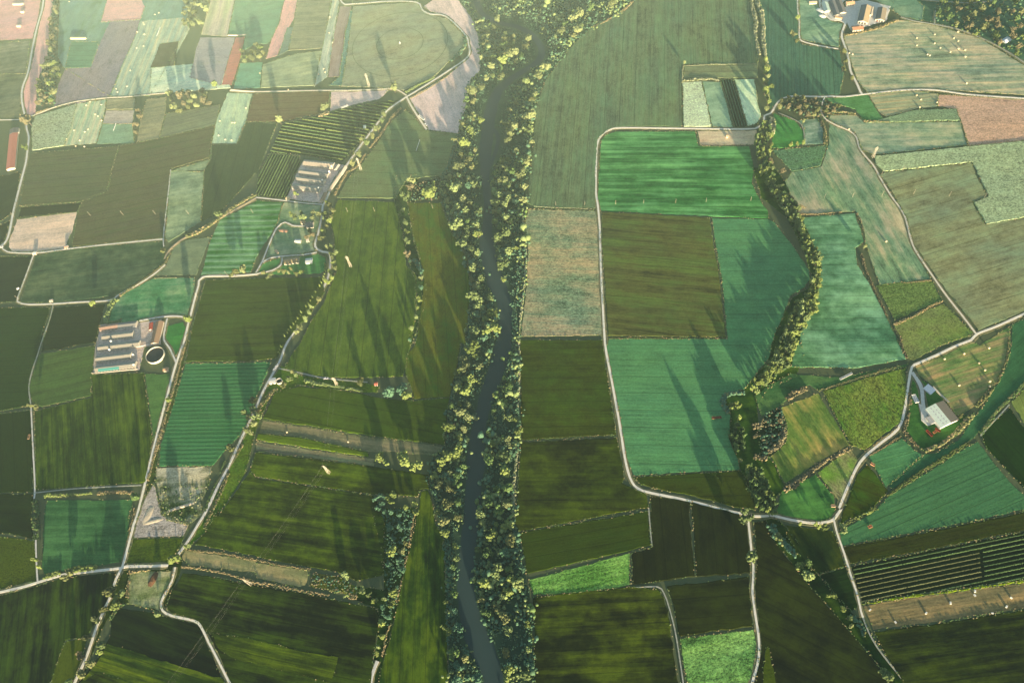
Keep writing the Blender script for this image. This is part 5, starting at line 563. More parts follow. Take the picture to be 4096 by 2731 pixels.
(7,'{size} {tone} mid wood west bank tree by the dark green corner field',[(-14.1,798.2,5.26,3),(-13.5,773.7,4.88,5),(-18.5,787,7.33,5),(-20.2,752.6,4.46,1)]),
(7,'{size} {tone} outer west bank tree by the beige field point',[(-28.9,832.5,6.49,5),(-19.5,855.1,4.76,1),(-15.8,865.9,6.53,5)]),
(7,'{size} {tone} outer west bank tree by the end of the tramline field',[(-73.6,441.8,5.67,0),(-63.3,459,7.81,1)]),
(7,'{size} {tone} waterside west bank tree by the end of the tramline field',[(-28.7,464.3,4.4,4)]),
(7,'{size} {tone} outer west bank tree by the dark blue corner tree',[(-84.3,400.5,4.92,3)]),
(7,'{size} {tone} waterside west bank tree by the lone strip trees',[(-86.5,311,5.34,3),(-78.7,321.8,5.19,3)]),
(7,'{size} {tone} waterside west bank tree by the narrow copse field',[(-107.7,167.2,4.74,4),(-105.1,182.7,6.18,3)]),
(7,'{size} {tone} mid wood east bank tree by the diagonal tramline',[(101.8,1012.1,6.36,5),(82.6,983.4,4.35,1),(92.7,991.1,6.04,3),(154.8,1021.6,4.44,2)]),
(7,'{size} {tone} outer east bank tree by the lower striped field',[(53.4,788.1,5.83,1),(67,775,3.83,5),(76.1,802,5.72,1),(67.4,762.2,6.79,1),(56.8,751.9,4.52,1),(40.3,750.4,8.4,3)]),
(7,'{size} {tone} mid wood east bank tree by the lower striped field',[(39.6,776.3,5.48,3),(32.6,762.6,6.4,1),(44.2,811.5,6.35,1),(29.5,774.2,6.38,3),(18.9,753.6,5.13,3)]),
(7,'{size} {tone} mid wood east bank tree by the poppy meadow middle',[(16.5,610,7.31,2),(10.6,598.8,4.61,2)]),
(7,'{size} {tone} waterside east bank tree by the striped field foot',[(6.4,685.1,4.52,1),(10.8,695.6,7.79,2)]),
(7,'{size} {tone} outer east bank tree by the striped field foot',[(52.3,736.8,7.89,1),(42.4,722.9,4.22,4),(43.2,704.9,4.32,1),(37.8,695.1,6.19,4),(35.4,705.6,4.42,4),(49.9,694.7,7.11,1),(52.8,718.3,5.95,1)]),
(7,'{size} {tone} outer east bank tree by the poppy meadow middle',[(27.8,613.6,3.81,0)]),
(7,'{size} {tone} waterside east bank tree by the dark green field',[(-74.7,223.9,5.11,3)]),
(7,'{size} {tone} waterside east bank tree by the upper olive field',[(-16.2,421.2,4.36,3)]),
(7,'{size} {tone} waterside east bank tree by the bottom dark field',[(-75.1,158.4,5.48,3)]),
(7,'{size} {tone} mid wood east bank tree by the dark field foot',[(-44.3,286.7,4.78,3),(-45.2,261.9,6.26,3),(-54.8,271.7,6.7,3)]),
(7,'{size} {tone} outer east bank tree by the lower olive field',[(-11.9,365.6,4.38,0)]),
(7,'{size} {tone} outer east bank tree by the dark field',[(-11,350.3,5.99,0),(-21.6,325.6,3.67,4)])]
SLIMS = [
('avenue_tree','slender gold young tree in the short avenue by the lane bend','young trees of the short avenue',395.9,762.3,1.84,5.8,'pale'),
('avenue_tree','slender gold young tree in the short avenue by the lane bend','young trees of the short avenue',400.5,763.6,1.64,5.11,'pale'),
('avenue_tree','slender gold young tree in the short avenue by the lane bend','young trees of the short avenue',403.6,764.8,1.4,5.47,'pale'),
('avenue_tree','slender gold young tree in the short avenue by the lane bend','young trees of the short avenue',405.8,766.1,1.52,5.13,'pale'),
('avenue_tree','slender gold young tree in the short avenue by the lane bend','young trees of the short avenue',410.3,767.3,1.38,5.33,'pale'),
('cypress_tree','narrow yellow green conifer lining the diagonal road, upper run','conifers along the diagonal road',-233.2,646.1,1.72,6.62,'bright'),
('cypress_tree','narrow yellow green conifer lining the diagonal road, upper run','conifers along the diagonal road',-233,641.2,1.7,5.3,'bright'),
('cypress_tree','narrow yellow green conifer lining the diagonal road, upper run','conifers along the diagonal road',-233.3,636.2,1.39,6.74,'bright'),
('cypress_tree','narrow yellow green conifer lining the diagonal road, upper run','conifers along the diagonal road',-234.6,631.2,1.49,6.04,'bright'),
('cypress_tree','narrow yellow green conifer lining the diagonal road, upper run','conifers along the diagonal road',-235.7,626.3,1.64,5.58,'bright'),
('cypress_tree','narrow yellow green conifer lining the diagonal road, upper run','conifers along the diagonal road',-236.3,621.6,1.37,6.61,'bright'),
('cypress_tree','narrow yellow green conifer lining the diagonal road, upper run','conifers along the diagonal road',-238.7,616.8,1.31,5.93,'bright'),
('cypress_tree','narrow yellow green conifer lining the diagonal road, upper run','conifers along the diagonal road',-241.3,612.2,1.68,6.63,'bright'),
('cypress_tree','narrow yellow green conifer lining the diagonal road, upper run','conifers along the diagonal road',-243.2,608,1.31,6.28,'bright'),
('cypress_tree','narrow yellow green conifer lining the diagonal road, upper run','conifers along the diagonal road',-247,603.8,1.68,5.47,'bright'),
('cypress_tree','narrow yellow green conifer lining the diagonal road, middle run','conifers along the diagonal road',-251.2,595.5,1.34,6.43,'bright'),
('cypress_tree','narrow yellow green conifer lining the diagonal road, middle run','conifers along the diagonal road',-254.3,591.3,1.68,5.34,'bright'),
('cypress_tree','narrow yellow green conifer lining the diagonal road, middle run','conifers along the diagonal road',-257,587.2,1.51,6.4,'bright'),
('cypress_tree','narrow yellow green conifer lining the diagonal road, middle run','conifers along the diagonal road',-260.3,583,1.67,5.74,'bright'),
('cypress_tree','narrow yellow green conifer lining the diagonal road, middle run','conifers along the diagonal road',-266.7,574.7,1.51,6.9,'bright'),
('cypress_tree','narrow yellow green conifer lining the diagonal road, middle run','conifers along the diagonal road',-268,570.5,1.63,6.71,'bright'),
('cypress_tree','narrow yellow green conifer lining the diagonal road, middle run','conifers along the diagonal road',-271.4,566.4,1.74,5.39,'bright'),
('cypress_tree','narrow yellow green conifer lining the diagonal road, middle run','conifers along the diagonal road',-274.4,562.2,1.42,5.81,'bright'),
('cypress_tree','narrow yellow green conifer lining the diagonal road, lower run','conifers along the diagonal road',-276.7,558.1,1.31,6.15,'bright'),
('cypress_tree','narrow yellow green conifer lining the diagonal road, lower run','conifers along the diagonal road',-280.3,553.8,1.78,6.38,'bright'),
('cypress_tree','narrow yellow green conifer lining the diagonal road, lower run','conifers along the diagonal road',-282.8,549.6,1.71,5.87,'bright'),
('cypress_tree','narrow yellow green conifer lining the diagonal road, lower run','conifers along the diagonal road',-284.3,545.4,1.28,5.8,'bright'),
('cypress_tree','narrow yellow green conifer lining the diagonal road, lower run','conifers along the diagonal road',-287.8,541.1,1.55,6.79,'bright'),
('cypress_tree','narrow yellow green conifer lining the diagonal road, lower run','conifers along the diagonal road',-293,526.9,1.44,6.15,'bright'),
('cypress_tree','narrow yellow green conifer lining the diagonal road, lower run','conifers along the diagonal road',-294.3,522,1.29,5.16,'bright'),
('cypress_tree','narrow yellow green conifer lining the diagonal road, lower run','conifers along the diagonal road',-294.6,517.1,1.63,6.17,'bright')]
HEDGES = [
('dry_grass_bank','tan',3.5,1.2,'upper tan grass bank of the narrow strip meadow',[(-399.6,283.1),(-355.9,271.1),(-318.6,257.2),(-293.6,247.6),(-257.8,236.1)],None),
('dry_grass_bank','tan',4,1.4,'lower tan grass bank crossed by the power line',[(-405.6,264.8),(-380.1,257.9),(-354.8,249.3),(-317.9,233.1),(-293.3,224.4),(-256.8,211.4),(-209,197)],None),
('dry_grass_bank','tan',5,1.3,'long tan verge east of the straight white road',[(-422.2,557),(-425.3,530.5),(-429.8,498.6),(-435.7,468.1),(-441,433.9),(-447.5,402.8),(-452,373.8)],None),
('dry_grass_bank','tan',4,1.3,'tan verge west of the road by the gravel pit',[(-463.8,342.6),(-466.2,323.1),(-466.5,308.8)],None),
('hedge','lime',6,2.4,'lime green hedge along the north of the teal meadow',[(-575.2,377.3),(-547.9,373.7),(-517.4,370.5)],'hedge'),
('dry_grass_bank','tan',5,1.5,'tan brush bank between lime hedge and roadside tree',[(-511.4,369),(-487.2,367),(-467.9,361.7)],None),
('dry_grass_bank','olive',6,1.6,'olive brush verge on the east of the diagonal road',[(-339.3,399.9),(-351.7,373.5),(-364.5,338.6),(-373.7,317.8),(-379.2,302.4)],None),
('hedge','green',4,1.8,'thin green hedge on the west of the diagonal road',[(-360.1,382.1),(-370.5,351.9),(-380.5,324)],'hedge'),
('dry_grass_bank','olive',7,1.6,'olive and tan brush south of the round white tank',[(-297.7,467.8),(-306,463.1),(-315.6,450.9),(-323.5,434.1)],None),
('dry_grass_bank','tan',3,1.3,'tan dry bank on top of the blue green field',[(404,593),(427.8,588),(451.1,586),(476.8,582.5)],None),
('dry_grass_bank','brown',3,1.3,'brown bank down the east of the blue green field',[(477.5,578.6),(477.8,566),(475.2,547.6),(470.2,532)],None),
('dry_grass_bank','brown',4,1.5,'long brown bank between blue green field and poppy pasture',[(458.1,514.4),(454.9,495.4),(453.8,467.7),(452.7,440.8),(453.6,406.3),(456.3,385.1),(453.6,385.1),(452.3,359.9)],None),
('dry_grass_bank','tan',4,1.5,'tan ridge between the two rough pastures',[(455.8,406.6),(481.7,413),(506.5,422.6),(525.2,427.6)],None),
('dry_grass_bank','tan',2.5,1,'tan rim above the upper rough pasture',[(490.2,461.8),(507.6,459.8),(525.2,458.4)],None),
('dry_grass_bank','tan',2.5,1,'tan edge below the brown hilltop wood',[(510.4,759),(527.2,753.7),(544.9,748.8)],None),
('hedge','olive',6,2.2,'olive hedge beside the brown hilltop wood',[(513.5,763.4),(529,758.9),(543.6,752.4)],'hedge'),
('hedge','olive',5,2,'olive hedge over the striped pasture',[(549.3,735.6),(563.5,730.7),(583.2,725.8)],'hedge'),
('dry_grass_bank','tan',6,2,'tan scrub bank below the north east farm',[(590.9,916.4),(619.3,916.9),(647,920.3),(680.4,930.5)],None),
('dry_grass_bank','brown',6,1.8,'brown brush beside the road west of the pale barn',[(436.8,317.7),(431.2,300.2),(419.9,285.6),(412.9,275.9)],None),
('dry_grass_bank','brown',6,1.6,'brown brush from the road bend to the barn corner',[(412.3,274.4),(416.1,260.5),(423.3,248.4)],None),
('hedge','olive',7,2.4,'olive and tan hedge behind the red farm machines',[(424.2,248.1),(443.5,252.4),(466.9,262.8),(491.2,279.8)],'hedge'),
('hedge','olive',6,2.2,'olive scrub between barn meadow and dark field',[(500.2,288.2),(515.1,298),(526.5,305.8)],'hedge'),
('dry_grass_bank','olive',3,1.2,'thin ochre bank curving round the bale field',[(534.5,311),(556.1,333.9),(573.4,360.8),(575.6,363.9)],None),
('dry_grass_bank','lime',5,1.5,'lime bank curving from the field wedge to the dark field',[(337.1,192.1),(354.8,201.9),(372,210),(414.2,227.7),(458,243),(482,252.1)],None),
('dry_grass_bank','green',5,1.5,'green bank rising toward the far edge past dark field',[(489.2,255.4),(520.3,279.6),(545.1,293.7),(578.7,314.5)],None),
('dry_grass_bank','lime',4,1.3,'short lime bank above the blue green corner field',[(311.4,185.7),(334,191.8),(350.3,196.4)],None),
('dry_grass_bank','tan',2.5,1,'tan verge under the mottled lime field',[(361.3,258.8),(381.7,267.7),(408.9,280.3)],None),
('dry_grass_bank','tan',2.5,1,'tan verge east of the wedge meadow',[(337.4,235.7),(323.5,214.1),(313.4,203.5)],None),
('dry_grass_bank','tan',2.5,1,'tan verge above the small ribbed green field',[(363.4,253.1),(385,260.4),(407.3,270.4)],None),
('dry_grass_bank','olive',3,1.2,'olive bank over the mottled lime field',[(339.5,339.5),(373.4,344.2),(401.6,349),(447.1,352.4)],None),
('hedge','brown',7,2.5,'short brown thicket alone in the open meadow',[(300.9,336.1),(313.5,342.4),(327.7,345.5)],'hedge'),
('hedge','brown',7,2.2,'long brown thicket under the scarred hay field',[(262.2,232),(276.6,236.4),(299.3,248.4),(317.3,256.8),(347.4,265.5)],'hedge'),
('hedge','brown',6,2.4,'brown bushes rounding the dark hollow',[(261.4,277.9),(274.1,283.6),(285.8,295.8),(285.3,303.6)],'hedge'),
('reed_bed','cream',3.5,2.2,'cream reed edge on the east of the river wood',[(52.1,685.3),(43.7,669.8),(41.2,634.5),(37.3,597),(29.6,561.8),(20.7,528),(13.3,495.3),(7.2,468.7),(8,467.6),(-1,414),(-6.6,384.8)],None),
('reed_bed','cream',5,2.2,'lower cream reed edge on the east of the river wood',[(-16.4,344.7),(-16.2,329.2),(-26,290.3),(-31.3,258.8)],None),
('reed_bed','teal',7,2,'grey green reeds east of the river beside the dark green field',[(-31.6,261.1),(-32.7,233.6),(-32.3,212.9),(-32.3,201)],None),
('reed_bed','lime',5,2,'lime reeds east of the lower river bend',[(-30.8,169.4),(-31.6,146.1),(-33.9,124.8),(-39.1,88.1)],None),
('reed_bed','teal',12,2.2,'broad grey green reed belt inside the east river wood',[(39.3,689.2),(32.8,672.3),(31.6,644.5),(30.6,598.5),(21.4,563.5),(10.6,521.5),(1.3,469.8),(1.3,460.8),(-5.2,422.5),(-10.6,391.6)],None),
('reed_bed','teal',11,2.2,'grey green reeds on the lower west bank of the river',[(-109.1,240.9),(-107.4,222.3),(-106.9,204.3),(-108.7,187.2),(-112.3,170.7),(-113.2,150.8),(-115.7,138.2)],None),
('reed_bed','teal',8,2.2,'grey green reeds edging the west river wood above',[(-61.5,770.3),(-54,779.6),(-48.4,785.7),(-38.3,817.5)],None),
('dry_grass_bank','tan',5,1.6,'tan bank edging the north river wood',[(296.5,1084.3),(276.5,1066.7),(244.3,1048.1),(210.1,1035.2)],None),
('dry_grass_bank','tan',3.5,1.6,'tan strip down the edge of the copse field',[(-137.6,284),(-145.2,259.8),(-148.9,241.7)],None),
('dry_grass_bank','tan',3.5,1.6,'tan strip below the copse',[(-152.9,232.7),(-158.6,213.3),(-161.9,202),(-168.4,185.8)],None),
('dry_grass_bank','tan',3,1.4,'tan strip leading down to the pale track',[(-171.3,170.5),(-179.8,156.4),(-182.3,143.7),(-185.1,135.6)],None),
('hedge','palegreen',6,2.4,'pale green hedge under the twin arm pylon',[(-263,471.5),(-239.9,461.4),(-213.5,452.3)],'hedge'),
('hedge','palegreen',5,2.2,'short pale green hedge east of the pylon hedge',[(-210.1,450.1),(-199.8,446.8),(-190.2,442.6)],'hedge'),
('hedge','teal',8,2.6,'blue grey bushes bending between the two olive fields',[(-117.8,629.8),(-108.7,627.8),(-106,614.9),(-102,604.6)],'hedge'),
('hedge','palegreen',6,2.4,'pale hedge north of the river field crossroads',[(-97,961.1),(-79.1,971.5),(-49,984.5)],'hedge'),
('hedge','teal',10,2.6,'pale blue green scrub inside the road bend',[(9.8,1072.1),(8.4,1049.5),(-4,1030.2),(-19.4,1016.1)],'hedge'),
('dry_grass_bank','tan',3.5,1.2,'tan verge along the beige river field',[(-93.5,945.4),(-60.4,961.1),(-27.6,982.9)],None),
('dry_grass_bank','tan',5,1.5,'tan verge under the roadside trees past the orchard',[(-107.6,928.3),(-125.6,908.9),(-142.3,878.6),(-163.6,850.4),(-182,820.1),(-197.4,811.6),(-209,789.7),(-217.8,770.9)],None),
('dry_grass_bank','tan',2.5,1.2,'tan line above the striped orchard',[(-293.3,942.7),(-257.8,941.4),(-238.2,945.1)],None),
('hedge','tan',9,3,'pale tan thicket on the orchard corner',[(-237.1,940.8),(-229,943.9),(-221,945.7)],'hedge'),
('dry_grass_bank','tan',5,1.6,'tan brush where the field lane leaves the tree belt',[(-711,1066.5),(-697.2,1071.1),(-682.9,1075.6)],None),
('hedge','palegreen',10,3,'thick pale hedge climbing from the long sheds',[(-533.6,614.1),(-532.8,631.2),(-529.2,645.2),(-522.3,651.6)],'hedge'),
('hedge','palegreen',6,2.4,'short pale hedge on the long sheds north side',[(-531.5,614.4),(-520.7,613.5),(-511.7,614.3)],'hedge'),
('dry_grass_bank','olive',4.5,1.5,'olive verge of the lane above the teal plot',[(-520.1,656),(-502.8,667.4),(-479.4,683.5),(-461.8,698.3),(-456.8,713.1)],None),
('hedge','olive',8,2.6,'olive hedge along the dirt lane below dark fields',[(-433.1,741.6),(-412.4,747.8),(-382.6,768.4),(-365.2,783.7),(-333.5,799.4)],'hedge'),
('dry_grass_bank','cream',2.2,1,'cream line across the head of the teal plot',[(-473.3,676.4),(-454.8,672.5),(-430.9,667.1)],None),
('hedge','lime',7,2.6,'lime hedge left of the long lime hedge by the lower road',[(-559.1,279.9),(-550.5,280.3),(-540.6,281)],'hedge'),
('hedge','lime',7,2.8,'long lime hedge above the lower road',[(-527.4,282.2),(-514,281.4),(-499.3,280.1)],'hedge'),
('dry_grass_bank','tan',4,1.5,'tan brush along the top of the farm plot',[(-463,268.5),(-443.4,267),(-418,263.8)],None),
('dry_grass_bank','tan',5,1.4,'tan brush along the west of the farm plot',[(-458.8,264.7),(-461.2,253),(-460.4,240.9)],None),
('dry_grass_bank','tan',4,1.2,'tan verge between farm plot and bending track',[(-411,261.4),(-413,248.4),(-419.2,235.1)],None),
('hedge','green',8,3,'bushy green hedge beside the teal meadow',[(-586,372.9),(-581.3,354.6),(-582.4,355.5),(-581,345.9),(-577.7,336.6)],'hedge'),
('hedge','teal',7,3,'dark teal hedge hooking round the corner of the big blue green field',[(255.8,352.5),(245.9,354.7),(236.6,354.4),(228.7,347.8),(228.7,339.1),(232.2,331.2)],'hedge'),
('hedge','cream',7,3,'pale double hedge along the north stream, west side',[(483,1047.2),(475.2,1008),(470.9,980.5),(461.8,954.9),(455.4,923.8),(452.3,905.9)],'hedge'),
('hedge','cream',7,3,'pale double hedge along the north stream, east side',[(488.9,1033.6),(487.8,1004.5),(478.3,964.3),(469.2,939.1),(461.9,906),(458.8,885.8)],'hedge'),
('hedge','cream',9,3,'pale curved hedge below the hilltop wood',[(428,772.6),(424.5,757.2),(417.3,743),(410.1,735.7)],'hedge'),
('hedge','olive',6,2.2,'dark hedge between the two hill plots',[(493,749.9),(491.3,734.3),(482.2,705.2)],'hedge'),
('hedge','cream',5,2,'pale hedge north of the seed plots',[(325.2,878.7),(345.4,876.8),(370,872.2),(378.2,865)],'hedge'),
('hedge','cream',3,1.8,'pale hedge running up from the seed plots',[(323.4,875.5),(329.9,899.5),(334.8,911.3)],'hedge'),
('hedge','cream',2.5,1.5,'pale thin hedge over the narrow field strip',[(334.2,912.2),(347.3,908.7),(370.7,904.7),(440.8,888.9)],'hedge'),
('dry_grass_bank','cream',3,1,'cream line closing the poppy meadow',[(63.1,685.3),(93.1,676.4),(143.5,661.8)],None),
('dry_grass_bank','lime',2.5,0.8,'lime edge below the striped olive field',[(117.6,456.9),(176.3,444.9),(231.2,432.5)],None),
('hedge','brown',9,2.6,'brown scrub mound south of the dark hollow',[(243,275.2),(249.3,271.4),(257.3,271.2)],'hedge'),
('hedge','brown',8,2.6,'brown scrub patch in the middle of the hollow',[(252.7,309.7),(263.5,309.1)],'hedge'),
('hedge','brown',6,2.2,'small brown scrub lower in the hollow',[(249.4,297.2),(255.5,300.2)],'hedge'),
('hedge','teal',9,3,'teal shrubs along the lower stream',[(235.7,198.3),(237.2,188.4),(242.7,180.2),(246.8,171.3),(251.8,162.2)],'hedge'),
('hedge','teal',10,3,'bright teal willow scrub by the track end',[(283.7,97.8),(287.5,91.9),(290,84.1),(289.4,76.9)],'hedge'),
('hedge','green',7,2.4,'low green hedge along the farm plot corner',[(-476.5,220),(-471.1,230.8),(-463.1,235.3)],'hedge')]
CROPROWS = [
('fruit_row','row of dark fruit bushes in the big striped orchard','rows of the big striped orchard','green',1.15,2,[(-312.5,883.3,-287.1,871.2),(-308.2,895.8,-197.7,843.4),(-306.1,902.1,-193.4,848.7),(-301.8,914.7,-184.8,859.3),(-297.5,927.2,-176.2,869.8),(-295.3,933.5,-172,875.1),(-277.1,939.5,-163.5,885.7),(-249.4,941,-155.1,896.3),(-235.8,941.9,-150.9,901.6),(-212.5,945.4,-142.5,912.2),(-189.2,949,-133.9,922.7),(-175.2,949.7,-129.3,927.9),(-144.8,949.9,-120.2,938.2)]),
('fruit_row','yellow green row of fruit bushes in the big striped orchard','bright rows of the big striped orchard','lime',1.2,2.1,[(-310.4,889.5,-202,838.2),(-303.9,908.4,-189.1,854),(-299.6,921,-180.5,864.5),(-290.9,938.7,-167.7,880.4),(-263.2,940.2,-159.3,891),(-224.2,943.6,-146.7,906.9),(-200.8,947.2,-138.2,917.5),(-160,949.8,-124.8,933),(-125.4,948,-115.6,943.3)]),
('fruit_row','row of dark bushes in the small dotted orchard left of the long sheds','rows of the small dotted orchard','green',1,1.7,[(-313.8,876.5,-330.8,833.5),(-309.5,875,-331.9,818.1),(-305.1,873.4,-333,802.8),(-300.8,871.9,-330.6,796.5),(-296.5,870.3,-326.2,795),(-292.2,868.7,-321.8,793.5),(-287.8,867.2,-317.5,792.1),(-283.5,865.6,-313.1,790.6),(-279.2,864.1,-308.7,789.1),(-274.8,862.5,-304.4,787.7),(-270.5,861,-300,786.2),(-268.5,853.4,-295.6,784.7),(-282,806.6,-291.3,783.2)]),
('vegetable_row','pale dotted row in the narrow dark seed plot','rows of the seed plot','teal',0.6,0.8,[(383.4,865.6,374.9,768.2),(387.4,864.6,378.9,767.5),(391.3,863.6,382.8,766.8),(395.2,862.6,386.8,766.1)]),
('vegetable_row','bright cream row of plants in the dark row field','cream rows of the dark row field','olive',0.62,0.9,[(301.8,130.8,430.7,134.7),(301.4,126.4,429,130.2),(301,122,427.3,125.8),(300.6,117.6,425.6,121.3),(300.2,113.2,423.8,116.9),(299.8,108.8,422.1,112.4)]),
('vegetable_row','faint dark green row in the dark row field','dim rows of the dark row field','green',0.7,0.9,[(302.7,139.7,490.6,145.3),(302.2,135.3,488.3,140.8),(367.3,106.4,472.2,109.5),(432.4,103.9,469.9,105.1),(434.4,134.8,486,136.4),(432.7,130.4,483.7,131.9),(430.9,125.9,481.4,127.4),(429.1,121.4,479.1,122.9),(427.4,117,476.8,118.5),(425.6,112.5,474.5,114)])]
SCRUB = [
('brown scrub filling the end of the strip meadow','scrub_patch',['brown','olive','teal'],[(-255.6,231.8),(-228.8,224.3),(-208.6,210.2),(-208.5,199.1),(-259.4,219.4)],170,1),
('dark brush of the fallow corner by the river','scrub_patch',['teal','under','brown'],[(-101.5,766.4),(-76.8,767.2),(-61.9,768.1),(-67.3,730.4),(-95.2,734.7),(-109,733.6)],150,1.2),
('dark brush in the hollow beside the stream','scrub_patch',['under','teal','brown'],[(274.1,325.3),(290.5,327.9),(288,301.5),(273,279.6),(260.9,273.8),(249,268),(257.4,305.9)],230,1.4),
('weeds round the gravel pit and marbled ground','weed_patch',['green','olive','cream'],[(-438.2,365.9),(-377.6,354.9),(-385.6,335.9),(-382.6,319.6),(-399.5,311.4),(-422.8,320.6),(-429.4,328.6)],150,0.9),
('undergrowth of the wooded slope','slope_undergrowth',['green','teal','olive'],[(747.1,954.4),(880.9,931),(826.6,795.8),(797.5,831.6),(778,861.7),(730.8,909.7)],260,2.2),
('undergrowth of the hilltop wood','wood_undergrowth',['brown','under'],[(452.1,806.4),(480.4,806),(504.9,790.6),(528.9,775),(526.3,763.8),(502,755.9),(472.6,760.4),(463.7,777.2),(443.8,786.9)],220,1.7),
('undergrowth of the copse','copse_undergrowth',['under','teal'],[(-178.6,290.3),(-139.7,283.3),(-148.8,248.1),(-158.8,213.5),(-169.5,180.5),(-177.7,165),(-185.5,171.9),(-174.5,195.1),(-177.7,221.5),(-173.8,265.1)],420,1.3),
('undergrowth of the north tree belt','belt_undergrowth',['under','brown','teal'],[(-736.4,1391.4),(-725.7,1388.4),(-712.2,1275.8),(-701.3,1199.2),(-683.3,1179.6),(-688.1,1131.8),(-680.8,1082.7),(-710.2,1083.4),(-720.4,1134.4),(-713.7,1196.5),(-726.1,1279.6)],420,2),
('undergrowth along the stream belt','belt_undergrowth',['lime','palegreen','green'],[(384.4,651.8),(396,626.6),(405.7,610.4),(404.6,577.3),(400.2,548),(403.8,521.5),(397,490.8),(391.7,476.3),(373.7,446.2),(354.9,428.7),(334.2,402.8),(315.7,374.7),(287.1,360.8),(275.9,351.1),(267.2,348.4),(281.9,369.3),(311.4,401.9),(341.1,444.7),(377.9,477.5),(394.9,509),(390.2,528.1),(391.2,568.8),(384,627.4)],520,2),
('undergrowth of the lower stream clump','belt_undergrowth',['green','lime'],[(229.6,263.6),(243,262.5),(248.4,243.2),(250.5,227.5),(245.1,207.5),(237.7,210.7),(228.8,214.7),(226.9,231.8)],170,1.6)]
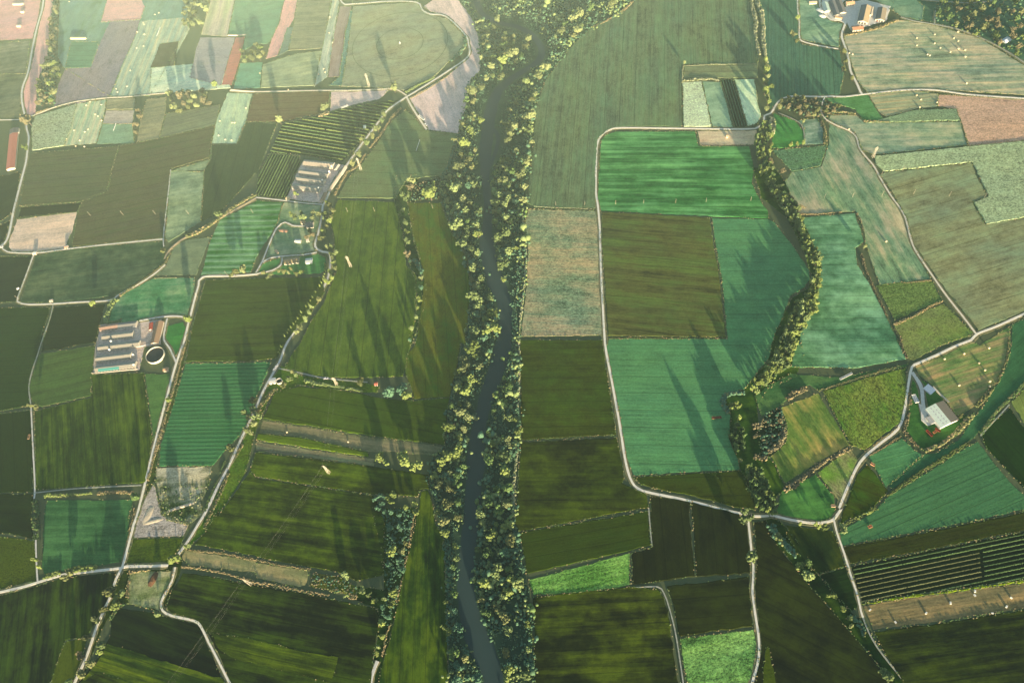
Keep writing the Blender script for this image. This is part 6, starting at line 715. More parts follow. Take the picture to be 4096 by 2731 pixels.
BUILDINGS = [
('farm_shed','red roofed shed, topmost left of the white tank farm','farm shed',-527,604.7,-0.019,23.8,8.5,2.6,4.2,((0.3,0.2,0.155),(0.33,0.22,0.18)),(0.52,0.48,0.4),'window'),
('farm_shed','dark roofed white shed joined to the red one','farm shed',-501.8,603.3,-0.078,25.1,8,2.6,4,((0.2,0.2,0.19),(0.19,0.2,0.2)),(0.7,0.7,0.66),'window gable'),
('farm_shed','second tan roofed shed from the top at the white tank farm','farm shed',-513.2,588.3,-0.064,41.4,8.5,2.6,4.3,((0.27,0.255,0.215),(0.31,0.3,0.26)),(0.52,0.48,0.4),'window gable'),
('farm_shed','longest middle tan shed at the white tank farm','farm shed',-509.4,571.8,-0.075,55.7,8.5,2.6,4.3,((0.27,0.255,0.215),(0.31,0.3,0.26)),(0.52,0.48,0.4),'window gable'),
('farm_shed','fourth tan shed, plain, level with the white tank','farm shed',-514.4,555.5,-0.067,47,8.5,2.6,4.3,((0.27,0.255,0.215),(0.31,0.3,0.26)),(0.52,0.48,0.4),'window gable'),
('farm_shed','bottom shed with the teal sheet on its roof','farm shed',-509.7,539.8,-0.067,52.9,8.5,2.6,4.3,((0.27,0.255,0.215),(0.31,0.3,0.26)),(0.52,0.48,0.4),'window gable tarp'),
('barn','long brown roofed barn above the white tank','barn',-459.1,581.7,1.456,33.2,10.5,3.4,5.4,((0.33,0.22,0.14),(0.3,0.2,0.13)),(0.52,0.48,0.4),''),
('shed','small red shed against the brown barn','shed',-469.1,594.3,1.601,10.5,4.5,2.4,3.2,((0.4,0.08,0.05),(0.4,0.08,0.05)),(0.52,0.48,0.4),''),
('hut','little brown hut near the tank by the road','hut',-442.9,523.1,-0.11,5.6,5,2.4,3.4,((0.33,0.22,0.14),(0.3,0.2,0.13)),(0.52,0.48,0.4),''),
('farm_shed','topmost long shed with a row of roof vents below the orchard','farm shed',-239,836.4,-0.355,47.8,10,2.8,4.6,((0.36,0.31,0.25),(0.38,0.33,0.28)),(0.52,0.48,0.4),'vent window gable'),
('farm_shed','second long tan shed in the grey yard','farm shed',-246.8,819,-0.393,46.2,8.5,2.6,4.3,((0.31,0.29,0.245),(0.33,0.31,0.27)),(0.52,0.48,0.4),'window gable'),
('farm_shed','third long tan shed in the grey yard','farm shed',-252.2,806.6,-0.392,45.7,8.5,2.6,4.3,((0.31,0.29,0.245),(0.33,0.31,0.27)),(0.52,0.48,0.4),'window gable'),
('farm_shed','lowest long tan shed in the grey yard','farm shed',-257.6,792.6,-0.395,43.9,8.5,2.6,4.3,((0.31,0.29,0.245),(0.33,0.31,0.27)),(0.52,0.48,0.4),'window gable'),
('shed','brown lean shed at the bottom of the grey yard road','shed',-232.6,769.4,1.181,15.4,5.5,2.6,3.6,((0.33,0.22,0.14),(0.3,0.2,0.13)),(0.52,0.48,0.4),''),
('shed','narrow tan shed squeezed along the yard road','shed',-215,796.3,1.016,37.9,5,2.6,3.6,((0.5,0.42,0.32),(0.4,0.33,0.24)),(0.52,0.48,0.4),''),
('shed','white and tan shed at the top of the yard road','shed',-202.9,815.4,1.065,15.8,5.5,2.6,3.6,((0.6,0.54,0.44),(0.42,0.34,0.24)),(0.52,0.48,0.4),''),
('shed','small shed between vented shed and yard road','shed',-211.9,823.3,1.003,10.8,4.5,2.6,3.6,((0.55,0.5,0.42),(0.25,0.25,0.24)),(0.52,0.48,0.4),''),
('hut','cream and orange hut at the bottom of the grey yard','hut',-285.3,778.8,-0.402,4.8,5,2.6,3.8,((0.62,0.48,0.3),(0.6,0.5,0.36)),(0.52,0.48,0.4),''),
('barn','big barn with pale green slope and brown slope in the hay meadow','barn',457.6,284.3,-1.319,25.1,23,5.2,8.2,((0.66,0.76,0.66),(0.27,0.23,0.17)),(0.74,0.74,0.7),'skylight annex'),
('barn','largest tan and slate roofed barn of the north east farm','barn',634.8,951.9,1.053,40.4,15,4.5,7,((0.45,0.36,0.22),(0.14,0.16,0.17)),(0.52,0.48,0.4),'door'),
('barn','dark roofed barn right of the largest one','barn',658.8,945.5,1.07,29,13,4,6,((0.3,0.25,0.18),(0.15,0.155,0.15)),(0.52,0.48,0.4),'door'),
('shed','narrow cream shed between the two big barns','shed',648.7,956.7,1.062,19.7,6,3,4.2,((0.6,0.52,0.38),(0.4,0.38,0.33)),(0.52,0.48,0.4),''),
('barn','mint roofed barn on the left of the north east farm','barn',586,985.7,1.43,22.5,9,3.2,4.8,((0.42,0.54,0.47),(0.5,0.6,0.54)),(0.52,0.48,0.4),''),
('barn','slate roofed barn beside the mint one','barn',597.2,978.9,1.432,36.3,10,3.2,4.8,((0.16,0.17,0.175),(0.15,0.16,0.17)),(0.52,0.48,0.4),''),
('barn','charcoal roofed barn nearest the farm crossroads','barn',607.8,981.4,1.45,33.7,10,3.2,4.8,((0.17,0.17,0.165),(0.15,0.15,0.15)),(0.52,0.48,0.4),''),
('farmhouse','cream farmhouse with orange roof at the farm crossroads','house',624.3,984,-0.115,12.3,8,4,6,((0.5,0.3,0.17),(0.45,0.28,0.16)),(0.52,0.48,0.4),'window chimney'),
('farmhouse','red tiled farmhouse in front of the largest barn','house',612.5,924,-0.1,16,10,4,6,((0.38,0.2,0.12),(0.36,0.2,0.13)),(0.52,0.48,0.4),'window chimney'),
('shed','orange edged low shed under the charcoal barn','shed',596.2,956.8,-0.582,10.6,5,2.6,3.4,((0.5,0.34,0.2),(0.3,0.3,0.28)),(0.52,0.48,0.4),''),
('shed','tan strip shed at the top left of the north east farm','shed',571.3,1003.2,-0.179,11.8,6,2.6,3.6,((0.5,0.42,0.3),(0.45,0.38,0.28)),(0.52,0.48,0.4),''),
('shed','pale blue shed on the wooded slope','shed',808.4,843.7,0.402,11.5,8,2.8,4,((0.6,0.68,0.76),(0.55,0.62,0.7)),(0.7,0.72,0.74),''),
('barn','long red roofed barn at the west edge','barn',-732.6,981.8,1.701,81,13,3.4,5.2,((0.42,0.16,0.12),(0.44,0.17,0.13)),(0.52,0.48,0.4),''),
('barn','short dark roofed barn joined to the red roof','barn',-738.5,1028.8,1.681,10.7,14,3.4,5.2,((0.12,0.12,0.12),(0.13,0.13,0.13)),(0.7,0.68,0.62),''),
('house','long tan roofed house in the lower hamlet','house',-279.5,662.6,-0.063,20.1,9,3,4.8,((0.3,0.24,0.13),(0.27,0.22,0.14)),(0.52,0.48,0.4),'window frontdoor chimney'),
('shed','pale metal shed right of the long tan house','shed',-255.4,657.2,-0.086,8.9,7.5,3,3.6,((0.5,0.54,0.52),(0.52,0.56,0.54)),(0.62,0.64,0.6),''),
('shed','white open shed alone in the hamlet yard','shed',-270.9,695.9,-0.218,8.6,4.5,2.6,3,((0.75,0.74,0.68),(0.72,0.71,0.66)),(0.52,0.48,0.4),''),
('house','dark roofed house at the top of the hamlet','house',-253.7,721.6,-0.071,10.8,10,3.2,5,((0.16,0.16,0.15),(0.15,0.155,0.15)),(0.52,0.48,0.4),'window frontdoor chimney'),
('house','little tan house left of the dark roofed one','house',-263.1,728.7,-0.069,5.3,6,3,4.4,((0.34,0.27,0.17),(0.3,0.25,0.16)),(0.52,0.48,0.4),'frontdoor'),
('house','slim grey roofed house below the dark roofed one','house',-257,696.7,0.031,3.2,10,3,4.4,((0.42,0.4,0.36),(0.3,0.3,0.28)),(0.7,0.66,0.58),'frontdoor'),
('pump_house','white pump house with flat roof by the diagonal road','pump house',-303.1,478.2,-0.021,7.2,7,3,3.25,((0.72,0.7,0.64),(0.72,0.7,0.64)),(0.74,0.72,0.66),'frontdoor'),
('hut','tiny red roofed white hut on the river field track','hut',-173.6,448.8,-0.106,3.5,4,2.2,3,((0.5,0.14,0.09),(0.5,0.14,0.09)),(0.74,0.72,0.68),'frontdoor'),
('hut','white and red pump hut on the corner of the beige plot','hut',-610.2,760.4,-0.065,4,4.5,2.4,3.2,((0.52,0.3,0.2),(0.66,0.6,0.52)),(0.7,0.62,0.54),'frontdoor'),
('hut','cream pump hut at the head of the side track','hut',-656,759,-0.087,4.7,5,2.4,3.2,((0.72,0.66,0.54),(0.7,0.64,0.54)),(0.52,0.48,0.4),'frontdoor'),
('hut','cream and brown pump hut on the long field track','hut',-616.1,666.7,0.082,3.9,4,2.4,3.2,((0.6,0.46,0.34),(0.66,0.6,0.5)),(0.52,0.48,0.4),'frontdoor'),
('hut','grey green hut at the edge of the striped orchard','hut',-166.3,898.4,-0.104,3.5,6,2.4,3.2,((0.42,0.5,0.47),(0.42,0.5,0.47)),(0.6,0.6,0.56),''),
('hut','small orange hut on the fallow strip by the lane','hut',355.5,751,-0.318,2.8,4.5,2.4,3.4,((0.6,0.4,0.25),(0.62,0.44,0.28)),(0.7,0.56,0.4),''),
('shelter','white slatted shelter beside the barn drive','shelter',458.9,317,-1.072,9.6,8,2.4,2.8,((0.74,0.76,0.78),(0.74,0.76,0.78)),(0.6,0.62,0.62),'')]
TANKS = [('slurry_tank','large round cream slurry tank with dark contents','tank',-458.8,547.3,12,3.6,2.2,(0.68,0.63,0.5)),('water_tank','small round white water tank behind the pump house','tank',-294.8,476.4,3.8,3.2,1.4,(0.66,0.64,0.56))]
SILOS = [
('white feed silo between the second and third sheds',-520.5,580.5,'silos of the white tank farm'),
('white feed silo on the longest middle shed',-520.9,567.4,'silos of the white tank farm'),
('white feed silo at the gable of the fourth shed',-487.9,553,'silos of the white tank farm'),
('white feed silo at the gable of the bottom shed',-485.1,537.3,'silos of the white tank farm'),
('white feed silo at the end of the second yard shed',-223.2,816.1,'silos of the grey yard'),
('white feed silo at the end of the third yard shed',-233.6,800.6,'silos of the grey yard'),
('white feed silo at the end of the lowest yard shed',-239.3,786.9,'silos of the grey yard'),
('white feed silo at the end of the vented shed',-219.3,826,'silos of the grey yard')]
CARS = [
('parked_car','white car parked on the road by the pump house','car',-301.6,495.3,1.05,(0.75,0.75,0.75),1.15),
('parked_car','white car in the middle of the roadside three','car',-299.2,499,1.1,(0.75,0.75,0.75),1.15),
('parked_car','white car furthest up the roadside three','car',-296.4,501.7,1.15,(0.68,0.7,0.72),1.15),
('parked_van','white van on the faint track before the pylon','van',-235.7,469,-0.12,(0.75,0.75,0.75),1.35),
('parked_car','white car by the end of the stub road','car',-72.4,880.7,-1,(0.75,0.75,0.75),1.4),
('parked_car','red car by the dark barn of the north east farm','car',650.3,935.4,0.4,(0.6,0.06,0.04),1.3),
('parked_car','white car beside the beige plot junction','car',-710,782.7,0.3,(0.75,0.75,0.75),1.2)]
TRAILERS = [
('farm_trailer','dark red trailer nearest the road below the pale barn','trailer',436.8,266.6,1.95,8.5,2.4,0.9,(0.3,0.06,0.03)),
('farm_trailer','orange trailer in the middle of the three below the pale barn','trailer',443.2,267,0.4,4.5,2.4,0.9,(0.6,0.24,0.09)),
('farm_trailer','red trailer closest to the pale barn','trailer',447.2,268.7,2.2,6,2.2,0.8,(0.3,0.06,0.03)),
('farm_trailer','long pale trailer beside the track in the teal meadow','trailer',375.6,351.1,0.3,17,2.3,1,(0.55,0.57,0.55)),
('farm_trailer','rusty trailer left in the big blue green field','trailer',216.2,328.2,-0.1,11,2.6,1,(0.24,0.11,0.06)),
('farm_trailer','orange cart on the small ribbed green field','trailer',363.8,243.1,2.4,4.5,2.6,1,(0.62,0.34,0.18)),
('farm_trailer','tan cart in the stream meadow by the road','trailer',306.3,206.4,-0.2,4.5,2.6,1,(0.6,0.44,0.28)),
('farm_trailer','orange cart alone in the blue green corner field','trailer',335,178.7,0.2,4.2,2.6,1.1,(0.66,0.3,0.14)),
('farm_trailer','tan cart in the lower left of the hamlet yard','trailer',-300.8,683.9,2.2,7.5,3.2,1,(0.62,0.5,0.34)),
('farm_trailer','long white trailer along the stub road','trailer',-77.6,896.8,-1,13,2.6,1.6,(0.72,0.72,0.68)),
('farm_trailer','white trailer over the striped orchard','trailer',-196.4,951.7,0.25,12,2.4,1,(0.72,0.7,0.62)),
('tank_trailer','left white tank trailer beside the barn drive','trailer',438,309,1.6,10,2.2,1.5,(0.72,0.74,0.74)),
('tank_trailer','right white tank trailer beside the barn drive','trailer',440.3,309.1,1.6,10,2.2,1.5,(0.72,0.74,0.74)),
('farm_trailer','dark cart beside the straight track','trailer',-609.4,460.1,1.5,6,2.3,1,(0.3,0.2,0.12)),
('farm_trailer','white cart in the dark field by the side track','trailer',-669.6,699.1,0.4,3.5,2.2,1.2,(0.74,0.76,0.78))]
BALES = [
('round straw bale on the hay field under the wooded slope','bales on the hay field under the wooded slope',False,1.26,689.7,882.4,0.12),
('round straw bale on the hay field under the wooded slope','bales on the hay field under the wooded slope',False,1.36,717.3,883.2,0.12),
('round straw bale on the hay field under the wooded slope','bales on the hay field under the wooded slope',False,1.44,752.4,880.1,0.12),
('round straw bale on the hay field under the wooded slope','bales on the hay field under the wooded slope',False,1.28,740.3,868.2,0.12),
('round straw bale on the hay field under the wooded slope','bales on the hay field under the wooded slope',False,1.26,743.7,860.6,0.12),
('round straw bale on the hay field under the wooded slope','bales on the hay field under the wooded slope',False,1.23,682.6,866.8,0.12),
('round straw bale on the hay field under the wooded slope','bales on the hay field under the wooded slope',False,1.34,709.2,864.4,0.12),
('round straw bale on the hay field under the wooded slope','bales on the hay field under the wooded slope',False,1.31,712.3,852.8,0.12),
('round straw bale on the hay field under the wooded slope','bales on the hay field under the wooded slope',False,1.47,736.4,844.3,0.12),
('round straw bale on the hay field under the wooded slope','bales on the hay field under the wooded slope',False,1.44,744,839.2,0.12),
('round straw bale on the hay field under the wooded slope','bales on the hay field under the wooded slope',False,1.37,722.4,840.3,0.12),
('round straw bale on the hay field under the wooded slope','bales on the hay field under the wooded slope',False,1.33,689.1,844,0.12),
('round straw bale on the hay field under the wooded slope','bales on the hay field under the wooded slope',False,1.37,691.2,840.8,0.12),
('round straw bale on the hay field under the wooded slope','bales on the hay field under the wooded slope',False,1.48,737.9,825.6,0.12),
('round straw bale on the hay field under the wooded slope','bales on the hay field under the wooded slope',False,1.42,715.3,772.6,0.12),
('round straw bale on the hay field under the wooded slope','bales on the hay field under the wooded slope',False,1.24,581.8,875.6,0.12),
('round straw bale on the hay field under the wooded slope','bales on the hay field under the wooded slope',False,1.45,585.5,871.5,0.12),
('round straw bale on the hill fields below the long road','bales on the hill fields',False,1.26,638.8,766,0.12),
('round straw bale on the hill fields below the long road','bales on the hill fields',False,1.25,641.1,756.6,0.12),
('round straw bale on the hill fields below the long road','bales on the hill fields',False,1.23,659.7,746,0.12),
('round straw bale on the hill fields below the long road','bales on the hill fields',False,1.38,632.9,742.7,0.12),
('round straw bale on the hill fields below the long road','bales on the hill fields',False,1.43,523.5,724.5,0.12),
('round straw bale on the field north of the pale barn','bales north of the pale barn',False,1.39,492,351.1,0.12),
('round straw bale on the field north of the pale barn','bales north of the pale barn',False,1.42,516.1,353.4,0.12),
('round straw bale on the field north of the pale barn','bales north of the pale barn',False,1.46,546.4,355.1,0.12),
('round straw bale on the field north of the pale barn','bales north of the pale barn',False,1.32,527.1,338.5,0.12),
('round straw bale on the field north of the pale barn','bales north of the pale barn',False,1.25,529.5,329,0.12),
('round straw bale on the field north of the pale barn','bales north of the pale barn',False,1.42,528,314.3,0.12),
('round straw bale on the field north of the pale barn','bales north of the pale barn',False,1.4,524.6,308,0.12),
('round straw bale on the field north of the pale barn','bales north of the pale barn',False,1.34,493.2,316,0.12),
('square white bale on the brown stubble by the dark rows','bales on the brown stubble',True,1.21,303.7,99.8,0.12),
('square white bale on the brown stubble by the dark rows','bales on the brown stubble',True,1.25,323,84.9,0.12),
('square white bale on the brown stubble by the dark rows','bales on the brown stubble',True,1.26,355,88.2,0.12),
('square white bale on the brown stubble by the dark rows','bales on the brown stubble',True,1.35,381.7,93.4,0.12),
('square white bale on the brown stubble by the dark rows','bales on the brown stubble',True,1.36,409.5,100.3,0.12),
('square white bale on the brown stubble by the dark rows','bales on the brown stubble',True,1.31,407.5,96.5,0.12),
('square white bale on the brown stubble by the dark rows','bales on the brown stubble',True,1.16,440.2,88.5,0.12),
('square white bale on the brown stubble by the dark rows','bales on the brown stubble',True,1.26,432,81.5,0.12),
('square white bale on the brown stubble by the dark rows','bales on the brown stubble',True,1.17,416.1,77.9,0.12),
('pale bale on the long northern hay field','bales on the long northern hay field',False,1.07,-532,1279,0.12),
('pale bale on the long northern hay field','bales on the long northern hay field',False,1.06,-525,1281.9,0.12),
('pale bale on the long northern hay field','bales on the long northern hay field',False,1.08,-551.1,1260.9,0.12),
('pale bale on the long northern hay field','bales on the long northern hay field',False,1.13,-549.6,1255.7,0.12),
('pale bale on the long northern hay field','bales on the long northern hay field',False,1.22,-559.8,1236.8,0.12),
('pale bale on the long northern hay field','bales on the long northern hay field',False,1.25,-545.9,1226.5,0.12),
('pale bale on the long northern hay field','bales on the long northern hay field',False,1.17,-543.8,1193.8,0.12),
('pale bale on the long northern hay field','bales on the long northern hay field',False,1.15,-555.8,1191.9,0.12),
('pale bale on the long northern hay field','bales on the long northern hay field',False,1.14,-560.1,1133.9,0.12),
('pale bale on the long northern hay field','bales on the long northern hay field',False,1.09,-561.4,1093.8,0.12),
('pale bale on the long northern hay field','bales on the long northern hay field',False,1.06,-579.4,1092.6,0.12),
('pale bale on the long northern hay field','bales on the long northern hay field',False,1.08,-576.2,1083.7,0.12),
('pale bale on the long northern hay field','bales on the long northern hay field',False,1.04,-702.3,1364.6,0.12),
('pale bale on the small hay field under the field lane','bales on the small hay field',False,1.12,-620.6,1071.5,0.12),
('pale bale on the small hay field under the field lane','bales on the small hay field',False,1.18,-625.8,1063.9,0.12),
('pale bale on the small hay field under the field lane','bales on the small hay field',False,1.1,-600.2,1058.8,0.12),
('pale bale on the small hay field under the field lane','bales on the small hay field',False,1.13,-607.5,1037.4,0.12),
('pale bale on the small hay field under the field lane','bales on the small hay field',False,1.21,-602.1,1031.9,0.12),
('pale bale on the small hay field under the field lane','bales on the small hay field',False,1.17,-594.4,1020,0.12),
('pale bale on the small hay field under the field lane','bales on the small hay field',False,1.07,-638.2,1008,0.12),
('pale bale on the small hay field under the field lane','bales on the small hay field',False,1.09,-614.3,1004.7,0.12),
('pale bale on the small hay field under the field lane','bales on the small hay field',False,1.14,-619,1000,0.12),
('pale bale on the small hay field under the field lane','bales on the small hay field',False,1.04,-647.5,990.9,0.12),
('pale bale on the small hay field under the field lane','bales on the small hay field',False,1.15,-624.5,981.8,0.12),
('pale bale on the small hay field under the field lane','bales on the small hay field',False,1.06,-629.4,970,0.12),
('pale bale on the small hay field under the field lane','bales on the small hay field',False,1.23,-614.6,965.2,0.12),
('pale bale on the bright strip between olive fields','bales on the bright strip',False,1.07,-396.8,970.2,0.12),
('pale bale on the bright strip between olive fields','bales on the bright strip',False,1.11,-376.6,961.1,0.12),
('pale bale on the bright strip between olive fields','bales on the bright strip',False,1.12,-372.5,960.1,0.12),
('pale bale on the bright strip between olive fields','bales on the bright strip',False,1.16,-397.2,937.3,0.12),
('pale bale on the bright strip between olive fields','bales on the bright strip',False,1.13,-386,925.5,0.12),
('pale bale on the bright strip between olive fields','bales on the bright strip',False,1.05,-375.8,921.7,0.12),
('pale bale on the bright strip between olive fields','bales on the bright strip',False,1.23,-355.2,989.7,0.12),
('pale bale on the striped band west of the pivot field','bales on the striped band',False,1.18,-214.7,1183.9,0.12),
('pale bale on the striped band west of the pivot field','bales on the striped band',False,1.09,-216.7,1141.1,0.12),
('pale bale on the striped band west of the pivot field','bales on the striped band',False,1.13,-211.4,1113.8,0.12),
('pale bale on the striped band west of the pivot field','bales on the striped band',False,1.2,-227.5,1050.9,0.12),
('pale bale on the striped band west of the pivot field','bales on the striped band',False,1.08,-225.5,1042.3,0.12),
('pale bale on the striped band west of the pivot field','bales on the striped band',False,1.24,-236.6,1040,0.12),
('pale bale on the striped band west of the pivot field','bales on the striped band',False,1.09,-334.7,1068.3,0.12),
('pale bale on the striped band west of the pivot field','bales on the striped band',False,1.08,-286.6,1015.1,0.12),
('single pale bale on the poppy pasture','bale on the poppy pasture',False,1.45,495.1,526,0.12),
('white bale on the grey stubble strip','bales on the grey strip',False,1.11,-285,405.2,0.12),
('white bale on the grey stubble strip','bales on the grey strip',False,1.06,-211.4,378.7,0.12)]
STACKS = [
('long pale straw stack at the top of the ploughed corner field',-801.9,1384.1,-0.228,21.7,3.2,3),
('short pale straw stack in the middle of the ploughed corner field',-788.9,1357,-0.17,6.4,3.2,3),
('lower short straw stack on the ploughed corner field',-787.6,1315.1,-0.227,7.8,3.2,3),
('long pale straw stack on the green field by the tree belt',-667,1247.3,-0.264,29.4,3.2,3)]
HEAPS = [
('dung_heap','big dark brown dung heap in the farm plot','heap',-433.6,255.7,1.15,17,8,2.2,'dung'),
('sand_heap','pale sand heap in the gravel pit','heap',-446.7,331.7,1.2,22,9,0.7,'sand'),
('sand_heap','low pale spoil bank on the floor of the gravel pit','heap',-440.5,322.7,0.1,26,5,0.6,'sand'),
('rubble_heap','reddish rubble heap in the hamlet yard','heap',-292.5,720.9,-0.4,16,6,1.2,'rubble'),
('sand_heap','pale dry spoil ridge beside the marbled ground','heap',-409,334.1,0.15,34,4,1.1,'sand'),
('silage_heap','upper white wrapped silage heap left of the mint barn','heap',576.5,981.9,-1.1,16,9,2,'wrap'),
('silage_heap','lower white wrapped silage heap left of the mint barn','heap',574.9,968.7,-1,13,8,2,'wrap')]
POLES = [
('wooden utility pole in the line across the tramline and brown river fields','poles of the line across the tramline and brown river fields',-199.2,734.6,9.5,1.5),
('wooden utility pole in the line across the tramline and brown river fields','poles of the line across the tramline and brown river fields',-160.4,726.4,9.5,1.5),
('wooden utility pole in the line across the tramline and brown river fields','poles of the line across the tramline and brown river fields',-77.8,713.2,9.5,1.5),
('wooden utility pole in the line across the western olive fields','poles of the line across the western olive fields',-703,840,9.5,1.5),
('wooden utility pole in the line across the western olive fields','poles of the line across the western olive fields',-629,822.2,9.5,1.5),
('wooden utility pole in the line across the western olive fields','poles of the line across the western olive fields',-582.9,814.5,9.5,1.5),
('wooden utility pole in the line across the western olive fields','poles of the line across the western olive fields',-532.5,804.2,9.5,1.5),
('wooden utility pole in the line across the western olive fields','poles of the line across the western olive fields',-483.2,794.5,9.5,1.5),
('wooden utility pole in the line across the western olive fields','poles of the line across the western olive fields',-433.3,783.8,9.5,1.5),
('wooden utility pole in the line across the western olive fields','poles of the line across the western olive fields',-337,763.8,9.5,1.5),
('wooden utility pole in the line across the striped green fields','poles of the line across the striped green fields',92.5,680.1,8.5,1.5),
('wooden utility pole in the line across the striped green fields','poles of the line across the striped green fields',131.7,671.5,8.5,1.5),
('wooden utility pole in the line across the striped green fields','poles of the line across the striped green fields',173.2,663.6,8.5,1.5),
('wooden utility pole in the line across the striped green fields','poles of the line across the striped green fields',210.6,656.5,8.5,1.5),
('wooden utility pole in the line across the striped green fields','poles of the line across the striped green fields',253,647.8,8.5,1.5),
('wooden utility pole in the line across the striped green fields','poles of the line across the striped green fields',293.1,640.2,8.5,1.5),
('wooden utility pole in the line across the striped green fields','poles of the line across the striped green fields',351.4,629.2,8.5,1.5),
('wooden utility pole in the line across the poppy pasture and grey field','poles of the line across the poppy pasture and grey field',446.9,612.9,9.5,1.5),
('wooden utility pole in the line across the poppy pasture and grey field','poles of the line across the poppy pasture and grey field',482.2,605.7,9.5,1.5),
('wooden utility pole in the line across the poppy pasture and grey field','poles of the line across the poppy pasture and grey field',519.9,599.6,9.5,1.5),
('wooden utility pole in the line across the poppy pasture and grey field','poles of the line across the poppy pasture and grey field',559.4,592.9,9.5,1.5),
('wooden utility pole in the line across the poppy pasture and grey field','poles of the line across the poppy pasture and grey field',601.7,579.9,9.5,1.5),
('wooden utility pole in the line across the poppy pasture and grey field','poles of the line across the poppy pasture and grey field',643,567.6,9.5,1.5),
('wooden utility pole in the line across the poppy pasture and grey field','poles of the line across the poppy pasture and grey field',534.4,635.7,9.5,1.5),
('wooden utility pole in the line across the yellow green field','poles of the line across the yellow green field',563.1,635.5,9.5,1.5),
('wooden utility pole in the line across the western olive fields','poles of the line across the western olive fields',-665,680.1,9.5,1.5),
('wooden utility pole in the line across the western olive fields','poles of the line across the western olive fields',-409.5,630.3,9.5,1.5),
('wooden utility pole in the line across the western olive fields','poles of the line across the western olive fields',-370.3,659.2,9.5,1.5)]
PYLONS = [
('pale pylon on the edge of the ringed pivot field',-155,990.6,26,-0.118),
('pale pylon beside the orchard road trees',-176.3,811.5,26,-0.121),
('pale pylon in the middle of the tramline field',-198.2,636.2,25,-0.13),
('pale pylon above the long pale hedge',-222.4,457.8,20,-0.125),
('pale pylon in the dark field where the line bends',-235,343.9,24,-0.42),
('pale pylon on the lower tan bank',-323.5,231.6,23,-0.681),
('pale pole pylon by the winding lane',534.7,667.1,21,0),
('pale pylon below the frame',-431.9,100.7,24,-0.692)]
SPANS = [
('pale pylon on the edge of the ringed pivot field','pale pylon beside the orchard road trees','wires from the pivot field pylon to the orchard road pylon'),
('pale pylon beside the orchard road trees','pale pylon in the middle of the tramline field','wires from the orchard road pylon to the tramline field pylon'),
('pale pylon in the middle of the tramline field','pale pylon above the long pale hedge','wires from the tramline field pylon to the hedge pylon'),
('pale pylon above the long pale hedge','pale pylon in the dark field where the line bends','wires from the hedge pylon to the bend pylon'),
('pale pylon in the dark field where the line bends','pale pylon on the lower tan bank','wires from the bend pylon to the tan bank pylon'),
('pale pylon on the lower tan bank','pale pylon below the frame','wires leaving the tan bank pylon over the dark fields')]
PIPES = [
('irrigation_pipe','white irrigation pipe lying on the long northern hay field','pipe',-522.7,1216.3,-518.9,1237.7,0.5,0.7,'white'),
('irrigation_pipe','white irrigation pipe on the pale plot under the small hay field','pipe',-571.4,991.4,-569.3,1007.1,0.5,0.7,'white'),
('slurry_pipe','white slurry pipe from the middle shed to the round tank','pipe',-481.9,565.7,-469.4,566.6,0.35,1.2,'white'),
('irrigation_pipe','pipe laid along the dark green corner field','pipe',-92,830.4,-84.7,851,0.4,0.8,'white')]
WALLS = [
('silage_wall','long dark silage wall north of the pale barn','wall',[(464.6,319.7),(468.2,309.1),(473.3,298.2)],2,1.2,'conc'),
('field_wall','cream wall along the top of the northern hedge','wall',[(-393.7,1182.6),(-380.8,1179.1),(-362,1175.3)],1.8,1.6,'cream'),
('field_wall','cream wall beside the walled off grove track','wall',[(-382.3,1040),(-361.6,1031.5),(-342,1024.9)],1.6,1.6,'cream'),
('farm_wall','cream wall under the bottom shed with teal sheet','wall',[(-542.6,537.9),(-536.2,536.3),(-481.1,531.7)],1.4,0.6,'cream'),
('farm_wall','cream wall down the west of the tank farm','wall',[(-541.4,592.6),(-542.1,578.2),(-540.4,559),(-538.8,541.8)],1.2,0.5,'cream')]

random.seed(4); rng = np.random.default_rng(11)
sc = bpy.context.scene
COL = sc.collection
R = math.radians

# ------------------------------------------------------------------ helpers
def link(name, me, mats=(), parent=None, label=None, cat=None, group=None, kind=None):
    o = bpy.data.objects.new(name, me)
    COL.objects.link(o)
    for m in (mats if isinstance(mats, (list, tuple)) else [mats]):
        if me is not None: me.materials.append(m)
    if parent is not None: o.parent = parent
    if label: o['label'] = label
    if cat: o['category'] = cat
    if group: o['group'] = group
    if kind: o['kind'] = kind
    return o

def thing(name, label, cat, loc=(0, 0, 0), rz=0.0, group=None):
    o = link(name, None, (), None, label, cat, group)
    o.location = loc; o.rotation_euler = (0, 0, rz); o.empty_display_size = .5
    return o

def mesh(name, verts, faces, mi=None, smooth=False):
    me = bpy.data.meshes.new(name)
    me.from_pydata([tuple(v) for v in verts], [], [tuple(f) for f in faces])
    if mi is not None: me.polygons.foreach_set('material_index', np.asarray(mi, np.int32))
    if smooth: me.polygons.foreach_set('use_smooth', np.ones(len(me.polygons), bool))
    me.update()
    return me

